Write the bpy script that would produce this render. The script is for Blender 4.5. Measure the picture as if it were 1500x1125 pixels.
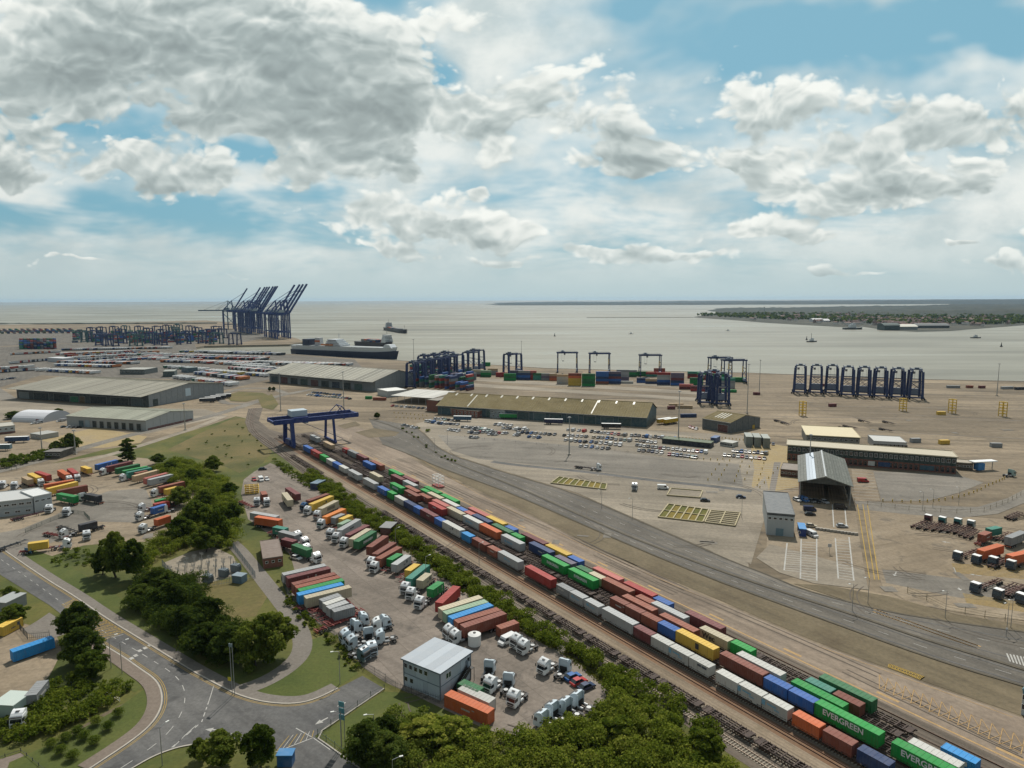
import bpy, math, random
import numpy as np
from mathutils import Vector, Matrix
from mathutils.geometry import tessellate_polygon
R = math.radians
random.seed(11)
RNG = np.random.default_rng(5)
for o in list(bpy.data.objects):
    bpy.data.objects.remove(o)
SC = bpy.context.scene
COL = SC.collection

# ------------------------------------------------------------ camera
CAM_H = 90.0
F_PX, HZ_Y, ROLL = 1000.0, 439.0, 0.2      # focal length, horizon row and roll in the 1500 x 1125 photo
PITCH = math.atan((562.5 - HZ_Y) / F_PX)
cam_d = bpy.data.cameras.new('camera')
cam = bpy.data.objects.new('camera', cam_d)
COL.objects.link(cam)
cam_d.sensor_fit = 'HORIZONTAL'
cam_d.sensor_width = 36.0
cam_d.lens = 36.0 * F_PX / 1500.0
cam_d.clip_start = 1.0
cam_d.clip_end = 200000.0
cam.location = (0, 0, CAM_H)
cam.matrix_world = (Matrix.Translation((0, 0, CAM_H)) @ Matrix.Rotation(R(90) - PITCH, 4, 'X')
                    @ Matrix.Rotation(R(-ROLL), 4, 'Z'))
SC.camera = cam

# ------------------------------------------------------------ light
SUN_AZ, SUN_EL = 12.0, 54.0       # azimuth from the view direction towards the right, elevation
sun_d = bpy.data.lights.new('sun', 'SUN')
sun_d.energy = 5.0
sun_d.angle = R(0.53)
sun_d.color = (1.0, 0.945, 0.86)
sun = bpy.data.objects.new('sun', sun_d)
COL.objects.link(sun)
_sd = Vector((math.sin(R(SUN_AZ)) * math.cos(R(SUN_EL)), math.cos(R(SUN_AZ)) * math.cos(R(SUN_EL)), math.sin(R(SUN_EL))))
sun.rotation_euler = _sd.to_track_quat('Z', 'Y').to_euler()
sun.location = (0, 0, 300)
SC.view_settings.view_transform = 'Standard'
SC.view_settings.look = 'None'
SC.view_settings.gamma = 1.0
SC.view_settings.use_curve_mapping = False
SC.view_settings.exposure = -0.26
SC.cycles.use_denoising = True
SC.cycles.max_bounces = 6
SC.cycles.transparent_max_bounces = 6
SC.cycles.volume_bounces = 0
SC.cycles.sample_clamp_indirect = 4.0

# ------------------------------------------------------------ node helper
class NT:
    def __init__(s, nt):
        s.nt = nt; s.n = nt.nodes; s.l = nt.links
    def new(s, t, **kw):
        nd = s.n.new(t)
        for k, v in kw.items():
            setattr(nd, k, v)
        return nd
    def put(s, sock, v):
        if v is None:
            return
        if isinstance(v, bpy.types.NodeSocket):
            s.l.new(v, sock)
        else:
            sock.default_value = v
    def math(s, op, a, b=None, c=None, clamp=False):
        nd = s.new('ShaderNodeMath', operation=op, use_clamp=clamp)
        s.put(nd.inputs[0], a)
        if b is not None: s.put(nd.inputs[1], b)
        if c is not None: s.put(nd.inputs[2], c)
        return nd.outputs[0]
    def vmath(s, op, a, b=None, c=None, scale=None):
        nd = s.new('ShaderNodeVectorMath', operation=op)
        s.put(nd.inputs[0], a)
        if b is not None: s.put(nd.inputs[1], b)
        if c is not None: s.put(nd.inputs[2], c)
        if scale is not None: s.put(nd.inputs['Scale'], scale)
        return nd.outputs['Value'] if op in ('DOT_PRODUCT', 'LENGTH', 'DISTANCE') else nd.outputs[0]
    def noise(s, vec, scale, detail=4, rough=0.55, dist=0.0, lac=2.0, dims='3D'):
        nd = s.new('ShaderNodeTexNoise', noise_dimensions=dims)
        s.put(nd.inputs['Vector'], vec); s.put(nd.inputs['Scale'], scale)
        nd.inputs['Detail'].default_value = detail; nd.inputs['Roughness'].default_value = rough
        nd.inputs['Distortion'].default_value = dist; nd.inputs['Lacunarity'].default_value = lac
        return nd
    def ramp(s, fac, stops, interp='LINEAR'):
        nd = s.new('ShaderNodeValToRGB')
        s.put(nd.inputs[0], fac)
        cr = nd.color_ramp; cr.interpolation = interp
        while len(cr.elements) > 1: cr.elements.remove(cr.elements[-1])
        cr.elements[0].position = stops[0][0]
        for i, (p, c) in enumerate(stops):
            e = cr.elements[0] if i == 0 else cr.elements.new(p)
            e.color = (c, c, c, 1) if isinstance(c, (int, float)) else (*c, 1)
        return nd.outputs[0]
    def mix(s, fac, a, b, mode='MIX'):
        nd = s.new('ShaderNodeMix', data_type='RGBA', blend_type=mode)
        s.put(nd.inputs[0], fac)
        for sock, v in ((nd.inputs[6], a), (nd.inputs[7], b)):
            if isinstance(v, (tuple, list)) and len(v) == 3: v = (*v, 1)
            s.put(sock, v)
        return nd.outputs[2]
    def smooth(s, x, lo, hi):
        nd = s.new('ShaderNodeMapRange', interpolation_type='SMOOTHSTEP')
        s.put(nd.inputs[0], x); s.put(nd.inputs[1], lo); s.put(nd.inputs[2], hi)
        return nd.outputs[0]
    def xyz(s, v):
        nd = s.new('ShaderNodeSeparateXYZ'); s.put(nd.inputs[0], v); return nd.outputs
    def comb(s, x, y, z=0.0):
        nd = s.new('ShaderNodeCombineXYZ')
        s.put(nd.inputs[0], x); s.put(nd.inputs[1], y); s.put(nd.inputs[2], z)
        return nd.outputs[0]

# ------------------------------------------------------------ world: clear-sky model with broken cloud
world = bpy.data.worlds.new('World')
SC.world = world
world.use_nodes = True
W = NT(world.node_tree)
for nd in list(W.n): W.n.remove(nd)
sky = W.new('ShaderNodeTexSky', sky_type='NISHITA')
sky.sun_disc = False
sky.sun_elevation = R(SUN_EL)
sky.sun_rotation = R(SUN_AZ)
sky.altitude = 90
sky.air_density = 1.0; sky.dust_density = 1.6; sky.ozone_density = 1.4
geo = W.new('ShaderNodeTexCoord')
dirv = geo.outputs['Generated']
dx, dy, dz = W.xyz(dirv)
zc = W.math('MAXIMUM', dz, 0.0)
# cloud layer, curved so that it closes on the horizon
inv = W.math('DIVIDE', 1.0, W.math('ADD', zc, 0.20))
p = W.comb(W.math('MULTIPLY', dx, inv), W.math('MULTIPLY', dy, inv), 0.0)
# angular frame for the large masses: rx = x/y, rz = z/y (front half only)
ysafe = W.math('MAXIMUM', dy, 0.05)
rx = W.math('DIVIDE', dx, ysafe); rz = W.math('DIVIDE', zc, ysafe)
ysq = W.math('MULTIPLY', rz, 1.55)
qa = W.comb(rx, ysq, 0.37)
wq = W.noise(qa, 5.0, 3, 0.6, dims='2D')
wqx, wqy, wqz = W.xyz(W.vmath('SUBTRACT', wq.outputs['Color'], (0.5, 0.5, 0.5)))
rxw = W.math('ADD', rx, W.math('MULTIPLY', wqx, 0.22))
rzw = W.math('ADD', rz, W.math('MULTIPLY', wqy, 0.10))
rv = W.comb(rxw, rzw, 0.0)
def blob(px, py, sx, sy, amp, acc, accv):
    """a soft elliptical mass of cloud centred on a photo direction; adds its weight and weighted offset"""
    x0 = (px - 750) / F_PX; z0 = (HZ_Y - py) / F_PX
    sx /= F_PX; sy /= F_PX
    v = W.vmath('MULTIPLY_ADD', rv, (1 / sx, 1 / sy, 0), (-x0 / sx, -z0 / sy, 0))
    g = W.math('POWER', math.exp(-1), W.vmath('DOT_PRODUCT', v, v))
    acc = W.math('MULTIPLY_ADD', g, amp, acc)
    if accv is not None:
        gv = W.vmath('SCALE', v, scale=g)
        accv = W.vmath('MULTIPLY_ADD', gv, (amp, amp, amp), accv)
    return acc, accv
cumulus = [(150, 110, 300, 96, .84), (520, 150, 145, 100, .74), (330, 40, 260, 70, .42), (585, 225, 62, 62, .40),
           (300, 272, 185, 36, .62), (130, 252, 60, 26, .36), (22, 258, 52, 34, .66), (706, 290, 42, 15, .58), (690, 338, 105, 30, .66),
           (905, 215, 180, 52, .48), (900, 250, 110, 30, .3), (1110, 262, 72, 40, .62), (1220, 312, 95, 34, .60), (1360, 285, 100, 36, .66), (1440, 165, 200, 66, .44), (1290, 225, 160, 34, .40),
           (780, 165, 130, 46, .40), (560, 320, 90, 26, .40), (880, 362, 100, 16, .5), (1000, 380, 90, 13, .5), (1220, 385, 80, 12, .5), (1440, 385, 70, 12, .45),
           (1380, 360, 20, 10, .5), (1120, 350, 90, 14, .5), (780, 385, 70, 9, .45), (600, 372, 60, 11, .45), (350, 395, 60, 6, .4), (150, 385, 60, 6, .4), (1330, 400, 90, 7, .45), (1480, 340, 50, 16, .5), (430, 372, 45, 8, .30), (270, 352, 50, 8, .26), (1160, 165, 190, 52, .40), (700, 60, 120, 50, .12), (860, 110, 120, 40, .18), (640, 410, 60, 6, .2)]
acc, accv = 0.0, (0, 0, 0)
for m in cumulus:
    acc, accv = blob(*m, acc, accv)
accb = W.xyz(accv)[1]
front = W.smooth(dy, 0.05, 0.35)
gaps = 0.0
for m in [(600, 25, 70, 45, 1.), (655, 112, 60, 30, 1.1), (1230, 75, 190, 34, 1.), (1400, 55, 130, 40, .9), (900, 30, 60, 26, .6),
          (430, 236, 130, 22, .9), (130, 312, 260, 26, .8), (480, 290, 50, 30, .7), (1080, 110, 60, 16, .7), (60, 205, 80, 16, .5)]:
    gaps, _ = blob(*m, gaps, None)
# thin high veil
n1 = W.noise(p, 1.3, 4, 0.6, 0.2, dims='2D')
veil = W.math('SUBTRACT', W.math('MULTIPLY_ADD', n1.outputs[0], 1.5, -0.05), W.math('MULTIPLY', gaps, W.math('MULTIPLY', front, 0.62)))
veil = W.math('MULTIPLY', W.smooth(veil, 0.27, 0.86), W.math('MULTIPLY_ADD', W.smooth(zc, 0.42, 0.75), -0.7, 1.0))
# billowing cumulus relief
def billow(dz_):
    v = W.comb(W.math('MULTIPLY_ADD', wqz, 0.10, rx), W.math('MULTIPLY_ADD', wqx, 0.08, W.math('MULTIPLY', W.math('ADD', rz, dz_), 1.6)), 1.7)
    a = W.new('ShaderNodeTexVoronoi', feature='F1', voronoi_dimensions='2D')
    W.put(a.inputs['Vector'], v); a.inputs['Scale'].default_value = 8.0
    a.inputs['Detail'].default_value = 3.0; a.inputs['Roughness'].default_value = 0.62
    return a.outputs['Distance']
b0 = billow(0.0); b1 = billow(0.011)
n2 = W.noise(qa, 7.0, 5, 0.58, dims='2D')
far = W.math('SUBTRACT', 1.0, front)
acc2 = W.math('ADD', W.math('MULTIPLY', acc, front), W.math('MULTIPLY', far, W.math('MULTIPLY_ADD', n1.outputs[0], 1.6, -0.55)))
dens = W.math('ADD', acc2, W.math('MULTIPLY', W.math('SUBTRACT', n2.outputs[0], 0.5), 0.85))
dens = W.math('ADD', dens, W.math('MULTIPLY', W.math('SUBTRACT', 0.42, b0), 0.42))
cover = W.smooth(dens, 0.12, 0.27)
thick = W.smooth(W.math('ADD', acc2, W.math('MULTIPLY_ADD', n2.outputs[0], 0.5, W.math('MULTIPLY', b0, -0.22))), 0.22, 1.12)
up = W.math('DIVIDE', accb, W.math('ADD', acc, 0.15))
relief = W.math('SUBTRACT', b1, b0)
shade = W.math('ADD', W.math('MULTIPLY', thick, 0.66), W.math('MULTIPLY', up, -0.42))
shade = W.math('ADD', shade, W.math('MULTIPLY', relief, -0.68))
shade = W.math('ADD', shade, W.math('MULTIPLY_ADD', wqy, 0.6, 0.13))
ccol = W.ramp(shade, [(0.0, (15.8, 16.2, 15.3)), (0.2, (13.6, 14.2, 13.5)), (0.42, (9.6, 10.7, 10.4)), (0.7, (6.5, 7.6, 7.5)), (1.0, (4.9, 5.8, 5.8))])
skyc = W.mix(1.0, sky.outputs[0], (0.80, 0.86, 0.92, 1), 'MULTIPLY')
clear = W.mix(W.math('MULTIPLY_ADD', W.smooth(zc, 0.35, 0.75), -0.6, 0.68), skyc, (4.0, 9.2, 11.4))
vcol = W.mix(W.smooth(n2.outputs[0], 0.3, 0.72), (14.4, 14.9, 14.2), (9.6, 11.0, 11.0))
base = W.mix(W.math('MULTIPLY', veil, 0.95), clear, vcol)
hazecol = (8.6, 10.6, 10.8)
base = W.mix(W.smooth(zc, 0.0, 0.11), hazecol, base)
withcloud = W.mix(W.math('MULTIPLY', cover, W.math('MULTIPLY_ADD', W.smooth(zc, 0.0, 0.09), 0.55, 0.43)), base, ccol)
final = W.mix(W.smooth(zc, 0.0, 0.03), hazecol, withcloud)
# thin cloud scatters sunlight forwards: brighter towards the sun, duller on the far side of the sky
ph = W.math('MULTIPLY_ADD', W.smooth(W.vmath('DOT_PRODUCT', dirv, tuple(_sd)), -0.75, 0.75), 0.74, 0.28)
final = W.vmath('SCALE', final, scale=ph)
bg = W.new('ShaderNodeBackground')
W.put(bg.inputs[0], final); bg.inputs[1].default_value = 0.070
out = W.new('ShaderNodeOutputWorld')
W.l.new(bg.outputs[0], out.inputs[0])
world.cycles.sampling_method = 'MANUAL'
world.cycles.sample_map_resolution = 1024

# ------------------------------------------------------------ photo pixel -> point on the ground (or on a plane at height z)
_ct, _st = math.cos(PITCH), math.sin(PITCH)
_cr, _sr = math.cos(R(ROLL)), math.sin(R(ROLL))
def ray(px, py):
    x = px - 750.0; y = 562.5 - py
    x, y = x * _cr - y * _sr, x * _sr + y * _cr
    return Vector((x / F_PX, _ct + y / F_PX * _st, -_st + y / F_PX * _ct))
def P(px, py, z=0.0):
    d = ray(px, py)
    t = (z - CAM_H) / d.z
    return Vector((d.x * t, d.y * t, z))
def crop(ox, oy, sc=7.5):
    return lambda x, y: (ox + x / sc, oy + y / sc)
def height_at(px, base_py, top_py):
    """height of something standing at the base pixel whose top shows at top_py"""
    b = P(px, base_py)
    d = ray(px, top_py)
    return CAM_H + d.z * (b.y / d.y)
def mpp(py):
    """metres per photo pixel across the view for ground shown at row py"""
    return P(750, py).y / F_PX

# ------------------------------------------------------------ mesh builder
class MB:
    def __init__(s):
        s.v = []; s.f = []; s.m = []
    def add(s, vs, fs, m=0):
        k = len(s.v); s.v += [tuple(q) for q in vs]
        s.f += [tuple(i + k for i in f) for f in fs]; s.m += [m] * len(fs)
        return s
    def box(s, c, d, m=0, rz=0.0, taper=(1, 1)):
        x, y, z = c; a, b, h = d[0] / 2, d[1] / 2, d[2] / 2
        cs, sn = math.cos(rz), math.sin(rz)
        vs = []
        for sz in (-1, 1):
            tx, ty = (1, 1) if sz < 0 else taper
            for sx, sy in ((-1, -1), (1, -1), (1, 1), (-1, 1)):
                px, py = sx * a * tx, sy * b * ty
                vs.append((x + px * cs - py * sn, y + px * sn + py * cs, z + sz * h))
        return s.add(vs, [(0, 3, 2, 1), (4, 5, 6, 7), (0, 1, 5, 4), (1, 2, 6, 5), (2, 3, 7, 6), (3, 0, 4, 7)], m)
    def beam(s, p, q, w, h=None, m=0):
        h = w if h is None else h
        p, q = Vector(p), Vector(q); d = (q - p)
        if d.length < 1e-6: return s
        d.normalize()
        up = Vector((0, 0, 1)) if abs(d.z) < 0.95 else Vector((1, 0, 0))
        a = d.cross(up).normalized() * (w / 2); b = a.cross(d).normalized() * (h / 2)
        vs = [p - a - b, p + a - b, p + a + b, p - a + b, q - a - b, q + a - b, q + a + b, q - a + b]
        return s.add(vs, [(0, 1, 2, 3), (7, 6, 5, 4), (4, 5, 1, 0), (5, 6, 2, 1), (6, 7, 3, 2), (7, 4, 0, 3)], m)
    def cyl(s, p, q, r, n=10, m=0, r2=None, caps=True):
        r2 = r if r2 is None else r2
        p, q = Vector(p), Vector(q); d = (q - p).normalized()
        up = Vector((0, 0, 1)) if abs(d.z) < 0.95 else Vector((1, 0, 0))
        a = d.cross(up).normalized(); b = a.cross(d)
        vs = []
        for i in range(n):
            t = 2 * math.pi * i / n; o = a * math.cos(t) + b * math.sin(t)
            vs.append(p + o * r); vs.append(q + o * r2)
        fs = [(2 * i, 2 * i + 1, 2 * ((i + 1) % n) + 1, 2 * ((i + 1) % n)) for i in range(n)]
        if caps:
            fs.append(tuple(2 * i for i in range(n))); fs.append(tuple(2 * i + 1 for i in reversed(range(n))))
        return s.add(vs, fs, m)
    def prism(s, poly, y0, y1, m=0, axis='y'):
        """extrude an (x, z) outline along y (or an (y, z) outline along x, or (x, y) along z)"""
        n = len(poly)
        def mk(a, b, t):
            return (a, t, b) if axis == 'y' else ((t, a, b) if axis == 'x' else (a, b, t))
        vs = [mk(a, b, y0) for a, b in poly] + [mk(a, b, y1) for a, b in poly]
        fs = [tuple(range(n)), tuple(reversed(range(n, 2 * n)))] + [((i + 1) % n, i, n + i, n + (i + 1) % n) for i in range(n)]
        return s.add(vs, fs, m)
    def mesh(s, name, mats, smooth=False):
        me = bpy.data.meshes.new(name)
        me.from_pydata(s.v, [], s.f)
        for mt in (mats if isinstance(mats, (list, tuple)) else [mats]):
            me.materials.append(mt)
        if any(s.m):
            me.polygons.foreach_set('material_index', s.m)
        if smooth:
            me.polygons.foreach_set('use_smooth', [True] * len(s.f))
        import bmesh as _b
        bm = _b.new(); bm.from_mesh(me); _b.ops.recalc_face_normals(bm, faces=bm.faces); bm.to_mesh(me); bm.free()
        return me

# ------------------------------------------------------------ objects, tags
def obj(name, me, parent=None, loc=(0, 0, 0), rz=0.0, color=None):
    o = bpy.data.objects.new(name, me)
    COL.objects.link(o)
    o.location = loc
    if rz: o.rotation_euler = (0, 0, rz)
    if parent is not None: o.parent = parent
    if color is not None: o.color = (*color, 1)
    return o
def tag(o, label, cat, group=None):
    o['label'] = label; o['category'] = cat
    if group: o['group'] = group
    return o
def thing(name, label, cat, loc=(0, 0, 0), rz=0.0, group=None):
    return tag(obj(name, None, None, loc, rz), label, cat, group)
def struct(o):
    o['kind'] = 'structure'; return o
def stuff(o, label=None, cat=None):
    o['kind'] = 'stuff'
    if label: o['label'] = label; o['category'] = cat
    return o
class Kit:
    """a thing described once: parts (and sub-parts) with shared meshes, set down any number of times"""
    def __init__(s): s.parts = []
    def add(s, name, me, loc=(0, 0, 0), rz=0.0, color=True, subs=(), label=None):
        s.parts.append((name, me, loc, rz, color, subs, label)); return s
    def put(s, name, label, cat, loc, rz=0.0, group=None, color=(.8, .8, .8)):
        t = thing(name, label, cat, loc, rz, group)
        for pn, me, pl, pr, pc, subs, plab in s.parts:
            c = color if pc is True else pc
            o = obj(pn, me, t, pl, pr, c)
            if plab: o['label'] = plab
            for sn, sme, sl, sc_ in subs:
                obj(sn, sme, o, sl, 0, color if sc_ is True else sc_)
        return t
ORD = ['zeroth', 'first', 'second', 'third', 'fourth', 'fifth', 'sixth', 'seventh', 'eighth', 'ninth', 'tenth', 'eleventh', 'twelfth',
       'thirteenth', 'fourteenth', 'fifteenth', 'sixteenth', 'seventeenth', 'eighteenth', 'nineteenth', 'twentieth']
def nth(i):
    if i <= 20: return ORD[i]
    tens = {2: 'twenty', 3: 'thirty', 4: 'forty', 5: 'fifty', 6: 'sixty'}[i // 10]
    return tens + '-' + ORD[i % 10] if i % 10 else {2: 'twentieth', 3: 'thirtieth', 4: 'fortieth', 5: 'fiftieth', 6: 'sixtieth'}[i // 10]

# ------------------------------------------------------------ materials
MATS = {}
def new_mat(name):
    m = bpy.data.materials.new(name); m.use_nodes = True
    t = NT(m.node_tree)
    b = t.n['Principled BSDF']
    MATS[name] = m
    return m, t, b
def plain(name, col, rough=0.6, metal=0.0, var=0.12, scale=0.6, bump=0.0, spec=0.5):
    """solid colour with soft dirt variation"""
    m, t, b = new_mat(name)
    g = t.new('ShaderNodeNewGeometry')
    n = t.noise(g.outputs['Position'], scale, 5, 0.65)
    f = t.ramp(n.outputs[0], [(0.3, 1 - var), (0.7, 1 + var)])
    c = t.mix(1.0, (*col, 1), f, 'MULTIPLY')
    t.put(b.inputs['Base Color'], c)
    b.inputs['Roughness'].default_value = rough; b.inputs['Metallic'].default_value = metal
    b.inputs['Specular IOR Level'].default_value = spec
    if bump:
        bp = t.new('ShaderNodeBump'); bp.inputs['Strength'].default_value = bump; bp.inputs['Distance'].default_value = 0.05
        t.put(bp.inputs['Height'], n.outputs[0]); t.put(b.inputs['Normal'], bp.outputs[0])
    return m
def paint(name, rough=0.45, rust=0.35, fade=0.25, metal=0.0):
    """paint whose colour is the object's own colour, with fading, dirt streaks and rust"""
    m, t, b = new_mat(name)
    oi = t.new('ShaderNodeObjectInfo')
    tc = t.new('ShaderNodeTexCoord')
    rnd = oi.outputs['Random']
    off = t.vmath('ADD', tc.outputs['Object'], t.comb(t.math('MULTIPLY', rnd, 91.0), t.math('MULTIPLY', rnd, 37.0), 0.0))
    n = t.noise(off, 0.55, 5, 0.62)
    n2 = t.noise(t.vmath('MULTIPLY', off, (1.6, 1.6, 0.25)), 1.3, 5, 0.7)
    c = t.mix(t.math('MULTIPLY', t.ramp(n.outputs[0], [(0.35, 0.0), (0.75, 1.0)]), fade), oi.outputs['Color'], t.mix(0.55, oi.outputs['Color'], (0.55, 0.52, 0.47)))
    val = t.math('MULTIPLY_ADD', rnd, 0.26, 0.87)
    c = t.mix(1.0, c, t.comb(val, val, val), 'MULTIPLY')
    if rust:
        rf = t.math('MULTIPLY', t.ramp(n2.outputs[0], [(0.55, 0.0), (0.72, 1.0)]), rust)
        c = t.mix(rf, c, (0.14, 0.07, 0.035))
    t.put(b.inputs['Base Color'], c)
    b.inputs['Roughness'].default_value = rough; b.inputs['Metallic'].default_value = metal
    b.inputs['Specular IOR Level'].default_value = 0.25 if rough > 0.4 else 0.5
    return m
PAINT = paint('container_paint', 0.62, 0.5, 0.16)
COACH = paint('vehicle_paint', 0.28, 0.0, 0.06)
STEEL = paint('crane_paint', 0.45, 0.15, 0.2)
CLAD = paint('cladding_paint', 0.55, 0.06, 0.3)
TYRE = plain('tyre_rubber', (0.018, 0.018, 0.018), 0.85)
RIM = plain('wheel_rim', (0.35, 0.35, 0.35), 0.4, 0.6)
GLASS = plain('dark_window_glass', (0.012, 0.018, 0.024), 0.08, 0.0, 0.0, spec=0.8)
DARK = plain('dark_chassis_metal', (0.028, 0.027, 0.026), 0.6, 0.2, 0.3)
RUSTY = plain('rusty_steel', (0.105, 0.052, 0.030), 0.8, 0.1, 0.4, 1.5)
WAGON = plain('wagon_steel', (0.055, 0.036, 0.028), 0.8, 0.1, 0.45, 1.2)
WHITEP = plain('white_paint', (0.78, 0.78, 0.76), 0.4, 0, 0.06)
GREYM = plain('grey_metal', (0.30, 0.31, 0.31), 0.45, 0.3, 0.15)
GALV = plain('galvanised_steel', (0.36, 0.37, 0.37), 0.4, 0.6, 0.15)
YELLOWP = plain('yellow_paint', (0.62, 0.42, 0.05), 0.5, 0, 0.15)
LAMP = plain('lamp_glass', (0.7, 0.7, 0.66), 0.15, 0, 0.0)
BRICK = plain('brick', (0.20, 0.085, 0.06), 0.85, 0, 0.25, 2.0, 0.3)
CONC = plain('concrete', (0.36, 0.33, 0.28), 0.85, 0, 0.2, 0.4, 0.2)
KERBD = plain('dark_kerb', (0.075, 0.062, 0.04), 0.9, 0, 0.3, 0.5)  # darkened kerb colour; along the road edges it paints in the drain shade
CONCD = plain('weathered_concrete', (0.25, 0.22, 0.17), 0.9, 0, 0.25, 0.5, 0.2)
WOODD = plain('bark', (0.07, 0.055, 0.04), 0.95, 0, 0.3, 2.0, 0.4)

def ground(name, stops, s_big=0.02, s_small=0.8, rough=0.9, bump=0.25, streak=None, stain=0.0, stain_col=(0.05, 0.047, 0.043), joints=None, spec=0.25, patch=None):
    """weathered ground: colour ramp on broad noise, fine grain, optional tyre-streaks along an angle, oil stains and slab joints"""
    m, t, b = new_mat(name)
    g = t.new('ShaderNodeNewGeometry'); pos = g.outputs['Position']
    n = t.noise(pos, s_big, 7, 0.62, 0.4)
    c = t.ramp(n.outputs[0], [(0.28 + 0.44 * i / max(1, len(stops) - 1), q) for i, q in enumerate(stops)])
    n2 = t.noise(pos, s_small, 6, 0.7)
    f = t.ramp(n2.outputs[0], [(0.25, 0.74), (0.75, 1.24)])
    c = t.mix(1.0, c, f, 'MULTIPLY')
    if streak is not None:
        ang, amt, wd = streak
        ca, sa = math.cos(ang), math.sin(ang)
        x, y, z = t.xyz(pos)
        al = t.math('ADD', t.math('MULTIPLY', x, ca), t.math('MULTIPLY', y, sa))
        ac = t.math('SUBTRACT', t.math('MULTIPLY', y, ca), t.math('MULTIPLY', x, sa))
        sv = t.comb(t.math('MULTIPLY', al, 0.012), t.math('MULTIPLY', ac, wd))
        n3 = t.noise(sv, 1.0, 5, 0.6)
        f3 = t.ramp(n3.outputs[0], [(0.36, 1 - amt), (0.5, 1.0), (0.68, 1 + amt * 0.7)])
        c = t.mix(1.0, c, f3, 'MULTIPLY')
    if stain:
        n4 = t.noise(pos, 0.16, 5, 0.6, 0.6)
        c = t.mix(t.math('MULTIPLY', t.ramp(n4.outputs[0], [(0.57, 0.0), (0.68, 1.0)]), stain), c, stain_col)
    if joints:
        ang, sp, amt = joints
        ca, sa = math.cos(ang), math.sin(ang)
        x, y, z = t.xyz(pos)
        al = t.math('ADD', t.math('MULTIPLY', x, ca), t.math('MULTIPLY', y, sa))
        ac = t.math('SUBTRACT', t.math('MULTIPLY', y, ca), t.math('MULTIPLY', x, sa))
        fs = []
        for q in (al, ac):
            fr = t.math('ABSOLUTE', t.math('SUBTRACT', t.math('FRACT', t.math('DIVIDE', q, sp)), 0.5))
            fs.append(t.math('GREATER_THAN', fr, 0.5 - 0.11 / sp))
        jf = t.math('MULTIPLY', t.math('MAXIMUM', *fs), amt)
        c = t.mix(jf, c, (0.07, 0.06, 0.045))
        # slabs differ a little from one another
        cell = t.new('ShaderNodeTexWhiteNoise', noise_dimensions='2D')
        t.put(cell.inputs['Vector'], t.comb(t.math('FLOOR', t.math('DIVIDE', al, sp)), t.math('FLOOR', t.math('DIVIDE', ac, sp))))
        cv = t.math('MULTIPLY_ADD', cell.outputs[0], 0.16, 0.92)
        c = t.mix(1.0, c, t.comb(cv, cv, cv), 'MULTIPLY')
    if patch:
        x, y, z = t.xyz(pos)
        ca, sa = math.cos(patch[0]), math.sin(patch[0])
        v = t.new('ShaderNodeTexVoronoi', distance='CHEBYCHEV', voronoi_dimensions='2D')
        t.put(v.inputs['Vector'], t.comb(t.math('ADD', t.math('MULTIPLY', x, ca * .45), t.math('MULTIPLY', y, sa * .45)), t.math('SUBTRACT', t.math('MULTIPLY', y, ca), t.math('MULTIPLY', x, sa))))
        v.inputs['Scale'].default_value = patch[1]
        pv_ = t.math('MULTIPLY_ADD', t.xyz(v.outputs['Color'])[0], patch[2] * 2, 1 - patch[2])
        c = t.mix(1.0, c, t.comb(pv_, pv_, pv_), 'MULTIPLY')
    t.put(b.inputs['Base Color'], c)
    b.inputs['Roughness'].default_value = rough
    b.inputs['Specular IOR Level'].default_value = spec
    if bump:
        bp = t.new('ShaderNodeBump'); bp.inputs['Strength'].default_value = bump; bp.inputs['Distance'].default_value = 0.08
        t.put(bp.inputs['Height'], n2.outputs[0]); t.put(b.inputs['Normal'], bp.outputs[0])
    return m
RAIL_AZ = R(-34.5)
RU = Vector((math.sin(RAIL_AZ), math.cos(RAIL_AZ), 0)); RN = Vector((RU.y, -RU.x, 0))
RO = Vector((22.3177, 186.4192, 0))
def RF(s, o, z=0.0):
    """rail frame: s metres along the tracks (away), o metres across (to the right)"""
    q = RO + RU * s + RN * o
    return Vector((q.x, q.y, z))
RANG = math.atan2(RU.y, RU.x)
G_BASE = ground('port_ground', [(0.134, 0.106, 0.070), (0.187, 0.148, 0.099), (0.231, 0.183, 0.125)], 0.012, 0.35, streak=(R(-8), 0.30, 0.10), stain=0.35, patch=(R(-6), 0.022, 0.24))
G_YARD = ground('truck_yard_concrete', [(0.149, 0.126, 0.104), (0.194, 0.164, 0.135), (0.234, 0.198, 0.167)], 0.035, 0.9, streak=(R(-40), 0.16, 0.30), stain=0.6, stain_col=(0.07, 0.062, 0.055), joints=(RANG, 8.0, 0.35), patch=(RANG, 0.06, 0.09))
G_PARK = ground('lorry_park_surface', [(0.167, 0.130, 0.086), (0.227, 0.180, 0.123), (0.266, 0.220, 0.160)], 0.03, 0.8, stain=0.5, streak=(R(20), 0.15, 0.25), patch=(R(10), 0.04, 0.10))
G_APRON = ground('concrete_apron', [(0.165, 0.128, 0.096), (0.215, 0.170, 0.128), (0.262, 0.212, 0.160)], 0.03, 0.7, streak=(RANG, 0.24, 0.28), stain=0.35, stain_col=(0.12, 0.10, 0.08), patch=(RANG, 0.05, 0.14))
G_ROAD = ground('asphalt_road', [(0.092, 0.083, 0.070), (0.122, 0.110, 0.092), (0.152, 0.136, 0.113)], 0.05, 1.2, streak=(RANG, 0.18, 0.3), stain=0.3, patch=(RANG, 0.06, 0.10))
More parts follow.
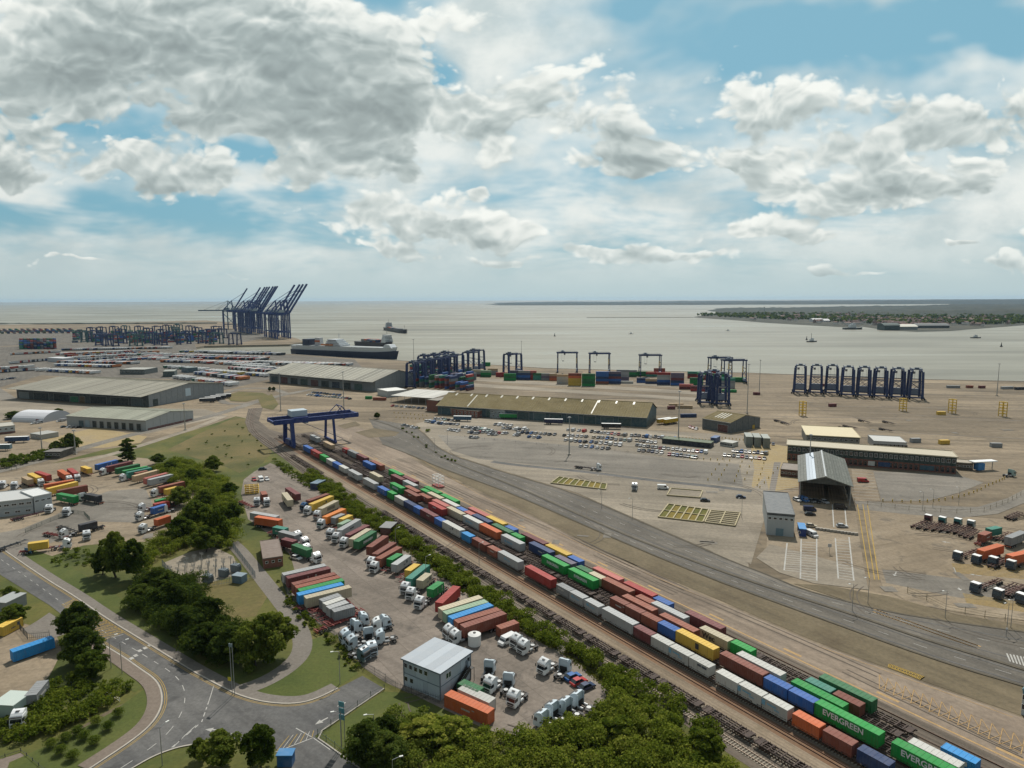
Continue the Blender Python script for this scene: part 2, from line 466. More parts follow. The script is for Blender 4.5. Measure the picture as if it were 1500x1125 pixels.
G_ROADD = ground('dark_asphalt', [(0.078, 0.078, 0.078), (0.107, 0.105, 0.101), (0.137, 0.133, 0.126)], 0.06, 1.2, stain=0.5, stain_col=(0.035, 0.035, 0.035), streak=(R(-40), 0.14, 0.5), patch=(R(-40), 0.05, 0.10))
G_LOT = ground('pale_lot', [(0.179, 0.155, 0.118), (0.230, 0.198, 0.152), (0.276, 0.237, 0.184)], 0.025, 0.7, streak=(R(-12), 0.16, 0.2), stain=0.3, stain_col=(0.13, 0.12, 0.10), patch=(R(-10), 0.035, 0.16))
G_GREY = ground('grey_lot', [(0.135, 0.123, 0.104), (0.172, 0.156, 0.131), (0.215, 0.194, 0.162)], 0.03, 0.8, streak=(R(-12), 0.14, 0.2), stain=0.3, patch=(R(-10), 0.04, 0.11))
G_SAND = ground('ochre_bay_surface', [(0.238, 0.180, 0.094), (0.310, 0.238, 0.122), (0.259, 0.209, 0.137)], 0.06, 0.9)
G_BALL = ground('track_ballast', [(0.085, 0.070, 0.055), (0.12, 0.098, 0.076), (0.155, 0.128, 0.10)], 0.06, 2.0, streak=(RANG, 0.35, 1.0), bump=0.5)
G_PATHB = ground('dirt_cess', [(0.162, 0.128, 0.089), (0.217, 0.170, 0.119), (0.255, 0.208, 0.153)], 0.05, 1.5, streak=(RANG, 0.3, 1.2), stain=0.4, stain_col=(0.12, 0.10, 0.06))
G_RUST = ground('rust_stained_ballast', [(0.12, 0.072, 0.045), (0.17, 0.10, 0.058), (0.15, 0.11, 0.075)], 0.08, 2.0, streak=(RANG, 0.3, 1.5))
G_GRASS = ground('rough_grass', [(0.039, 0.053, 0.012), (0.064, 0.077, 0.017), (0.107, 0.103, 0.025), (0.141, 0.115, 0.039)], 0.035, 0.9, bump=0.6)
G_LAWN = ground('mown_grass', [(0.050, 0.070, 0.014), (0.072, 0.088, 0.019), (0.10, 0.105, 0.027)], 0.06, 1.3, bump=0.5)
G_DRY = ground('dry_field_grass', [(0.061, 0.065, 0.018), (0.101, 0.090, 0.029), (0.144, 0.112, 0.043), (0.072, 0.072, 0.022)], 0.025, 0.7, bump=0.6)
G_VERGE = ground('brown_verge', [(0.098, 0.075, 0.045), (0.131, 0.105, 0.064), (0.165, 0.131, 0.083)], 0.05, 0.9, streak=(RANG, 0.2, 0.22))
G_FOOT = ground('footway', [(0.152, 0.136, 0.116), (0.188, 0.168, 0.144)], 0.08, 1.2, joints=None)
G_PAVED = ground('brick_paved_path', [(0.155, 0.125, 0.10), (0.19, 0.155, 0.125)], 0.1, 1.5)
M_WHITE = ground('white_road_paint', [(0.320, 0.312, 0.288), (0.448, 0.440, 0.408)], 0.4, 3.0, bump=0)
M_YEL = ground('yellow_road_paint', [(0.306, 0.204, 0.051), (0.399, 0.272, 0.068)], 0.4, 3.0, bump=0)
M_ORNG = ground('faded_orange_paint', [(0.34, 0.22, 0.10), (0.42, 0.28, 0.13)], 0.4, 3.0, bump=0)

# ------------------------------------------------------------ ground sheets
SHEETN = [0]
def sheet(name, pts, mat, z):
    """a flat polygon of ground at height z from world points; each sheet gets its own level"""
    SHEETN[0] += 1; z += 0.0015 * (SHEETN[0] % 12)
    co = [Vector((q[0], q[1], 0)) for q in pts]
    tri = tessellate_polygon([co])
    me = bpy.data.meshes.new(name)
    me.from_pydata([(q.x, q.y, z) for q in co], [], [tuple(t_) for t_ in tri])
    me.materials.append(mat)
    import bmesh as _b
    bm = _b.new(); bm.from_mesh(me)
    _b.ops.recalc_face_normals(bm, faces=bm.faces)
    for f in bm.faces:
        if f.normal.z < 0: f.normal_flip()
    bm.to_mesh(me); bm.free()
    return struct(obj(name, me))
def psheet(name, pix, mat, z):
    return sheet(name, [P(*q) for q in pix], mat, z)
def strip_pts(line, w):
    """offset a world polyline to both sides -> quads"""
    L = [Vector((q[0], q[1], 0)) for q in line]
    out = []
    for i, q in enumerate(L):
        a = L[max(0, i - 1)]; b = L[min(len(L) - 1, i + 1)]
        d = (b - a).normalized(); nrm = Vector((-d.y, d.x, 0))
        out.append((q + nrm * (w / 2), q - nrm * (w / 2)))
    return out
def add_strip(mb, line, w, z, m=0):
    pr = strip_pts(line, w)
    for i in range(len(pr) - 1):
        a, b = pr[i]; c, d = pr[i + 1]
        mb.add([(a.x, a.y, z), (b.x, b.y, z), (d.x, d.y, z), (c.x, c.y, z)], [(0, 1, 2, 3)], m)
def resample(line, step):
    out = [Vector(line[0])]
    for a, b in zip(line[:-1], line[1:]):
        a, b = Vector(a), Vector(b); n = max(1, int((b - a).length / step))
        for k in range(1, n + 1): out.append(a.lerp(b, k / n))
    return out
def smooth_line(line, n=3):
    L = [Vector(q) for q in line]
    for _ in range(n):
        o = [L[0]]
        for a, b in zip(L[:-1], L[1:]):
            o += [a.lerp(b, .25), a.lerp(b, .75)]
        o.append(L[-1]); L = o
    return L
def dashes(mb, line, w, z, on, off, m=0):
    L = resample(line, 0.5); acc = 0.0; cur = []
    for a, b in zip(L[:-1], L[1:]):
        ph = acc % (on + off)
        if ph < on: cur = cur or [a]; cur.append(b)
        elif cur:
            if len(cur) > 1: add_strip(mb, cur, w, z, m)
            cur = []
        acc += (b - a).length
    if len(cur) > 1: add_strip(mb, cur, w, z, m)
def kerb(name, line, w=0.25, h=0.12, mat=None, z=0.0):
    """a raised kerb along a world polyline"""
    pr = strip_pts(line, w)
    mb = MB(); n = len(pr)
    for i in range(n - 1):
        a, b = pr[i]; c, d = pr[i + 1]
        vs = [(a.x, a.y, z), (b.x, b.y, z), (d.x, d.y, z), (c.x, c.y, z), (a.x, a.y, z + h), (b.x, b.y, z + h), (d.x, d.y, z + h), (c.x, c.y, z + h)]
        mb.add(vs, [(4, 5, 6, 7), (0, 1, 5, 4), (2, 3, 7, 6)])
    return struct(obj(name, mb.mesh(name, mat or CONC)))

# ============================================================ THE SETTING
# ---- water
def water_mat():
    m, t, b = new_mat('estuary_water')
    g = t.new('ShaderNodeNewGeometry'); pos = g.outputs['Position']
    x, y, z = t.xyz(pos)
    sv = t.comb(t.math('MULTIPLY', x, 0.0009), t.math('MULTIPLY', y, 0.0024))
    big = t.noise(sv, 1.0, 5, 0.55, 0.5)
    sv2 = t.comb(t.math('MULTIPLY', x, 0.0016), t.math('MULTIPLY', y, 0.009))
    mid = t.noise(sv2, 1.0, 4, 0.6, 0.3)
    f = t.math('MULTIPLY_ADD', mid.outputs[0], 0.45, t.math('MULTIPLY', big.outputs[0], 0.55))
    t.put(b.inputs['Base Color'], t.ramp(f, [(0.35, (0.105, 0.106, 0.082)), (0.62, (0.27, 0.25, 0.18))]))
    t.put(b.inputs['Roughness'], t.ramp(f, [(0.36, 0.56), (0.5, 0.42), (0.62, 0.24)]))
    b.inputs['IOR'].default_value = 1.333
    w1 = t.noise(t.comb(t.math('MULTIPLY', x, 0.035), t.math('MULTIPLY', y, 0.06)), 1.0, 4, 0.6)
    w2 = t.noise(t.comb(t.math('MULTIPLY', x, 0.22), t.math('MULTIPLY', y, 0.34)), 1.0, 3, 0.6)
    bp = t.new('ShaderNodeBump'); bp.inputs['Strength'].default_value = 0.55; bp.inputs['Distance'].default_value = 1.2
    t.put(bp.inputs['Height'], t.math('MULTIPLY_ADD', w2.outputs[0], 0.25, w1.outputs[0]))
    t.put(b.inputs['Normal'], bp.outputs[0])
    return m
SEA = -4.0
struct(sheet('water', [(-70000, 300), (70000, 300), (70000, 70000), (-70000, 70000)], water_mat(), SEA))
# ---- the port's land, with a quay wall down to the water
shore = [(-400, 472), (-60, 471), (150, 469), (300, 466), (345, 470), (378, 480), (437, 494), (446, 499), (425, 502), (300, 503.5), (282, 506), (290, 510.5), (380, 511.5),
         (418, 516), (505, 522.5), (583, 527), (650, 531), (720, 534.5), (800, 540), (950, 545), (1100, 549), (1250, 556), (1350, 560), (1500, 564), (1800, 574)]
sw = [P(*q) for q in shore]
land = [Vector((-900, -60, 0))] + [Vector((-2800, 900, 0))] + sw + [Vector((1400, 300, 0)), Vector((700, -60, 0))]
sheet('port_ground', land, G_BASE, 0.0)
mb = MB()
for a, b in zip(sw[:-1], sw[1:]):
    mb.add([(a.x, a.y, SEA - 1), (b.x, b.y, SEA - 1), (b.x, b.y, 0.0), (a.x, a.y, 0.0)], [(0, 1, 2, 3)])
struct(obj('quay_wall', mb.mesh('quay_wall', CONCD)))
mb = MB()
for a, b in zip(sw[13:-1], sw[14:]):
    mb.beam((a.x, a.y, 0.25), (b.x, b.y, 0.25), 1.2, 0.5)
struct(obj('quay_cope', mb.mesh('quay_cope', CONC)))

# ---- far shore across the water
FARL = ground('far_land', [(0.008, 0.016, 0.012), (0.014, 0.024, 0.015), (0.032, 0.036, 0.022), (0.010, 0.02, 0.013)], 0.0022, 0.012, bump=0)
SHOREM = ground('far_shore', [(0.022, 0.03, 0.02), (0.045, 0.046, 0.032), (0.09, 0.08, 0.055)], 0.006, 0.05, bump=0)
hz = [(1015, 466.5), (1040, 468.5), (1075, 471), (1125, 475.5), (1165, 478), (1245, 483), (1265, 482), (1300, 487.5), (1345, 490), (1395, 489), (1420, 487),
      (1450, 485), (1500, 481.5), (1800, 476), (1800, 470.5), (1500, 469.5), (1430, 467), (1370, 466), (1330, 465.5), (1250, 465), (1170, 463), (1100, 461), (1060, 462), (1030, 464)]
sheet('far_shore', [P(q[0], q[1], -3.4) for q in hz], SHOREM, -3.4)
def heightfield(name, xs, ys, hf, mat):
    vs = []; fs = []
    for j, y in enumerate(ys):
        for i, x in enumerate(xs):
            X = x * y
            vs.append((X, y, hf(X, y, x)))
    n = len(xs)
    for j in range(len(ys) - 1):
        for i in range(n - 1):
            k = j * n + i
            fs.append((k, k + 1, k + n + 1, k + n))
    me = bpy.data.meshes.new(name); me.from_pydata(vs, [], fs); me.materials.append(mat)
    me.polygons.foreach_set('use_smooth', [True] * len(fs))
    return struct(obj(name, me))
from mathutils import noise as mnoise
def fb(x, y, s, o=4):
    return mnoise.fractal(Vector((x * s, y * s, 3.3)), 1.0, 2.0, o)
def sst(x, a, b):
    q = min(1, max(0, (x - a) / (b - a))); return q * q * (3 - 2 * q)
# the wooded peninsula behind the harbour town
def h_town(X, y, rx_):
    px = 750 + rx_ * 1000
    edge = sst(px, 1012, 1075) * sst(y, 3300, 3900) * (1 - sst(y, 6900, 7600) * (1 - sst(px, 1240, 1420)))
    return -12 + edge * (10 + 20 * sst(px, 1100, 1500) + 16 * max(0, fb(X, y, 0.0011)) + 9 * max(0, fb(X, y, 0.02)))
heightfield('far_peninsula', [0.25 + 0.62 * i / 150 for i in range(151)], [3300 * (8200 / 3300) ** (j / 60) for j in range(61)], h_town, FARL)
def h_ridge(X, y, rx_):
    px = 750 + rx_ * 1000
    e = sst(px, 672, 760) * sst(y, 10500, 12000)
    return -20 + e * (24 + 22 * sst(px, 690, 1150) + 34 * sst(px, 1100, 1700) + 20 * fb(X, y, 0.00035) + 10 * max(0, fb(X, y, 0.004)))
heightfield('far_hills', [-0.10 + 1.0 * i / 170 for i in range(171)], [10400 * (22000 / 10400) ** (j / 30) for j in range(31)], h_ridge, FARL)
# low green spit behind the quay cranes, far left
def h_spit(X, y, rx_):
    px = 750 + rx_ * 1000
    return 0.0 + 3.5 * max(0, fb(X, y, 0.03)) + 1.0
heightfield('grassy_bank', [-1.05 + 0.62 * i / 90 for i in range(91)], [2700 + 40 * j for j in range(4)], h_spit, FARL)

# ---- sheets on the port's land (photo pixels)
Z1, Z2, Z3, ZM = 0.03, 0.06, 0.10, 0.14
psheet('rough_grass', [(-300, 700), (0, 692), (60, 678), (150, 655), (240, 640), (300, 622), (345, 607), (368, 612), (385, 640), (415, 665), (470, 708), (560, 775), (700, 878),
                       (800, 945), (930, 1012), (1010, 1060), (1120, 1135), (1200, 1200), (700, 1500), (-600, 1300), (-700, 900)], G_GRASS, Z1)
psheet('dry_field', [(245, 655), (300, 628), (345, 608), (366, 613), (382, 640), (398, 660), (384, 676), (350, 690), (318, 676), (285, 668)], G_DRY, Z1 + .02)
psheet('mown_lawn', [(285, 852), (335, 846), (372, 842), (392, 868), (372, 900), (330, 905), (292, 880)], G_DRY, Z1 + .02)
psheet('mown_lawn', [(360, 1019), (428, 980), (455, 935), (470, 930), (500, 965), (522, 985), (495, 1003), (455, 1021), (425, 1027), (390, 1026)], G_LAWN, Z1 + .025)
psheet('mown_lawn', [(470, 1075), (558, 1012), (600, 1015), (690, 1062), (640, 1070), (560, 1090), (510, 1108)], G_LAWN, Z1 + .025)
psheet('mown_lawn', [(118, 1118), (185, 1076), (214, 1052), (218, 1030), (208, 1006), (160, 1040), (95, 1075), (10, 1112), (0, 1140), (90, 1140)], G_LAWN, Z1 + .025)
psheet('mown_lawn', [(28, 812), (60, 838), (107, 862), (160, 898), (220, 936), (262, 962), (300, 985), (270, 940), (200, 890), (140, 850), (80, 812), (45, 800)], G_LAWN, Z1 + .025)
psheet('mown_lawn', [(300, 978), (345, 975), (360, 985), (330, 1000), (318, 995)], G_LAWN, Z1 + .03)
psheet('planting_bed', [(60, 1100), (95, 1072), (150, 1040), (182, 1025), (186, 1040), (160, 1072), (120, 1100), (80, 1112)], G_VERGE, Z1 + .03)
psheet('mown_lawn', [(145, 962), (175, 965), (203, 985), (212, 1000), (195, 1010), (160, 1000), (140, 985)], G_LAWN, Z1 + .035)
psheet('brick_forecourt', [(-60, 1135), (-20, 1112), (27, 1098), (62, 1125), (75, 1150), (-60, 1160)], G_PAVED, Z2)
# yards
psheet('truck_yard', [(372, 688), (395, 676), (430, 690), (448, 704), (480, 728), (540, 768), (575, 788), (640, 838), (700, 882), (760, 925), (800, 948), (845, 972), (886, 1012), (882, 1030),
                      (858, 1048), (812, 1064), (790, 1088), (735, 1078), (690, 1060), (640, 1035), (560, 998), (527, 975), (505, 940), (470, 916), (440, 895), (418, 868), (412, 846), (430, 835), (424, 812), (395, 782), (362, 758), (352, 720), (356, 700)], G_YARD, Z2)
psheet('lorry_park', [(-160, 760), (-100, 705), (0, 690), (65, 676), (150, 662), (215, 668), (255, 690), (290, 720), (272, 762), (235, 790), (180, 790), (120, 795), (50, 818), (10, 805), (-30, 790)], G_PARK, Z2)
psheet('asphalt_lane', [(-120, 790), (-40, 782), (30, 770), (80, 750), (120, 728), (160, 715), (212, 712), (222, 735), (200, 762), (140, 760), (95, 782), (50, 800), (12, 806), (-60, 805)], G_GREY, Z2 + .02)
psheet('depot_yard', [(-60, 905), (0, 900), (45, 912), (80, 925), (88, 950), (70, 985), (40, 1015), (0, 1030), (-60, 1040)], G_PARK, Z2)
psheet('side_lane', [(30, 918), (52, 905), (70, 893), (88, 905), (92, 925), (60, 935)], G_FOOT, Z2 + .02)
psheet('left_works_yard', [(-200, 668), (-100, 640), (0, 612), (55, 606), (120, 622), (180, 625), (215, 632), (160, 652), (100, 655), (40, 668), (-60, 690)], G_PARK, Z2)
psheet('substation_gravel', [(236, 822), (275, 806), (312, 798), (340, 812), (352, 838), (300, 852), (262, 850)], G_LOT, Z2)
psheet('ferry_lot', [(-200, 560), (-200, 500), (0, 503), (100, 499), (285, 500), (290, 511), (418, 517), (520, 525), (530, 536), (430, 545), (395, 553), (318, 571), (250, 552), (60, 545), (0, 562)], G_ROAD, Z1)
psheet('container_yard', [(-200, 498), (-100, 484), (100, 482), (350, 480), (400, 490), (345, 501), (100, 498.5), (0, 502)], G_ROAD, Z1)
psheet('west_yard', [(-250, 600), (-250, 555), (0, 563), (25, 579), (60, 584), (0, 590), (-100, 600)], G_GREY, Z1)
psheet('works_ground', [(-200, 640), (-200, 585), (25, 580), (218, 594), (300, 596), (330, 606), (215, 632), (100, 655), (-100, 668)], G_LOT, Z1)
# roads of the foreground
road_px = [(-160, 700), (0, 798), (67, 845), (107, 869), (150, 900), (210, 937), (250, 962), (287, 985), (330, 1008), (352, 1018), (385, 1027), (425, 1030), (457, 1024), (492, 1007), (528, 989), (560, 1008),
           (457, 1077), (480, 1093), (505, 1110), (560, 1160), (420, 1160), (405, 1098), (385, 1085), (340, 1083), (272, 1089), (250, 1094), (220, 1105), (187, 1124), (150, 1160), (70, 1160), (125, 1124), (190, 1082), (220, 1057),
           (234, 1032), (234, 1010), (225, 992), (200, 975), (180, 960), (142, 937), (70, 882), (35, 860), (0, 838), (-160, 742)]
psheet('asphalt_road', road_px, G_ROADD, Z3)
k_right = smooth_line([P(*q) for q in road_px[1:14]], 2)
kerb('kerb', k_right, 0.35, 0.13, CONC, Z3 - .02)
k_left = smooth_line([P(*q) for q in [(125, 1124), (190, 1082), (220, 1057), (234, 1032), (234, 1010), (225, 992), (200, 975), (180, 960), (142, 937), (115, 917)]], 2)
kerb('kerb', k_left, 0.35, 0.13, CONC, Z3 - .02)
k_low = smooth_line([P(*q) for q in [(187, 1124), (220, 1105), (250, 1094), (272, 1089), (300, 1086)]], 2)
kerb('kerb', k_low, 0.35, 0.13, CONC, Z3 - .02)
k_br = smooth_line([P(*q) for q in [(560, 1008), (500, 1048), (457, 1077), (480, 1093), (530, 1130)]], 1)
kerb('kerb', k_br, 0.35, 0.13, CONC, Z3 - .02)
def footway(name, line, side, w, mat, z):
    pr = strip_pts(line, 2 * (w + 0.2)); mb_ = MB(); pin = strip_pts(line, 0.4); s_ = 0 if side > 0 else 1
    for i in range(len(pr) - 1):
        a, b = pin[i][s_], pin[i + 1][s_]; c, d = pr[i + 1][s_], pr[i][s_]
        mb_.add([(a.x, a.y, z), (b.x, b.y, z), (c.x, c.y, z), (d.x, d.y, z)], [(0, 1, 2, 3)])
    me = mb_.mesh(name, mat)
    return struct(obj(name, me))
footway('footway', k_right, 1, 2.6, G_FOOT, Z3 + .08)
footway('footway', k_left, 1, 2.8, G_PAVED, Z3 + .08)
# access track
mb = MB(); add_strip(mb, smooth_line([P(*q) for q in [(337, 792), (352, 806), (372, 832), (400, 868), (425, 900), (441, 930), (440, 955), (420, 976), (385, 997), (340, 1012)]], 2), 5.0, Z2 + .03)
struct(obj('access_track', mb.mesh('access_track', G_FOOT)))
# road markings of the foreground
mw, my = MB(), MB()
def off_line(line, d):
    pr = strip_pts(line, 2 * abs(d)); return [a if d > 0 else b for a, b in pr]
ZR = Z3 + 0.02
add_strip(my, off_line(k_right, -0.55), 0.13, ZR); add_strip(my, off_line(k_right, -0.95), 0.13, ZR)
add_strip(my, off_line(k_left, -0.6), 0.13, ZR); add_strip(my, off_line(k_left, -1.0), 0.13, ZR)
dashes(mw, smooth_line([P(*q) for q in [(0, 815), (60, 857), (107, 893), (150, 922), (190, 945), (225, 967), (250, 983), (265, 1000), (269, 1020), (262, 1045), (240, 1075), (200, 1105), (160, 1130)]], 2), 0.16, ZR, 2.4, 3.2)
add_strip(mw, [P(*q) for q in [(310, 1002), (306, 1015), (303, 1024)]], 0.18, ZR)
dashes(mw, [P(*q) for q in [(303, 1024), (292, 1055), (272, 1072), (248, 1092)]], 0.22, ZR, 1.2, 1.0)
add_strip(mw, [P(*q) for q in [(284, 1060), (268, 1074), (250, 1092)]], 0.18, ZR)
add_strip(mw, [P(*q) for q in [(152, 932), (178, 926)]], 0.2, ZR)
for q in [(202, 950), (210, 946), (196, 957), (190, 961), (217, 942)]:
    a = P(*q); mw.box((a.x, a.y, ZR), (1.3, 0.9, 0.008), 0, R(-40))
# yellow box junction hatching
bj = [P(88, 882), P(107, 873), P(180, 922), P(150, 934)]
for k in range(15):
    a = bj[0].lerp(bj[3], k / 14); b = bj[1].lerp(bj[2], k / 14); add_strip(my, [a, b], 0.2, ZR)
for k in range(26):
    u_, v_ = k / 25 * 1.35 - .35, k / 25 * 1.35
    a0, a1 = max(0, u_), min(1, v_)
    p0 = bj[0].lerp(bj[3], a0).lerp(bj[1].lerp(bj[2], a0), (a0 - u_) / .35); p1 = bj[0].lerp(bj[3], a1).lerp(bj[1].lerp(bj[2], a1), (a1 - u_) / .35)
    add_strip(my, [p0, p1], 0.2, ZR)
# arrows and the lower crossing box
def arrow(mbx, tip_px, tail_px, z, w=0.35, head=1.6):
    a, b = P(*tip_px), P(*tail_px); d = (a - b).normalized(); nn = Vector((-d.y, d.x, 0)); c = a - d * head
    add_strip(mbx, [b, c], w, z)
    mbx.add([(a.x, a.y, z), ((c + nn * w * 2).x, (c + nn * w * 2).y, z), ((c - nn * w * 2).x, (c - nn * w * 2).y, z)], [(0, 1, 2)])
arrow(mw, (458, 1060), (477, 1050), ZR); arrow(mw, (490, 1034), (503, 1028), ZR); arrow(mw, (297, 1066), (318, 1067), ZR)
for k in range(7):
    a = P(402 + k * 8.5, 1098 - k * 3.0); b = P(420 + k * 6, 1072 - k * 1.2 + 4)
    add_strip(mw if k % 2 else my, [a, b], 0.13, ZR)
add_strip(mw, [P(430, 1065), P(456, 1080), P(480, 1097)], 0.2, ZR); add_strip(mw, [P(400, 1100), P(456, 1079)], 0.2, ZR)
add_strip(mw, [P(335, 1072), P(358, 1078)], 0.25, ZR)
struct(obj('white_road_markings', mw.mesh('white_road_markings', M_WHITE)))
struct(obj('yellow_road_markings', my.mesh('yellow_road_markings', M_YEL)))
# upper-left roads
def road(name, pix, w, mat, z, n=2):
    mb_ = MB(); L = smooth_line([P(*q) for q in pix], n); add_strip(mb_, L, w, z); struct(obj(name, mb_.mesh(name, mat))); return L
r_l1 = road('upper_road', [(470, 566), (420, 575), (380, 584), (345, 596), (310, 606), (250, 620), (180, 636), (110, 655), (40, 675), (-60, 698), (-160, 716)], 9, G_GREY, Z3)
r_l2 = road('service_road', [(330, 606), (290, 622), (235, 640), (170, 660), (120, 672)], 6, G_LOT, Z3 + .02)
r_l3 = road('quay_road', [(420, 575), (400, 566), (350, 566), (318, 578), (330, 590), (372, 588), (420, 575)], 7, G_GREY, Z3 + .03)
psheet('grass_island', [(330, 577), (350, 571), (385, 573), (395, 578), (360, 586), (338, 585)], G_DRY, Z3 + .05)
psheet('grass_island', [(378, 583), (398, 575), (408, 590), (400, 598), (384, 595)], G_DRY, Z3 + .05)
psheet('grass_island', [(520, 632), (548, 626), (585, 632), (578, 638), (540, 640)], G_VERGE, Z3 + .05)
psheet('grass_island', [(494, 622), (520, 616), (528, 621), (505, 627)], G_VERGE, Z3 + .05)
mb = MB(); dashes(mb, r_l1, 0.2, Z3 + .03, 3, 5); struct(obj('lane_markings', mb.mesh('lane_markings', M_WHITE)))
psheet('shed_forecourt', [(60, 640), (140, 622), (215, 636), (205, 645), (150, 652), (95, 652)], G_SAND, Z2 + .02)

# ---- rail side: apron, verge, dual carriageway, lots
sheet('track_bed', [RF(-140, -17.2), RF(200, -17.2), RF(250, -15), RF(300, -14), RF(345, -11), RF(385, -4), RF(450, 14), RF(450, 26), RF(385, 6), RF(345, 3), RF(318, 8), RF(318, 25.5), RF(-140, 25.5)], G_BALL, Z1 + .03)
sheet('dirt_cess', [RF(-140, -8.2), RF(255, -8.2), RF(255, -4.2), RF(-140, -4.2)], G_PATHB, Z1 + .06)
sheet('rusty_crane_runway', [RF(-140, -4.2), RF(300, -4.2), RF(300, -0.9), RF(-140, -0.9)], G_RUST, Z1 + .06)
apr = [RF(-140, 25.5), RF(318, 25.5)] + [P(*q) for q in [(505, 618), (545, 632), (583, 655), (620, 682), (700, 722), (780, 758), (870, 805), (960, 845), (1060, 888), (1190, 945), (1330, 998), (1480, 1052), (1560, 1082), (1700, 1135)]]
sheet('concrete_apron', apr, G_APRON, Z1 + .03)
psheet('brown_verge', [(583, 650), (620, 678), (700, 718), (780, 755), (870, 802), (960, 842), (1060, 885), (1190, 942), (1330, 995), (1480, 1049), (1700, 1132), (1800, 1100), (1600, 1043), (1500, 1012), (1400, 982), (1305, 949), (1225, 919), (1125, 882), (1037, 849), (925, 802), (825, 757), (750, 724), (700, 704), (650, 685), (625, 668)], G_VERGE, Z2)
lower = [(560, 650), (600, 665), (640, 683), (700, 705), (750, 724), (825, 757), (925, 802), (1037, 849), (1125, 882), (1225, 919), (1305, 949), (1400, 982), (1500, 1012), (1700, 1075)]
median = [(540, 612), (580, 625), (606, 637), (622, 653), (650, 671), (687, 687), (750, 711), (875, 768), (950, 800), (1050, 838), (1125, 864), (1200, 889), (1275, 914), (1350, 941), (1450, 972), (1500, 988), (1700, 1050)]
upper = [(604, 622), (622, 636), (640, 655), (665, 668), (700, 680), (750, 696), (845, 725), (950, 772), (1037, 810), (1075, 827), (1125, 846), (1170, 866), (1242, 886), (1295, 900), (1370, 913), (1500, 932), (1700, 962)]
psheet('pale_lot', [(608, 620), (640, 612), (800, 612), (950, 632), (1085, 640), (1130, 660), (1110, 700), (1092, 790), (1095, 838), (1060, 820), (1037, 808), (950, 770), (845, 723), (750, 694), (700, 678), (665, 666), (640, 653), (622, 634)], G_LOT, Z1 + .03)
sheet('carriageway', [P(*q) for q in lower] + [P(*q) for q in reversed(median)], G_ROAD, Z3)
sheet('carriageway', [P(*q) for q in median] + [P(*q) for q in reversed(upper)], G_ROAD, Z3 + .012)
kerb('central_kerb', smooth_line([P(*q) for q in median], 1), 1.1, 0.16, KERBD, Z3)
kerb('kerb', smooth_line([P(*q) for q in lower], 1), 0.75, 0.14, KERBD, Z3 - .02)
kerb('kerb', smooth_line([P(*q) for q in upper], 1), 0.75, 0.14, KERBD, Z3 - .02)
mb = MB()
def midline(A, B, f, n=60):
    A = resample([P(*q) for q in A], 3); B = resample([P(*q) for q in B], 3)
    return [A[int(i * (len(A) - 1) / n)].lerp(B[int(i * (len(B) - 1) / n)], f) for i in range(n + 1)]
dashes(mb, smooth_line(midline(lower, median, .5), 1), 0.16, Z3 + .03, 3, 6)
dashes(mb, smooth_line(midline(median, upper, .5), 1), 0.16, Z3 + .04, 3, 6)
struct(obj('lane_markings', mb.mesh('lane_markings', M_WHITE)))
mb = MB()
for A_, B_2, f_ in ((lower, median, .16), (lower, median, .80), (median, upper, .18), (median, upper, .72)):
    add_strip(mb, smooth_line(midline(A_, B_2, f_), 1), .45, Z3 + .045)
struct(obj('dark_lane_lines', mb.mesh('dark_lane_lines', G_ROADD)))  # thin dark lines running parallel to the carriageway edges
psheet('grey_lot', [(640, 636), (730, 642), (860, 656), (1000, 676), (1082, 682), (1088, 716), (990, 706), (860, 690), (770, 680), (700, 672), (662, 660)], G_GREY, Z2)
road('asphalt_lane', [(720, 676), (760, 682), (860, 692), (960, 706), (1040, 714), (1100, 722)], 4.5, G_ROADD, Z2 + .03)
psheet('ochre_lanes', [(1098, 648), (1172, 660), (1170, 716), (1128, 724), (1100, 716), (1104, 690)], G_SAND, Z2 + .02)
psheet('pale_lane', [(1133, 680), (1143, 680), (1134, 724), (1125, 724)], G_FOOT, Z2 + .05)
psheet('booth_lanes', [(1246, 690), (1278, 692), (1288, 738), (1252, 738)], G_PARK, Z2 + .02)
psheet('grey_lot', [(1278, 694), (1400, 700), (1440, 712), (1405, 726), (1360, 738), (1290, 738)], G_GREY, Z2 + .02)
psheet('carriage_loop', [(1120, 700), (1105, 716), (1075, 812), (1098, 830), (1110, 790), (1128, 732)], G_LOT, Z2 + .03)
psheet('bay_yard', [(1128, 738), (1250, 742), (1268, 862), (1200, 850), (1148, 838), (1120, 825), (1122, 790)], G_PARK, Z2 + .03)
psheet('pale_strip', [(1126, 800), (1264, 838), (1270, 868), (1190, 858), (1140, 842), (1106, 820)], G_LOT, Z2 + .05)
psheet('trailer_yard', [(1262, 745), (1420, 762), (1500, 768), (1640, 775), (1640, 940), (1500, 915), (1420, 905), (1330, 888), (1290, 862)], G_PARK, Z2 + .03)
psheet('grey_strip', [(1290, 838), (1420, 855), (1500, 868), (1640, 885), (1640, 912), (1500, 892), (1400, 880), (1296, 858)], G_GREY, Z2 + .05)
psheet('ring_road', [(1250, 738), (1340, 744), (1430, 748), (1475, 735), (1500, 722), (1560, 700), (1570, 712), (1500, 742), (1460, 758), (1400, 764), (1330, 758), (1258, 750)], G_GREY, Z2 + .06)
psheet('dark_verge', [(1160, 858), (1215, 862), (1300, 878), (1400, 905), (1500, 922), (1640, 948), (1640, 960), (1500, 931), (1370, 912), (1295, 899), (1242, 885)], G_VERGE, Z2 + .04)
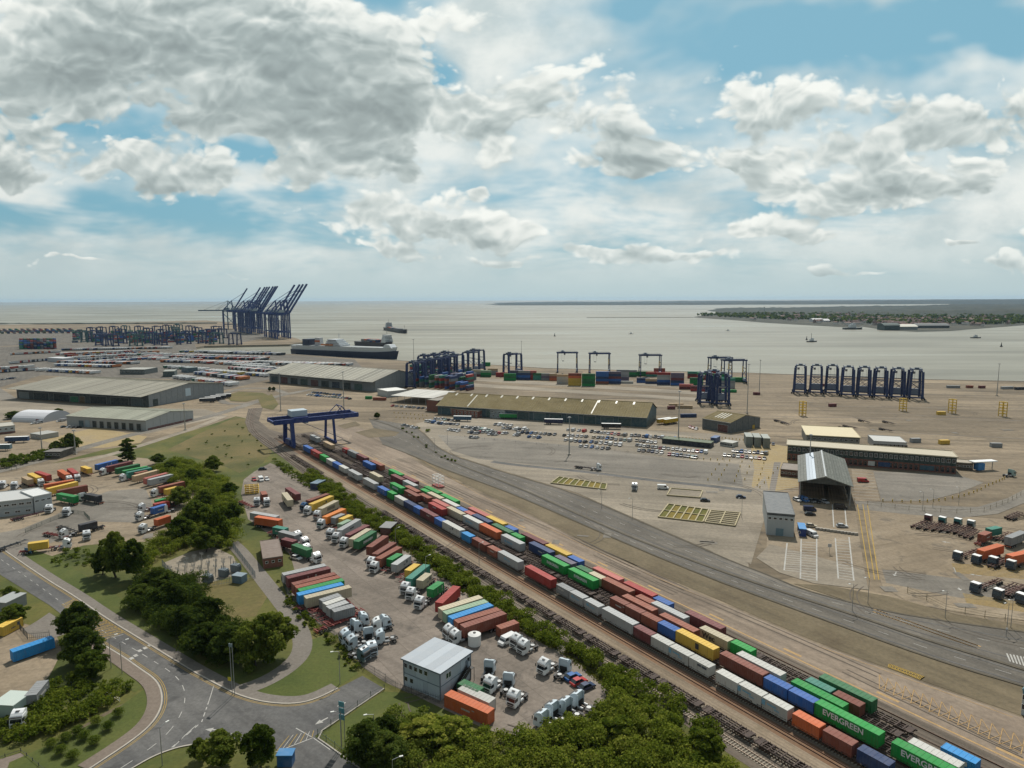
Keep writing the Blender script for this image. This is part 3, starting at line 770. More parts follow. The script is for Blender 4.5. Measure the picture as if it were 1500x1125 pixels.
# container stacking pads behind the olive warehouse
for k, (a, b, c, d) in enumerate([((700, 553), (1060, 578), (1050, 582), (690, 557)), ((690, 561), (1040, 586), (1030, 590), (680, 565)), ((735, 548), (1075, 571), (1066, 575), (728, 551))]):
    psheet('stacking_pad', [a, b, c, d], G_LOT, Z2)
for a, b in [((1085, 596), (1500, 604)), ((1100, 612), (1500, 622)), ((1270, 608), (1500, 622)), ((1090, 570), (1500, 588)), ((1180, 630), (1500, 648))]:
    mb = MB(); add_strip(mb, [P(*a), P(*b)], 1.0, Z2); struct(obj('yard_line', mb.mesh('yard_line', G_FOOT)))

# ---- painted bays (right-hand side)
mw, my, mo = MB(), MB(), MB()
g = crop(1080, 720)
def seg(mb_, f, a, b, w, z=ZM): add_strip(mb_, [P(*f(*a)), P(*f(*b))], w, z)
for (x0, y0), (x1, y1) in [((690, 545), (678, 985)), ((860, 540), (858, 1010)), ((1065, 540), (1095, 985)), ((1215, 530), (1265, 1010)), ((535, 590), (500, 890)), ((1035, 170), (1050, 420)), ((1170, 180), (1190, 420))]:
    seg(mw, g, (x0, y0), (x1, y1), 0.45)
for k in range(15):
    t_ = k / 14
    seg(mw, g, (692 - 10 * t_, 580 + 400 * t_), (860, 590 + 415 * t_), 0.3)
    seg(mw, g, (1068 + 26 * t_, 560 + 420 * t_), (1218 + 46 * t_, 568 + 440 * t_), 0.3)
    if k > 4: seg(mw, g, (532 - 26 * t_, 560 + 330 * t_), (690, 575 + 330 * t_), 0.28)
g = crop(1080, 720)
for dx_ in (0, 60, 110):
    seg(my, g, (1310 + dx_, 170), (1440 + dx_ * .9, 1000), 0.3)
g = crop(1125, 845, 4)
# herringbone bays along the apron
A0, A1, B0, B1 = P(*g(640, 590)), P(*g(1490, 965)), P(*g(640, 675)), P(*g(1490, 1075))
nb = 15
for k in range(nb + 1):
    a = A0.lerp(A1, k / nb); b = B0.lerp(B1, max(0, (k - .35)) / nb)
    add_strip(mo, [a, b], 0.16, ZM)
    if k < nb:
        add_strip(mo, [a, B0.lerp(B1, (k + .65) / nb).lerp(A0.lerp(A1, (k + 1) / nb), .45)], 0.13, ZM)
        add_strip(mo, [b, A0.lerp(A1, (k + 1) / nb).lerp(B0.lerp(B1, (k + .65) / nb), .45)], 0.13, ZM)
        m0 = a.lerp(b, .5); m1 = A0.lerp(A1, (k + .9) / nb).lerp(B0.lerp(B1, (k + .6) / nb), .5)
        add_strip(mo, [a.lerp(b, .9), a.lerp(b, .9) + (m1 - m0)], 0.13, ZM)
h0, h1, h2, h3 = P(*g(700, 528)), P(*g(905, 605)), P(*g(880, 622)), P(*g(690, 545))
for k in range(13):
    add_strip(my, [h0.lerp(h1, k / 12), h3.lerp(h2, min(1, (k + 1) / 12))], 0.18, ZM); add_strip(my, [h0.lerp(h1, min(1, (k + 1) / 12)), h3.lerp(h2, k / 12)], 0.18, ZM)
add_strip(my, [h0, h1, h2, h3, h0], 0.25, ZM)
add_strip(mo, [RF(-130, 26.6), RF(312, 26.6)], 0.5, Z1 + .06)
add_strip(mo, [P(*q) for q in [(583, 652), (700, 724), (870, 808), (960, 848), (1190, 948), (1480, 1056)]], 0.18, Z1 + .07)
for s_ in range(-120, 300, 24):
    add_strip(mo, [RF(s_, 28.5), RF(s_ + 5, 28.5)], 0.8, Z1 + .06)
# dashed double line and rumble marks by the gate road
for k in range(34):
    a = P(1281 + k * 4.5, 897 + k * 1.62, Z3); mo.box((a.x, a.y, Z3 + .04), (1.5, 0.5, .008), 0, R(-58))
    a = P(1280 + k * 4.5, 901 + k * 1.62, Z3); mo.box((a.x, a.y, Z3 + .04), (1.5, 0.5, .008), 0, R(-58))
for k in range(8):
    add_strip(mw, [P(1472 + k * 5, 963 + k * 1.0), P(1477 + k * 5, 975 + k * 1.6)], 0.35, Z3 + .05)
# lane arrows
for tip, tail in [((1308, 848), (1311, 842)), ((1400, 848), (1395, 836)), ((1378, 798), (1390, 800)), ((1418, 846), (1436, 849)), ((1405, 870), (1402, 866))]:
    arrow(mw, tip, tail, ZM, 0.35, 1.2)
# ochre bay stripes left of the inspection shed
for k in range(13):
    seg(mw, crop(1100, 620), (150 - k * 7, 470 + k * 24), (560, 480 + k * 24), 0.3, Z2 + .07)
for k in range(11):
    seg(mw, crop(1100, 620), (1070 + k * 5, 540 + k * 34), (1330 + k * 10, 560 + k * 34), 0.3, Z2 + .07)
for k in range(12):
    seg(mw, crop(930, 630), (1230 - k * 13, 365 + k * 26), (1440 - k * 6, 385 + k * 26), 0.25, Z2 + .07)
for k in range(9):
    seg(my, crop(1300, 740), (690 + k * 5, 680 + k * 12), (1500, 740 + k * 14), 0.3, ZM); seg(my, crop(1300, 740), (810 + k * 5, 1010 + k * 12), (1500, 1120 + k * 12), 0.3, ZM)
# car park lines
for (a, b) in [((640, 628), (760, 636)), ((760, 634), (975, 655)), ((760, 640), (1085, 668)), ((800, 652), (1040, 674)), ((1060, 664), (1125, 672))]:
    seg(mw, lambda x, y: (x, y), a, b, 0.25, Z2 + .04)
struct(obj('white_bay_markings', mw.mesh('white_bay_markings', M_WHITE)))
struct(obj('yellow_bay_markings', my.mesh('yellow_bay_markings', M_YEL)))
struct(obj('orange_line_markings', mo.mesh('orange_line_markings', M_ORNG)))

# ---- railway tracks
def track(name, line, rail_mat=RUSTY, sleepers=True, gauge=1.435):
    root = struct(obj(name, None)); L = resample(line, 4.0)
    for sg in (-1, 1):
        mb_ = MB(); off = off_line(L, sg * gauge / 2)
        for a, b in zip(off[:-1], off[1:]):
            mb_.beam((a.x, a.y, 0.24), (b.x, b.y, 0.24), 0.09, 0.16)
        obj('rail', mb_.mesh('rail', rail_mat), root)
    if sleepers:
        mb_ = MB(); S = resample(line, 0.68)
        for a, b in zip(S[:-1:1], S[1::1]):
            d = (b - a).normalized(); c = (a + b) / 2; ang = math.atan2(d.y, d.x)
            if c.y > 330: continue
            mb_.box((c.x, c.y, 0.11), (0.26, 2.5, 0.12), 0, ang)
        sp = obj('sleepers', mb_.mesh('sleepers', CONCD), root); sp['kind'] = 'stuff'
    return root
SHINY = plain('worn_rail_steel', (0.22, 0.17, 0.13), 0.45, 0.7, 0.25, 2.0)
tail = lambda o: [RF(-140, o)] + [RF(s_, o) for s_ in (-60, 60, 180, 250)]
curve = lambda o, k: [RF(300, o + k * .4), RF(330, o + k), RF(352, o + k + 2.5), RF(380, o + k + 8), RF(420, o + k + 19), RF(455, o + k + 30)]
track('railway_track', tail(-14.0) + curve(-14.0, 2.5), SHINY)
track('railway_track', tail(-10.3) + curve(-10.3, 1.5), RUSTY)
for o in (1.2, 8.2, 11.4, 15.0, 18.4):
    track('railway_track', [RF(-140, o), RF(312, o)], RUSTY, sleepers=(o < 2))
track('loop_track', [RF(160, -16.6), RF(200, -15.6), RF(250, -13.2), RF(300, -7.5), RF(318, -4)], SHINY, False)
for o in (-3.0, -2.0, 22.6):
    mb_ = MB(); mb_.beam(RF(-140, o, .2), RF(312, o, .2), 0.12, 0.2); struct(obj('crane_rail', mb_.mesh('crane_rail', RUSTY)))

# ---- wear: repair patches and curved tyre marks
TYREM = ground('tyre_marks', [(0.085, 0.072, 0.058), (0.12, 0.10, 0.08)], 0.3, 2.0, bump=0)
random.seed(77)
mb, mt = MB(), MB()
for x0, y0, x1, y1, n, hd in [(430, 760, 860, 1040, 26, 40), (620, 690, 1450, 1060, 0, 0), (760, 690, 1080, 800, 16, -12), (1290, 770, 1500, 900, 14, -5), (1100, 570, 1500, 640, 22, -6), (650, 640, 1080, 700, 14, -12), (10, 690, 230, 790, 10, 20)]:
    for k in range(n):
        px, py = random.uniform(x0, x1), random.uniform(y0, y1)
        if y0 == 760 and (py - 700) < (px - 420) * .60 - 10: continue
        if y0 == 760 and px < 420 + (py - 800) * .7: continue
        c = P(px, py); q = random.random()
        if q < .4: mb.box((c.x, c.y, .155), (random.uniform(2, 7), random.uniform(1.5, 4), .006), 0, R(hd + random.choice((0, 90))))
        else:
            r_ = random.uniform(10, 28); a0 = random.uniform(0, 6.28); da = random.uniform(.5, 1.4)
            for w_ in (0, 1.9): add_strip(mt, [(c.x + (r_ + w_) * math.cos(a0 + da * i / 10), c.y + (r_ + w_) * math.sin(a0 + da * i / 10), 0) for i in range(11)], .32, .152)
for k in range(14):
    o = random.uniform(28, 36); s0 = random.uniform(-100, 180); L_ = random.uniform(20, 70); dr = random.uniform(-3, 3)
    for w_ in (0, 2.0): add_strip(mt, [RF(s0 + L_ * i / 8, o + w_ + dr * (i / 8) ** 2) for i in range(9)], .3, .132)
struct(obj('surface_repairs', mb.mesh('surface_repairs', G_GREY)))
struct(obj('tyre_marks', mt.mesh('tyre_marks', TYREM)))

# ============================================================ VEGETATION
def leaf_mat(name, dark, mid, light, scale=0.35):
    m, t, b = new_mat(name)
    g = t.new('ShaderNodeNewGeometry'); oi = t.new('ShaderNodeObjectInfo')
    n = t.noise(g.outputs['Position'], scale * .5, 4, 0.65)
    isl = g.outputs['Random Per Island']
    f = t.math('ADD', t.math('MULTIPLY', n.outputs[0], 0.75), t.math('MULTIPLY', isl, 0.35))
    f = t.math('ADD', f, t.math('MULTIPLY_ADD', oi.outputs['Random'], 0.36, -0.23))
    c = t.ramp(f, [(0.30, dark), (0.52, mid), (0.80, light)])
    d = t.new('ShaderNodeBsdfDiffuse'); t.put(d.inputs[0], c)
    tr = t.new('ShaderNodeBsdfTranslucent'); t.put(tr.inputs[0], t.mix(0.4, c, (0.16, 0.20, 0.02)))
    mx = t.new('ShaderNodeMixShader'); mx.inputs[0].default_value = 0.48
    t.l.new(d.outputs[0], mx.inputs[1]); t.l.new(tr.outputs[0], mx.inputs[2])
    t.l.new(mx.outputs[0], t.n['Material Output'].inputs[0]); t.n.remove(b)
    return m
LEAF = leaf_mat('green_foliage', (0.036, 0.062, 0.011), (0.10, 0.142, 0.022), (0.21, 0.235, 0.045))
LEAFD = leaf_mat('dark_foliage', (0.024, 0.042, 0.011), (0.058, 0.092, 0.019), (0.13, 0.16, 0.034))
LEAFY = leaf_mat('scrub_foliage', (0.055, 0.085, 0.011), (0.165, 0.205, 0.026), (0.31, 0.31, 0.06))
def leaves(centers, radii, n_each, size, rng, squash=0.85):
    """leaf-sized faces spread through the outer shell of many overlapping clumps"""
    allv = []
    for c, r, n in zip(centers, radii, n_each):
        n = int(n)
        d = rng.normal(size=(n, 3)); d /= np.linalg.norm(d, axis=1)[:, None]
        d[:, 2] = np.where(d[:, 2] < -0.35, -d[:, 2], d[:, 2])
        rad = r * (0.58 + 0.56 * rng.random(n))
        pos = np.asarray(c) + d * rad[:, None] * np.array([1, 1, squash])
        nr = d + rng.normal(scale=0.55, size=(n, 3)); nr /= np.linalg.norm(nr, axis=1)[:, None]
        t1 = np.cross(nr, rng.normal(size=(n, 3))); t1 /= np.linalg.norm(t1, axis=1)[:, None] + 1e-9
        t2 = np.cross(nr, t1)
        s = size * (0.55 + 0.9 * rng.random(n))[:, None]
        q = np.stack([pos - t1 * s * .5 - t2 * s * .22, pos + t1 * s * .1 - t2 * s * .5, pos + t1 * s * .55 + t2 * s * .15, pos - t1 * s * .15 + t2 * s * .5], 1)
        allv.append(q.reshape(-1, 3))
    return np.concatenate(allv)
def quads_mesh(name, v, mats, mat_idx=None):
    nq = len(v) // 4
    me = bpy.data.meshes.new(name)
    me.vertices.add(len(v)); me.vertices.foreach_set('co', v.astype(np.float32).ravel())
    me.loops.add(nq * 4); me.loops.foreach_set('vertex_index', np.arange(nq * 4, dtype=np.int32))
    me.polygons.add(nq); me.polygons.foreach_set('loop_start', np.arange(0, nq * 4, 4, dtype=np.int32))
    me.polygons.foreach_set('loop_total', np.full(nq, 4, dtype=np.int32))
    me.update()
    for m in mats: me.materials.append(m)
    me.validate()
    return me
def crown_clumps(h, r, rng, n=16, base=0.3, conical=0.0):
    cs, rs = [], []
    for i in range(n):
        f = (i + 0.5) / n
        z = h * (base + (1 - base) * f * 0.92)
        prof = math.sin(math.pi * (0.16 + 0.80 * f)) if not conical else (1 - f * conical)
        a = i * 2.4 + rng.random()
        rr = r * max(0.18, prof) * (0.30 + 0.62 * rng.random())
        cs.append((rr * math.cos(a), rr * math.sin(a), z)); rs.append(r * (0.20 + 0.24 * rng.random() + (0.45 if n < 12 else 0)) * max(0.5, prof)); cs[-1] = tuple(np.array(cs[-1]) * (np.array([.4, .4, 1]) if n < 12 else 1))
    return cs, rs
def trunk_mesh(h, r, rng):
    mb_ = MB(); top = h * 0.62
    mb_.cyl((0, 0, 0), (0.1, 0, top * .5), r, 7, 0, r * .75, False); mb_.cyl((0.1, 0, top * .5), (0, 0.1, top), r * .75, 7, 0, r * .35, False)
    for k in range(5):
        a = k * 1.26 + rng.random(); z = h * (0.25 + 0.08 * k)
        mb_.cyl((0, 0, z), (math.cos(a) * r * 6, math.sin(a) * r * 6, z + h * .18), r * .4, 5, 0, r * .12, False)
    return mb_.mesh('trunk', WOODD)
TREE_KINDS = {}
rng_t = np.random.default_rng(21)
for kind, (mat, n, base, con, leaf) in {'broad': (LEAF, 46, .18, 0, .085), 'dark': (LEAFD, 46, .12, 0, .085), 'column': (LEAFD, 30, .03, .45, .085), 'bush': (LEAFY, 24, .08, 0, .12), 'ball': (LEAF, 9, .30, 0, .10), 'willow': (LEAF, 44, .10, .30, .08)}.items():
    vs = []
    for k in range(3):
        cs, rs = crown_clumps(1.0, 0.42 if kind != 'column' else 0.16, rng_t, n, base, con)
        ne = [{'bush': 190, 'ball': 260}.get(kind, 260)] * n
        v = leaves(cs, rs, ne, leaf * (0.46 if kind != 'bush' else .62), rng_t, 0.8)
        vs.append(quads_mesh('crown', v, [mat]))
    TREE_KINDS[kind] = vs
TRUNK = trunk_mesh(1.0, 0.022, rng_t)
def tree(kind, px, py, h, w, label, name='broadleaf_tree', group=None):
    b = P(px, py)
    t_ = thing(name, label, 'tree' if name.endswith('tree') else 'bush', b, random.random() * 6.28, group)
    tr_ = obj('trunk', TRUNK, t_); tr_.scale = (h, h, h)
    c_ = obj('crown', random.choice(TREE_KINDS[kind]), t_)
    s_ = w / (0.84 if kind != 'column' else .42)
    c_.scale = (s_, s_, h)
    return t_
# trees one can tell apart: kind, base px, base py, height m, crown width m, label
TREES = [
 ('broad', 168, 842, 16, 10, 'tall full-crowned tree beside the lorry park, left of the substation'),
 ('broad', 196, 846, 14, 9, 'rounded tree leaning right of the tall lorry-park tree'),
 ('dark', 148, 838, 10, 7, 'dark lower tree at the left foot of the tall lorry-park tree'),
 ('dark', 112, 934, 11, 11, 'dark spreading conifer overhanging the box junction'),
 ('dark', 118, 968, 10, 10, 'dark tree below the spreading conifer, by the depot fence'),
 ('broad', 130, 990, 7, 8, 'light green bushy tree in front of the depot, below the dark pair'),
 ('broad', 398, 965, 13, 11, 'big round tree beside the bend of the access track'),
 ('willow', 372, 972, 12, 10, 'large grey-green tree left of the round tree by the track'),
 ('dark', 335, 968, 10, 10, 'dark tree above the road signs at the junction'),
 ('dark', 300, 958, 9, 10, 'dark tree at the roadside left of the road signs'),
 ('dark', 268, 930, 9, 10, 'dark roadside tree at the lower end of the wood'),
 ('column', 186, 672, 14, 13, 'tall dark poplar standing alone above the lorry park'),
 ('dark', 103, 658, 12, 12, 'dark round tree by the roadside below the small white shed'),
 ('dark', 82, 660, 8, 10, 'smaller tree left of the dark round roadside tree'),
 ('willow', 312, 795, 15, 12, 'tall feathery tree rising in the middle of the wood'),
 ('broad', 262, 738, 9, 11, 'domed pale green tree at the edge of the lorry park'),
 ('broad', 285, 768, 11, 11, 'dark broad tree below the domed pale tree'),
 ('broad', 300, 742, 9, 9, 'mid green tree right of the domed pale tree'),
 ('broad', 262, 790, 10, 11, 'dark tree above the substation, left side'),
 ('broad', 300, 806, 10, 11, 'dark tree right behind the substation'),
 ('broad', 250, 690, 7, 9, 'rounded tree at the top end of the hedge behind the trailers'),
 ('broad', 312, 688, 9, 9, 'dark round tree at the edge of the dry field'),
 ('broad', 232, 676, 6, 8, 'low tree right of the poplar behind the trailers'),
 ('broad', 282, 705, 8, 9, 'leafy tree above the domed tree, below the dry field'),
 ('broad', 335, 725, 7, 8, 'dark tree right of the wood near the yellow frames'),
 ('broad', 340, 760, 8, 9, 'tree at the right edge of the wood beside the truck yard'),
 ('dark', 230, 862, 8, 9, 'dark tree below the substation on the left'),
 ('dark', 205, 885, 7, 9, 'dark tree at the verge above the box junction'),
 ('dark', 250, 890, 9, 11, 'broad dark tree in the lower wood'),
 ('dark', 300, 915, 9, 10, 'dark tree below the dry lawn'),
 ('broad', 320, 1122, 8, 8, 'leafy tree at the bottom edge left of the junction exit'),
 ('broad', 289, 1112, 5, 4, 'small light tree at the bottom kerb, leftmost of three'),
 ('broad', 378, 1122, 9, 7, 'dense green tree next to the blue bin at the bottom'),
 ('dark', 533, 1116, 9, 9, 'dark round tree below the lawn, right of the junction exit'),
 ('dark', 562, 1085, 6, 6, 'dark bush on the lawn below the gate'),
 ('dark', 25, 880, 4, 4, 'dark spiky tree by the left road edge'),
 ('broad', 18, 910, 6, 8, 'tree at the left edge behind the yellow container'),
 ('broad', 12, 872, 4, 5, 'pale low tree at the far left by the road'),
 ('broad', 552, 612, 5, 5, 'small dark tree on the island near the rail gantry'),
 ('broad', 401, 571, 5, 4, 'small tree in front of the pale warehouse, right of a pair'),
 ('broad', 395, 571, 5, 4, 'small tree in front of the pale warehouse, left of a pair'),
 ('dark', 60, 605, 5, 9, 'low tree behind the round-roofed shed'),
 ('dark', 85, 602, 5, 8, 'low tree right of the round-roofed shed'),
 ('dark', 20, 608, 6, 14, 'wide low trees left of the round-roofed shed'),
 ('dark', 560, 1120, 7, 9, 'dark bush at the bottom right of the round dark tree'),
 ('bush', 660, 1090, 6, 10, 'rounded bush directly below the orange container'),
 ('bush', 610, 1085, 5, 9, 'green bush left of the orange container'),
 ('bush', 1030, 1118, 7, 9, 'round dark green bush at the bottom next to the track'),
 ('bush', 905, 1085, 5, 9, 'bush below the row of parked tractor units'),
]
for kd, px, py, h, w, lb in TREES:
    tree(kd, px, py, h, w, lb, 'leafy_bush' if kd == 'bush' or h <= 5 else ('poplar_tree' if kd == 'column' else 'broadleaf_tree'))
# round clipped shrubs in the planting bed
for i, (x, y) in enumerate([(680, 790), (550, 840), (620, 870), (445, 895), (480, 925), (370, 935), (540, 955), (285, 970), (340, 1010), (415, 1040)]):
    tree('ball', 0 + x / 4, 845 + y / 4 + 3, 1.9, 3.0, 'round clipped shrub in the corner bed, %s counted from the bend' % nth(i + 1), 'clipped_shrub', 'clipped shrubs in the corner bed')

# scrub and hedges that read as one mass
def scrub(name, label, poly, n, hmin, hmax, mat, seed, dens=420, leaf=0.36, world_poly=False):
    rg = np.random.default_rng(seed)
    W_ = poly if world_poly else [P(*q) for q in poly]
    xs = [q.x for q in W_]; ys = [q.y for q in W_]
    def inside(x, y):
        c = False; j = len(W_) - 1
        for i in range(len(W_)):
            if (W_[i].y > y) != (W_[j].y > y) and x < (W_[j].x - W_[i].x) * (y - W_[i].y) / (W_[j].y - W_[i].y + 1e-9) + W_[i].x: c = not c
            j = i
        return c
    cs, rs, ns = [], [], []
    tries = 0
    while len(cs) < n and tries < n * 60:
        tries += 1
        x = xs[0] + 0; x = min(xs) + rg.random() * (max(xs) - min(xs)); y = min(ys) + rg.random() * (max(ys) - min(ys))
        if not inside(x, y): continue
        h = hmin + (hmax - hmin) * rg.random() ** 1.6
        r = h * (0.55 + 0.25 * rg.random())
        for k in range(4):
            a = rg.random() * 6.28; q = r * (0.15 + 0.55 * rg.random())
            cs.append((x + q * math.cos(a), y + q * math.sin(a), h * (0.35 + 0.35 * rg.random()))); rr = r * (0.42 + 0.3 * rg.random()); rs.append(rr)
            ns.append(dens * 0.25 * max(0.3, rr * rr / 2.2))
    v = leaves(cs, rs, ns, leaf, rg, 0.85)
    o = obj(name, quads_mesh(name, v, [mat]))
    return stuff(o, label, 'scrub')
scrub('hedge_scrub', 'overgrown hedge between the truck yard and the railway', [(446, 700), (455, 690), (520, 735), (565, 768), (600, 788), (660, 830), (720, 870), (790, 918), (850, 955), (905, 985), (960, 1018), (1010, 1052), (1060, 1088), (1015, 1080), (930, 1050), (892, 1018), (850, 968), (790, 945), (735, 910), (680, 872), (620, 828), (575, 790), (530, 765), (490, 735)], 2300, 1.5, 3.8, LEAFY, 1)
scrub('hedge_scrub', 'thick scrub filling the bottom right beside the nearest track', [(640, 1110), (690, 1085), (735, 1085), (790, 1094), (815, 1070), (862, 1052), (890, 1022), (935, 1050), (1000, 1090), (1085, 1150), (900, 1190), (700, 1180), (600, 1150)], 1300, 1.6, 4.4, LEAFY, 2, 460)
scrub('wood_undergrowth', 'dense undergrowth of the wood between lorry park and truck yard', [(215, 690), (262, 672), (330, 700), (352, 740), (345, 790), (332, 806), (300, 796), (240, 812), (205, 850), (215, 800), (262, 765), (285, 725)], 2100, 2.0, 5.2, LEAFY, 3, 260)
scrub('wood_undergrowth', 'dark undergrowth below the substation', [(200, 850), (250, 850), (300, 858), (290, 890), (330, 910), (350, 935), (350, 965), (310, 975), (265, 945), (225, 915), (190, 890)], 1000, 2.4, 5.5, LEAFD, 4, 320)
scrub('hedge_scrub', 'bushes around the depot at lower left', [(70, 1000), (120, 985), (150, 1000), (190, 1005), (170, 1025), (120, 1050), (60, 1075), (0, 1092), (-20, 1060), (40, 1035)], 760, 1.2, 3.0, LEAFY, 5, 360)
scrub('hedge_scrub', 'green bank of bushes along the left road', [(0, 672), (40, 662), (90, 655), (100, 662), (50, 672), (0, 684)], 420, 1.5, 3.5, LEAF, 6, 240, 0.6)
scrub('hedge_scrub', 'low hedge along the grass beside the far tracks', [(395, 672), (405, 672), (450, 700), (470, 716), (455, 716), (420, 695)], 420, 1.0, 2.4, LEAFY, 7, 240)
scrub('verge_bushes', 'dark bushes on the grass verge beside the lorry park', [(66, 806), (112, 800), (140, 815), (120, 828), (80, 826)], 108, 1.0, 2.2, LEAF, 8, 300)
scrub('yard_fence_weeds', 'brown weeds along the fence between track and truck yard', [(404, 850), (412, 848), (440, 895), (470, 920), (500, 950), (520, 980), (510, 985), (480, 950), (440, 915), (415, 880)], 192, 0.7, 1.8, LEAFY, 9, 240)
scrub('lower_bushes', 'thick bushes below the lawn at the bottom centre', [(560, 1060), (610, 1050), (650, 1070), (680, 1085), (640, 1110), (600, 1130), (540, 1120)], 224, 1.4, 3.2, LEAF, 10, 380)
scrub('field_bushes', 'low bushes scattered over the dry field', [(262, 660), (300, 636), (340, 616), (362, 620), (378, 642), (392, 664), (360, 690), (318, 678)], 90, .8, 2.0, LEAF, 12, 200)
# grass tufts give the rough ground an uneven nap
def tufts(name, label, poly, n, seed, mat, s=0.5):
    rg = np.random.default_rng(seed); W_ = [P(*q) for q in poly]
    tri = tessellate_polygon([W_]); A = []
    for t_ in tri:
        a, b, c = (W_[k] for k in t_); A.append(((b - a).cross(c - a)).length / 2)
    A = np.array(A); A /= A.sum(); pick = rg.choice(len(tri), n, p=A); u_ = rg.random((n, 2)); fl = u_.sum(1) > 1; u_[fl] = 1 - u_[fl]
    T = np.array([[(W_[k].x, W_[k].y, 0) for k in t_] for t_ in tri])[pick]
    pos = T[:, 0] + (T[:, 1] - T[:, 0]) * u_[:, :1] + (T[:, 2] - T[:, 0]) * u_[:, 1:]
    a = rg.random(n) * 6.28; hh = s * (0.3 + 0.9 * rg.random(n)); ww = s * 0.6
    dx_ = np.stack([np.cos(a), np.sin(a), np.zeros(n)], 1) * ww; up = np.stack([rg.normal(scale=.25, size=n), rg.normal(scale=.25, size=n), np.ones(n)], 1) * hh[:, None]
    v = np.stack([pos - dx_, pos + dx_, pos + dx_ * .5 + up, pos - dx_ * .5 + up], 1).reshape(-1, 3)
    return stuff(obj(name, quads_mesh(name, v, [mat])), label, 'grass')
LEAFG = leaf_mat('long_grass', (0.05, 0.065, 0.014), (0.10, 0.105, 0.026), (0.19, 0.16, 0.055), 0.08)
tufts('long_grass', 'rough grass round the truck yard hedge', [(446, 700), (520, 735), (600, 790), (720, 872), (850, 958), (905, 1000), (886, 1012), (800, 945), (700, 882), (560, 785), (470, 720)], 14000, 5, LEAFG, 0.4)

# ============================================================ KITS
# ---- shipping containers
CW = 2.44
CCOL = {'brown': (0.175, 0.050, 0.032), 'red': (0.31, 0.035, 0.030), 'maroon': (0.135, 0.034, 0.036), 'orange': (0.50, 0.115, 0.035), 'bright orange': (0.62, 0.19, 0.03), 'rust': (0.23, 0.068, 0.038),
        'green': (0.006, 0.20, 0.045), 'dark green': (0.018, 0.125, 0.045), 'teal': (0.035, 0.20, 0.15), 'sage': (0.21, 0.31, 0.21), 'blue': (0.025, 0.105, 0.34), 'dark blue': (0.020, 0.045, 0.125), 'sky blue': (0.02, 0.24, 0.56),
        'white': (0.44, 0.44, 0.41), 'grey': (0.22, 0.23, 0.235), 'pale grey': (0.34, 0.35, 0.35), 'cream': (0.43, 0.38, 0.27), 'yellow': (0.58, 0.38, 0.055), 'tan': (0.42, 0.31, 0.19), 'pink': (0.42, 0.12, 0.10), 'black': (0.03, 0.032, 0.04), 'purple grey': (0.13, 0.11, 0.16)}
def cont_parts(L, H):
    a = L / 2; w = CW / 2
    fr = MB()
    for sx in (-1, 1):
        for sy in (-1, 1):
            fr.box((sx * (a - .07), sy * (w - .07), H / 2), (.14, .14, H))
        fr.box((sx * (a - .06), 0, .09), (.12, CW - .28, .18)); fr.box((sx * (a - .06), 0, H - .06), (.12, CW - .28, .12))
    for sy in (-1, 1):
        fr.box((0, sy * (w - .05), .09), (L - .28, .10, .18)); fr.box((0, sy * (w - .05), H - .05), (L - .28, .10, .10))
    sd = MB(); nw = int(L / 0.56); st = (L - .28) / nw
    for sy in (-1, 1):
        pts = []
        for k in range(nw):
            x = -a + .14 + k * st
            pts += [(x, .03), (x + st * .35, .03), (x + st * .5, .075), (x + st * .85, .075)]
        pts.append((a - .14, .03))
        v = []
        for x, d in pts: v += [(x, sy * (w - d), .18), (x, sy * (w - d), H - .10)]
        sd.add(v, [(2 * i, 2 * i + 2, 2 * i + 3, 2 * i + 1) for i in range(len(pts) - 1)])
    sd.box((-a + .05, 0, H / 2), (.04, CW - .28, H - .3))
    rf = MB(); nr = max(4, int(L / 1.0)); st = (L - .2) / nr
    for k in range(nr):
        x = -a + .1 + k * st
        rf.box((x + st * .48, 0, H - .018), (st * .93, CW - .20, .036)); 
    rf.box((0, 0, H - .05), (L - .2, CW - .2, .03))
    dr = MB(); dr.box((0, 0, 0), (.05, 1.06, H - .32))
    for y in (-.28, .28): dr.cyl((.045, y, -H / 2 + .2), (.045, y, H / 2 - .2), .025, 5)
    for z in (-.7, 0, .7): dr.box((.03, 0, z), (.03, 1.0, .05))
    return fr.mesh('frame', PAINT), sd.mesh('side_panels', PAINT), rf.mesh('roof', PAINT), dr.mesh('door', PAINT)
CKIT = {}
for L in (6.06, 9.12, 12.19, 13.72):
    for H in (2.59, 2.90):
        fr, sd, rf, dr = cont_parts(L, H)
        k = Kit(); k.add('frame', fr); k.add('side_panel', sd); k.add('roof', rf)
        k.add('door', dr, (L / 2 - .035, .56, H / 2)); k.add('door', dr, (L / 2 - .035, -.56, H / 2))
        CKIT[(L, H)] = k
def far_cont(L, H):
    m = MB(); m.box((0, 0, H / 2), (L, CW, H)); m.box((L / 2 + .02, 0, H / 2), (.03, CW - .3, H - .3))
    for k in range(int(L / 1.2)):
        for sy in (-1, 1): m.box((-L / 2 + .8 + k * 1.2, sy * (CW / 2 + .015), H / 2), (.5, .03, H - .4))
    return m.mesh('container', PAINT)
FARC = {L: far_cont(L, 2.6) for L in (6.06, 12.19, 13.72)}
def snapL(L):
    return min((6.06, 9.12, 12.19, 13.72), key=lambda q: abs(q - L) * (1.0 if q != 9.12 else 1.25))
LEN_WORD = {6.06: 'short', 9.12: 'mid-length', 12.19: 'long', 13.72: 'extra-long'}
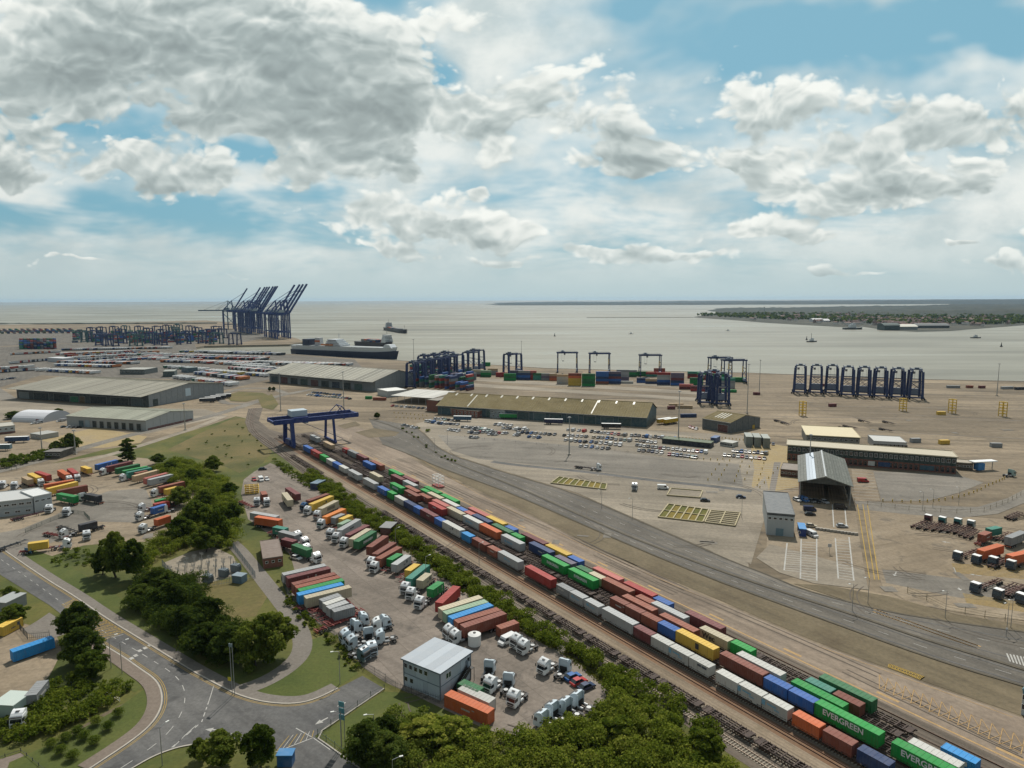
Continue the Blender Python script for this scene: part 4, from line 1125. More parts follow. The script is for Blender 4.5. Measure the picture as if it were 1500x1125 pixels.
def letters(body, size, mat, extr=0.015):
    cu = bpy.data.curves.new('lettering', 'FONT'); cu.body = body; cu.size = size; cu.extrude = extr; cu.align_x = 'CENTER'; cu.align_y = 'CENTER'; cu.offset = size * 0.02
    o = bpy.data.objects.new('lettering', cu); COL.objects.link(o)
    dg = bpy.context.evaluated_depsgraph_get(); me = bpy.data.meshes.new_from_object(o.evaluated_get(dg))
    bpy.data.objects.remove(o); me.materials.clear(); me.materials.append(mat)
    return me
def side_text(cont, me, L, H, side, dx_=0.0, z=None, sx=1.0, proud=0.02, w=CW):
    """lettering flat on a long side; side=-1 right (-y), +1 left (+y)"""
    o = obj('lettering', me, cont); o.location = (dx_, side * (w / 2 + proud), H / 2 if z is None else z)
    o.rotation_euler = (R(90), 0, 0 if side < 0 else R(180)); o.scale = (sx, 1, 1)
    return o
TXT_WHITE = plain('white_lettering', (0.72, 0.72, 0.70), 0.5, 0, 0.05)
TXT_BLUE = plain('blue_lettering', (0.06, 0.16, 0.36), 0.5, 0, 0.05)
TXT_DARK = plain('dark_lettering', (0.03, 0.03, 0.035), 0.5, 0, 0.05)

# ---- lorry tractor unit: x forward, origin on the ground below the front bumper
def wheel_mesh(r, w):
    m = MB(); m.cyl((0, -w / 2, 0), (0, w / 2, 0), r, 14, 0); m.cyl((0, -w / 2 - .012, 0), (0, w / 2 + .012, 0), r * .56, 10, 1)
    return m.mesh('wheel', [TYRE, RIM])
WH = wheel_mesh(.50, .34); WH2 = wheel_mesh(.50, .62); WHC = wheel_mesh(.32, .20); WHT = wheel_mesh(.48, .42)
def tractor_kit():
    k = Kit()
    c = MB(); c.prism([(0, .42), (.0, 1.45), (-.05, 1.55), (-.34, 2.80), (-.50, 2.95), (-2.05, 3.0), (-2.12, 1.0), (-1.95, .95), (-1.85, .62), (-1.0, .62), (-.85, .42)], -1.24, 1.24)
    k.add('cab', c.mesh('cab', COACH))
    s = MB(); s.prism([(-.46, 2.97), (-.9, 3.38), (-1.6, 3.66), (-2.1, 3.74), (-2.1, 2.99)], -1.16, 1.16)
    for sy in (-1, 1): s.box((-2.32, sy * 1.16, 2.3), (.5, .05, 2.6))
    k.add('roof_spoiler', s.mesh('roof_spoiler', COACH))
    h = MB(); h.box((0, 0, 0), (.62, .78, .05)); k.add('roof_hatch', h.mesh('roof_hatch', DARK), (-1.35, 0, 3.60))
    w = MB(); w.add([(.012 - .055, -1.10, 1.60), (.012 - .055, 1.10, 1.60), (-.315, 1.02, 2.66), (-.315, -1.02, 2.66), (-.12, -1.10, 1.60), (-.12, 1.10, 1.60), (-.42, 1.02, 2.66), (-.42, -1.02, 2.66)],
                    [(0, 1, 2, 3), (4, 7, 6, 5), (0, 4, 5, 1), (1, 5, 6, 2), (2, 6, 7, 3), (3, 7, 4, 0)])
    k.add('windscreen', w.mesh('windscreen', GLASS))
    v = MB(); v.box((-.14, 0, 2.78), (.42, 2.3, .10)); k.add('sun_visor', v.mesh('sun_visor', DARK))
    sw_ = MB(); sw_.prism([(-.25, 1.68), (-.42, 2.45), (-1.15, 2.45), (-1.15, 1.68)], -.02, .02); sm = sw_.mesh('side_window', GLASS)
    k.add('side_window', sm, (0, 1.25, 0)); k.add('side_window', sm, (0, -1.25, 0))
    g_ = MB(); g_.box((.015, 0, 1.15), (.05, 1.7, .42)); g_.box((.02, 0, .68), (.05, 1.9, .22)); k.add('grille', g_.mesh('grille', DARK))
    hl = MB(); hl.box((.02, 0, .80), (.06, .36, .24)); hm = hl.mesh('headlight', LAMP)
    k.add('headlight', hm, (0, .98, 0)); k.add('headlight', hm, (0, -.98, 0))
    mr = MB(); mr.box((.02, 0, 2.25), (.14, .20, .72)); mm = mr.mesh('mirror', DARK)
    k.add('mirror', mm, (0, 1.42, 0)); k.add('mirror', mm, (0, -1.42, 0))
    ch = MB()
    for sy in (-1, 1): ch.box((-3.3, sy * .42, .92), (5.6, .10, .28))
    for x in (-2.6, -3.6, -5.0, -6.0): ch.box((x, 0, .92), (.12, .84, .2))
    ch.box((-2.4, 0, 1.5), (.12, 1.8, 1.0)); k.add('chassis', ch.mesh('chassis', DARK))
    fw = MB(); fw.cyl((0, 0, 1.08), (0, 0, 1.2), .55, 10); k.add('fifth_wheel', fw.mesh('fifth_wheel', GREYM), (-4.6, 0, 0))
    ft = MB(); ft.cyl((-2.4, 0, .72), (-3.7, 0, .72), .36, 10); fm = ft.mesh('fuel_tank', GALV)
    k.add('fuel_tank', fm, (0, .92, 0)); k.add('fuel_tank', fm, (0, -.92, 0))
    mg = MB(); mg.box((-5.0, 0, 1.10), (1.5, .62, .06)); mm = mg.mesh('mudguard', DARK)
    k.add('mudguard', mm, (0, .94, 0)); k.add('mudguard', mm, (0, -.94, 0))
    for sy in (-1, 1):
        k.add('wheel', WH, (-1.42, sy * 1.05, .5)); k.add('wheel', WH2, (-5.0, sy * .92, .5))
    return k
TRACTOR = tractor_kit()
def small_tractor_kit():
    """terminal tractor seen from far: same build, fewer small parts"""
    k = Kit(); keep = ('cab', 'roof_spoiler', 'windscreen', 'side_window', 'chassis', 'wheel', 'sun_visor')
    k.parts = [q for q in TRACTOR.parts if q[0] in keep]
    return k
TRACTOR_S = small_tractor_kit()
def trailer_kit():
    k = Kit(); f = MB()
    for sy in (-1, 1):
        f.box((-7.6, sy * .48, 1.02), (9.6, .14, .40)); f.box((-1.5, sy * .48, 1.14), (2.8, .14, .16))
    for x in (-.15, -3.0, -5.2, -7.4, -9.6, -12.2): f.box((x, 0, 1.16), (.22, 2.44, .16))
    for x in (-1.2, -4.1, -6.3, -8.5, -10.8): f.box((x, 0, 1.05), (.12, .9, .14))
    k.add('frame', f.mesh('frame', PAINT))
    l = MB(); l.box((0, 0, .55), (.14, .14, 1.0)); l.box((0, 0, .06), (.3, .3, .06)); lm = l.mesh('landing_leg', DARK)
    k.add('landing_leg', lm, (-2.7, .75, 0)); k.add('landing_leg', lm, (-2.7, -.75, 0))
    b = MB(); b.box((-12.35, 0, .72), (.10, 2.4, .22)); k.add('rear_bumper', b.mesh('rear_bumper', PAINT), color=(.5, .12, .05))
    ax = MB()
    for x in (-8.6, -9.9, -11.2): ax.cyl((x, -1.0, .48), (x, 1.0, .48), .08, 6)
    k.add('axles', ax.mesh('axles', DARK))
    for x in (-8.6, -9.9, -11.2):
        for sy in (-1, 1): k.add('wheel', WHT, (x, sy * 1.0, .48))
    return k
TRAILER = trailer_kit()
def trailer_small_kit():
    m = MB()
    for sy in (-1, 1):
        m.box((-6.5, sy * .48, 1.05), (11.6, .16, .36))
        for x in (-8.6, -9.9, -11.2): m.cyl((x, sy * .8, .48), (x, sy * 1.2, .48), .48, 10, 1)
    for x in (-.15, -3, -5.2, -7.4, -9.6, -12.2): m.box((x, 0, 1.16), (.22, 2.44, .16))
    m.box((-2.7, .7, .5), (.14, .14, 1.0), 1); m.box((-2.7, -.7, .5), (.14, .14, 1.0), 1)
    return m.mesh('container_trailer', [PAINT, TYRE])
TRAILER_S = trailer_small_kit()
def box_trailer():
    m = MB(); m.box((-6.7, 0, 2.55), (13.4, 2.5, 2.75)); m.box((-6.7, 0, 3.95), (13.44, 2.54, .06), 2); m.box((-6.7, 0, 1.08), (13.0, 1.0, .2), 1)
    for x in (-8.9, -10.2, -11.5):
        for sy in (-1, 1): m.cyl((x, sy * .8, .48), (x, sy * 1.22, .48), .48, 9, 1)
    m.box((-2.8, .8, .55), (.15, .15, 1.0), 1); m.box((-2.8, -.8, .55), (.15, .15, 1.0), 1)
    for k in range(8):
        for sy in (-1, 1): m.box((-.8 - k * 1.68, sy * 1.26, 2.55), (.06, .03, 2.6), 1)
    return m.mesh('box_trailer', [PAINT, DARK, WHITEP])
BOXT = box_trailer()

# ---- rail wagons: x along the track, origin at the middle on the ground
def bogie_mesh():
    m = MB()
    for sy in (-1, 1):
        m.box((0, sy * 1.0, .56), (2.4, .16, .30))
        for x in (-.9, .9): m.cyl((x, sy * .68, .62), (x, sy * .84, .62), .42, 12)
    m.box((0, 0, .62), (.5, 2.2, .25))
    return m.mesh('bogie', WAGON)
BOGIE = bogie_mesh()
def wagon_kit(L, brown=True):
    k = Kit(); f = MB()
    for sy in (-1, 1):
        f.box((0, sy * 1.12, .86), (L - .8, .14, .30)); f.box((0, sy * .35, .84), (L - .8, .12, .24))
    n = int(L / 1.5)
    for i in range(n + 1): f.box((-L / 2 + .5 + i * (L - 1) / n, 0, .98), (.26, 2.5, .10))
    for sx in (-1, 1):
        f.box((sx * (L / 2 - .9), 0, .99), (1.3, 2.5, .07)); f.box((sx * (L / 2 - .35), 0, .9), (.2, 2.5, .4))
        for sy in (-1, 1): f.cyl((sx * (L / 2 - .3), sy * .85, .95), (sx * (L / 2 + .1), sy * .85, .95), .2, 8)
    k.add('frame', f.mesh('frame', WAGON))
    for sx in (-1, 1): k.add('bogie', BOGIE, (sx * (L / 2 - 2.6), 0, 0))
    sp = MB()
    for i in range(9):
        for sy in (-1, 1): sp.box((-L / 2 + 1.2 + i * (L - 2.4) / 8, sy * 1.2, 1.12), (.10, .06, .22))
    k.add('stanchions', sp.mesh('stanchions', RUSTY))
    return k
WAGONK = wagon_kit(18.6); WAGONS = wagon_kit(12.4)

# ---- cars
def car_body(L, W_, H, van=False):
    a, w = L / 2, W_ / 2
    body = MB()
    lowz, belt = .28, .82
    if van:
        prof = [(-a, lowz), (-a, H), (a * .52, H), (a * .72, belt + .35), (a * .98, belt + .1), (a, lowz)]
    else:
        prof = [(-a, lowz), (-a, belt), (-a * .93, belt + .06), (a * .48, belt + .08), (a * .94, belt - .1), (a, belt - .25), (a, lowz)]
    body.prism(prof, -w, w)
    gl = MB()
    if van:
        gl.add([(a * .53, -w * .9, H - .1), (a * .53, w * .9, H - .1), (a * .73, w * .92, belt + .38), (a * .73, -w * .92, belt + .38)], [(0, 1, 2, 3)])
        for sy in (-1, 1): gl.prism([(a * .2, belt + .3), (a * .2, H - .15), (a * .5, H - .15), (a * .66, belt + .4)], sy * w - .012, sy * w + .012)
    else:
        x0, x1, x2, x3 = -a * .90, -a * .62, a * .12, a * .50
        ww, wr = w * .94, w * .76
        v = [(x0, -ww, belt + .06), (x3, -ww, belt + .08), (x3, ww, belt + .08), (x0, ww, belt + .06), (x1, -wr, H), (x2, -wr, H), (x2, wr, H), (x1, wr, H)]
        gl.add(v, [(0, 1, 5, 4), (1, 2, 6, 5), (2, 3, 7, 6), (3, 0, 4, 7)])
        body.box(((x1 + x2) / 2, 0, H + .012), (x2 - x1 + .06, wr * 2 + .06, .05))
        for sy in (-1, 1): body.beam((-a * .22, sy * ww * .97, belt + .1), (-a * .22, sy * wr * 1.02, H), .09, .05)
    return body, gl
def car_kit(L=4.3, W_=1.78, H=1.46, van=False):
    b, g_ = car_body(L, W_, H, van); k = Kit()
    k.add('body', b.mesh('body', COACH)); k.add('windows', g_.mesh('windows', GLASS))
    hl = MB(); hl.box((0, 0, 0), (.08, .34, .14)); hm = hl.mesh('headlight', LAMP)
    for sy in (-1, 1):
        k.add('headlight', hm, (L / 2 - .0, sy * .62, .62))
        for x in (-L * .30, L * .31): k.add('wheel', WHC, (x, sy * (W_ / 2 - .08), .32))
    return k
CARK = car_kit(); VANK = car_kit(5.2, 1.95, 2.1, True)
def far_car(L=4.3, W_=1.78, H=1.46, van=False):
    b, g_ = car_body(L, W_, H, van)
    k = len(b.v); b.v += g_.v; b.f += [tuple(i + k for i in f) for f in g_.f]; b.m += [1] * len(g_.f)
    for sy in (-1, 1):
        for x in (-L * .3, L * .31): b.cyl((x, sy * (W_ / 2 - .2), .32), (x, sy * (W_ / 2 + .02), .32), .32, 9, 2)
    return b.mesh('car', [COACH, GLASS, TYRE])
FCAR = [far_car(), far_car(4.0, 1.72, 1.5), far_car(4.6, 1.84, 1.68), far_car(5.0, 1.95, 2.0, True)]
CARCOL = [('white', (.66, .66, .65)), ('silver', (.42, .43, .44)), ('grey', (.16, .165, .17)), ('black', (.015, .015, .017)), ('dark blue', (.02, .035, .09)), ('blue', (.03, .11, .30)), ('red', (.36, .025, .025)), ('pale green', (.30, .42, .38)), ('beige', (.44, .38, .28))]

# ---- rubber-tyred yard gantry: span along x, wheelbase along y
BLUE = (0.012, 0.032, 0.115)
def rtg_kit(span=24.0, base=11.5, H=24.0, yellow=True):
    k = Kit(); s2, b2 = span / 2, base / 2
    for sx in (-1, 1):
        for sy in (-1, 1):
            m = MB(); m.beam((0, 0, 2.2), (-sx * .2, -sy * (1.6 if yellow else .7), H), 1.1 if yellow else 2.0, .95 if yellow else 1.8); k.add('leg', m.mesh('leg', STEEL), (sx * s2, sy * b2, 0))
            if yellow:
                m = MB(); m.beam((-sx * .1, -sy * .75, H * .45), (-sx * .17, -sy * 1.15, H * .72), 1.16, 1.0); k.add('leg_stripe', m.mesh('leg_stripe', YELLOWP), (sx * s2, sy * b2, 0))
            w = MB()
            for d in (-.9, .9): w.cyl((d, -.45, .8), (d, .45, .8), .8, 10)
            k.add('wheel_pair', w.mesh('wheel_pair', TYRE), (sx * s2, sy * (b2 + .6), 0), R(90))
        m = MB(); m.beam((sx * s2, -b2 - 1.6, 1.9), (sx * s2, b2 + 1.6, 1.9), 1.3, 1.1); k.add('sill_beam', m.mesh('sill_beam', STEEL))
        m = MB(); m.beam((sx * s2, -b2, H * .30), (sx * s2 - sx * .1, b2, H * .62), .35); m.beam((sx * s2, b2, H * .30), (sx * s2 - sx * .1, -b2, H * .62), .35)
        m.beam((sx * s2, -b2 * .95, H * .66), (sx * s2, b2 * .95, H * .66), .5, .7); k.add('cross_brace', m.mesh('cross_brace', STEEL))
    for sy in (-1, 1):
        m = MB(); m.beam((-s2 - 1.2, sy * (b2 - 1.6), H + .6), (s2 + 1.2, sy * (b2 - 1.6), H + .6), .9, 1.5)
        for q in range(int(span / 2) + 1): m.box((-s2 + q * 2, sy * (b2 - 1.0), H + 2.0), (.07, .07, 1.2))
        m.beam((-s2, sy * (b2 - 1.0), H + 2.5), (s2, sy * (b2 - 1.0), H + 2.5), .08); k.add('girder', m.mesh('girder', STEEL))
    m = MB(); m.box((0, 0, H + 1.9), (5.0, base - 2.0, .9)); m.box((-.5, 0, H + 2.9), (2.6, 3.5, 1.2)); k.add('trolley', m.mesh('trolley', STEEL), (-s2 * .45, 0, 0), color=(.10, .13, .18))
    m = MB(); m.box((0, 0, 0), (2.0, 2.0, 2.1)); k.add('operator_cabin', m.mesh('operator_cabin', GREYM), (-s2 * .45 + 2.2, 1.8, H - 1.4))
    m = MB(); m.box((0, 0, 3.6 if yellow else 5.0), (1.8, base * (.55 if yellow else .8), 2.6 if yellow else 5.5)); k.add('power_house', m.mesh('power_house', STEEL), (s2 + .2, 0, 0), color=(.30, .34, .40) if yellow else (.20, .24, .32))
    m = MB()
    for y in (-1.5, 1.5):
        for x in (-1.5, 1.5): m.beam((x, y, H - .5), (x, y, H * .62), .06)
    m.box((0, 0, H * .6), (2.2, 6.0, .5)); k.add('spreader', m.mesh('spreader', DARK), (-s2 * .45, 0, 0))
    return k
RTG = rtg_kit(); RTGB = rtg_kit(20, 10.2, 25.0, False)
def rtg_far(span=24.0, base=11.5, H=22.0):
    m = MB(); s2, b2 = span / 2, base / 2
    for sx in (-1, 1):
        for sy in (-1, 1): m.beam((sx * s2, sy * b2, 0), (sx * s2, sy * (b2 - 1.4), H), 2.0, 1.8)
        m.beam((sx * s2, -b2 - 2, 1.6), (sx * s2, b2 + 2, 1.6), 1.5, 1.6); m.beam((sx * s2, -b2, H * .4), (sx * s2, b2, H * .66), .5)
    for sy in (-1, 1): m.beam((-s2 - 1.5, sy * (b2 - 1.5), H + .7), (s2 + 1.5, sy * (b2 - 1.5), H + .7), 1.1, 1.7)
    m.box((-s2 * .4, 0, H + 2.2), (5, base - 2, 1.6))
    return m.mesh('yard_gantry', STEEL)
RTGF = rtg_far()

# ---- ship-to-shore quay crane: +x towards the water, legs either side of the quay rails
def sts_kit(boom_up=True):
    k = Kit(); G, B, H = 30.0, 9.0, 60.0
    for x, nm in ((0, 'leg'), (-G, 'leg')):
        for sy in (-1, 1):
            m = MB(); m.beam((x, sy * B, 1.5), (x, sy * B * .8, H), 2.9, 2.6); k.add(nm, m.mesh('leg', STEEL))
        m = MB(); m.beam((x, -B - 2, 2.6), (x, B + 2, 2.6), 2.0, 2.4)
        for sy in (-1, 1):
            for d in (-2.2, 0, 2.2): m.box((x, sy * (B + 1) + d * .6, .7), (1.0, 1.1, 1.4))
        k.add('bogie_beam', m.mesh('bogie_beam', STEEL))
        m = MB(); m.beam((x, -B, 16), (x, B, 16), 2.4, 3.0); m.beam((x, -B * .85, 44), (x, B * .85, 44), 1.2, 1.6); k.add('portal_beam', m.mesh('portal_beam', STEEL))
    for sy in (-1, 1):
        m = MB(); m.beam((0, sy * B, 16), (-G, sy * B, 16), 1.4, 2.0); m.beam((0, sy * B * .9, 18), (-G, sy * B * .85, 50), 1.0); m.beam((0, sy * B * .8, H - 4), (-G, sy * B * .8, H - 4), 1.2, 1.8)
        k.add('side_frame', m.mesh('side_frame', STEEL))
    m = MB()
    for sy in (-1, 1): m.beam((-G - 22, sy * 3.2, H), (1.5, sy * 3.2, H), 2.0, 3.6)
    for q in range(9): m.beam((-G - 20 + q * 6, -3.2, H - .8), (-G - 20 + q * 6, 3.2, H - .8), .6)
    k.add('girder', m.mesh('girder', STEEL))
    ang = R(57) if boom_up else 0.0; Lb = 82.0; cb, sb = math.cos(ang), math.sin(ang)
    m = MB()
    for sy in (-1, 1): m.beam((1.5, sy * 2.6, H), (1.5 + Lb * cb, sy * 2.2, H + Lb * sb), 2.0, 3.4)
    for q in range(1, 13):
        f = q / 13.0; m.beam((1.5 + Lb * f * cb, -2.5, H + Lb * f * sb), (1.5 + Lb * f * cb, 2.5, H + Lb * f * sb), .5)
    k.add('boom', m.mesh('boom', STEEL))
    m = MB(); ax, az = -3.0, H + 30
    for sy in (-1, 1):
        m.beam((0, sy * 6, H), (ax, sy * 1.6, az), 1.9); m.beam((-G, sy * 6, H), (ax, sy * 1.6, az), 1.5)
    m.beam((ax, -2.2, az), (ax, 2.2, az), 1.4); k.add('apex_frame', m.mesh('apex_frame', STEEL))
    m = MB()
    for f in ((.45, .82) if boom_up else (.42, .85)):
        for sy in (-1, 1): m.beam((ax, sy * 1.6, az), (1.5 + Lb * f * cb, sy * 2.2, H + Lb * f * sb), .6)
    for sy in (-1, 1): m.beam((ax, sy * 1.6, az), (-G - 18, sy * 3, H), .4)
    k.add('stay', m.mesh('stay', STEEL))
    m = MB(); m.box((-G * .62, 0, H + 5), (16, 8, 6)); k.add('machinery_house', m.mesh('machinery_house', STEEL), color=(.30, .36, .40))
    m = MB(); m.box((-6, 0, H - 5), (3, 3, 3)); k.add('operator_cabin', m.mesh('operator_cabin', GREYM))
    return k
STS_UP, STS_DOWN = sts_kit(True), sts_kit(False)

# ============================================================ BUILDINGS
def frame_of(A, B, C):
    a, b, c = (P(*q) if len(q) == 2 else Vector(q) for q in (A, B, C))
    d = b - a; W_ = d.length; ang = math.atan2(d.y, d.x); n = Vector((-d.y, d.x, 0)) / W_
    return a, ang, W_, (c - b).dot(n)
def shed(name, label, A, B, C, he, hr, npan, roof_col, wall_col, doors=(), over=0.6, canopy=0.0, rooflights=(), gable_doors=(), plinth=None, roofmat=None, wallmat=None, gable_col=None, bays=0):
    """big portal-frame shed: front wall A-B (photo base pixels), depth to C; ridge parallel to the front"""
    a, ang, W_, D = frame_of(A, B, C)
    t_ = thing(name, label, 'warehouse' if W_ > 45 else 'building', a, ang)
    wm = wallmat or CLAD; rm = roofmat or CLAD
    T = .25
    def wall(nm, mb_, col=wall_col, mat=wm): return obj(nm, mb_.mesh(nm, mat), t_, color=col)
    w_ = MB(); nb = max(6, bays or int(W_ / 5)); st = W_ / nb
    for k in range(nb): w_.box((k * st + st / 2, T / 2 + (.03 if k % 2 else 0), he / 2), (st - .04, T, he))
    fw = wall('front_wall', w_)
    w_ = MB(); w_.box((W_ / 2, D - T / 2, he / 2), (W_, T, he)); wall('back_wall', w_)
    for x, nm in ((0, 'gable_wall'), (W_, 'gable_wall')):
        w_ = MB(); x0 = x + (.02 if x == 0 else -T - .02)
        w_.prism([(T + .02, 0), (D - T - .02, 0), (D - T - .02, he), (D / 2, hr - .1), (T + .02, he)], x0, x0 + T, axis='x')
        ng = max(4, int(D / 6))
        for k in range(1, ng):
            y = D * k / ng; hh = he + (hr - he) * (1 - abs(y - D / 2) / (D / 2)) - .3
            w_.box((x + (-.03 if x == 0 else .03), y, hh / 2), (.12, .12, hh))
        wall(nm, w_, gable_col or wall_col)
    if plinth:
        w_ = MB(); w_.box((W_ / 2, -.04, plinth[0] / 2), (W_ + .1, .08, plinth[0])); w_.box((W_ + .05, D / 2, plinth[0] / 2), (.08, D, plinth[0])); wall('plinth', w_, plinth[1])
    # roof panels, one by one, both slopes
    X0, X1 = -over, W_ + over; st = (X1 - X0) / npan; sl = (hr - he) / (D / 2)
    front_y = -over - canopy; zf = he + sl * front_y + .12
    for side in (0, 1):
        y0, z0 = (front_y, zf) if side == 0 else (D + over, he - sl * over + .12)
        m = MB(); g_ = .10
        m.add([(0, y0, z0), (st - g_, y0, z0), (st - g_, D / 2, hr + .12), (0, D / 2, hr + .12), (0, y0, z0 + .16), (st - g_, y0, z0 + .16), (st - g_, D / 2, hr + .28), (0, D / 2, hr + .28)],
              [(0, 1, 2, 3), (4, 5, 6, 7), (0, 1, 5, 4), (1, 2, 6, 5), (2, 3, 7, 6), (3, 0, 4, 7)])
        ns = max(2, int(st / 1.6))
        for q in range(1, ns):
            x = st * q / ns; m.beam((x, y0, z0 + .18), (x, D / 2, hr + .30), .22, .22)
        me = m.mesh('roof_panel', rm)
        for k in range(npan):
            sh = 0.90 + 0.2 * random.random()
            obj('roof_panel', me, t_, (X0 + k * st, 0, (k % 2) * .015), color=tuple(c_ * sh for c_ in roof_col))
    m = MB(); m.beam((X0, D / 2, hr + .30), (X1, D / 2, hr + .30), 1.0, .22); obj('ridge_cap', m.mesh('ridge_cap', rm), t_, color=tuple(c_ * .85 for c_ in roof_col))
    m = MB(); m.beam((X0, front_y - .12, zf), (X1, front_y - .12, zf), .22, .3); obj('gutter', m.mesh('gutter', GREYM), t_)
    for f0, f1, s0, s1 in rooflights:
        m = MB(); xa, xb = W_ * f0, W_ * f1; ya = front_y + (D / 2 - front_y) * s0; yb = front_y + (D / 2 - front_y) * s1
        za = zf + sl * (ya - front_y) + .34; zb = zf + sl * (yb - front_y) + .34
        m.add([(xa, ya, za), (xb, ya, za), (xb, yb, zb), (xa, yb, zb), (xa, ya, za - .15), (xb, ya, za - .15), (xb, yb, zb - .15), (xa, yb, zb - .15)], [(0, 1, 2, 3), (0, 1, 5, 4), (1, 2, 6, 5), (2, 3, 7, 6), (3, 0, 4, 7)])
        obj('rooflight', m.mesh('rooflight', ROOFLIGHT), t_)
    for f0, f1, h, col in doors:
        m = MB(); x0, x1 = W_ * f0, W_ * f1; n = max(4, int(h / .6))
        for q in range(n): m.box(((x0 + x1) / 2, -.10 - (q % 2) * .02, h * (q + .5) / n), (x1 - x0, .08, h / n - .03))
        d_ = obj('door', m.mesh('door', CLAD), t_, color=col)
        m = MB(); m.box((x0 - .1, -.12, h / 2), (.2, .2, h)); m.box((x1 + .1, -.12, h / 2), (.2, .2, h)); m.box(((x0 + x1) / 2, -.12, h + .1), (x1 - x0 + .4, .2, .2)); obj('door_frame', m.mesh('door_frame', GREYM), d_)
    for f0, f1, z0, z1, col in gable_doors:
        m = MB(); m.box((W_ + .09, D * (f0 + f1) / 2, (z0 + z1) / 2), (.1, D * (f1 - f0), z1 - z0)); obj('gable_door' if z0 < .3 else 'sign_board', m.mesh('gable_panel', CLAD), t_, color=col)
    return t_, W_, D
ROOFLIGHT = plain('rooflight_sheet', (0.52, 0.50, 0.42), 0.4, 0, 0.15)
OLIVE = ground('mossy_roof_sheet', [(0.105, 0.084, 0.030), (0.155, 0.122, 0.050), (0.185, 0.150, 0.072), (0.125, 0.106, 0.035)], 0.05, 0.6, rough=0.85, bump=0.2)
PALER = (0.33, 0.31, 0.25); GREYW = (0.20, 0.225, 0.24); BLUEW = (0.055, 0.105, 0.125)
dk = (0.025, 0.035, 0.035)
shed('pale_warehouse', 'huge warehouse with pale ribbed roof and grey gable, at the far left', (25, 578), (218, 592.5), (311, 573), 10.5, 15.5, 26, PALER, (0.055, 0.07, 0.072),
     [(.02, .10, 6, (.2, .24, .25)), (.14, .26, 6.5, dk), (.30, .42, 6.5, dk), (.43, .49, 5, (.02, .16, .07)), (.50, .54, 5.5, (.14, .09, .04)), (.58, .70, 6.5, dk), (.73, .86, 6.5, dk), (.88, .96, 6.5, (.10, .13, .14))], 1.2, 7.0,
     gable_doors=[(.46, .53, 4, 11, (.45, .55, .62)), (.05, .11, 0, 6, (.03, .05, .05))], gable_col=(.20, .22, .235))
shed('small_white_warehouse', 'white warehouse with a row of dark loading bays, below the huge warehouse', (98, 619), (214, 627.5), (280, 612), 7.2, 10.2, 18, (0.28, 0.285, 0.22), (0.33, 0.35, 0.355),
     [(.16, .22, 4.5, (.06, .10, .11)), (.24, .30, 5, (.25, .32, .36))] + [(.335 + k * .092, .385 + k * .092, 4.8, dk) for k in range(7)], .5,
     gable_doors=[(.03, .97, 0, 1.6, (.12, .05, .045))])
shed('ribbed_warehouse', 'long warehouse with pale striped roof and grey gable beside the moored ferry', (395, 556.5), (550, 572.5), (609, 562), 11, 18.5, 22, (0.32, 0.305, 0.25), GREYW,
     [(.02 + k * .10, .09 + k * .10, 6.5, c_) for k, c_ in enumerate([(.05, .08, .09), (.10, .035, .03), dk, (.04, .07, .06), (.10, .04, .035), dk, (.03, .05, .08), dk, (.05, .10, .09)])], 1.0, 4.0,
     rooflights=[(.06 + k * .045, .066 + k * .045, .08, .95) for k in range(20)])
shed('olive_warehouse', 'very long old warehouse with mossy olive roof in the middle of the port', (641, 606), (946.5, 627.5), (968.5, 614), 7.5, 14.5, 30, (0.13, 0.11, 0.06), BLUEW,
     [(.02 + k * .078, .075 + k * .078, 5.8, [(.05, .10, .12), (.04, .085, .09), (.07, .12, .13), (.045, .09, .085)][k % 4]) for k in range(12)], .8, 1.0,
     rooflights=[(.045 + k * .0795, .053 + k * .0795, .80, .97) for k in range(12)] + [(.155, .161, .06, .9), (.755, .760, .06, .95)], roofmat=OLIVE,
     gable_doors=[(.02, .98, .1, 3.6, (.04, .075, .08))])
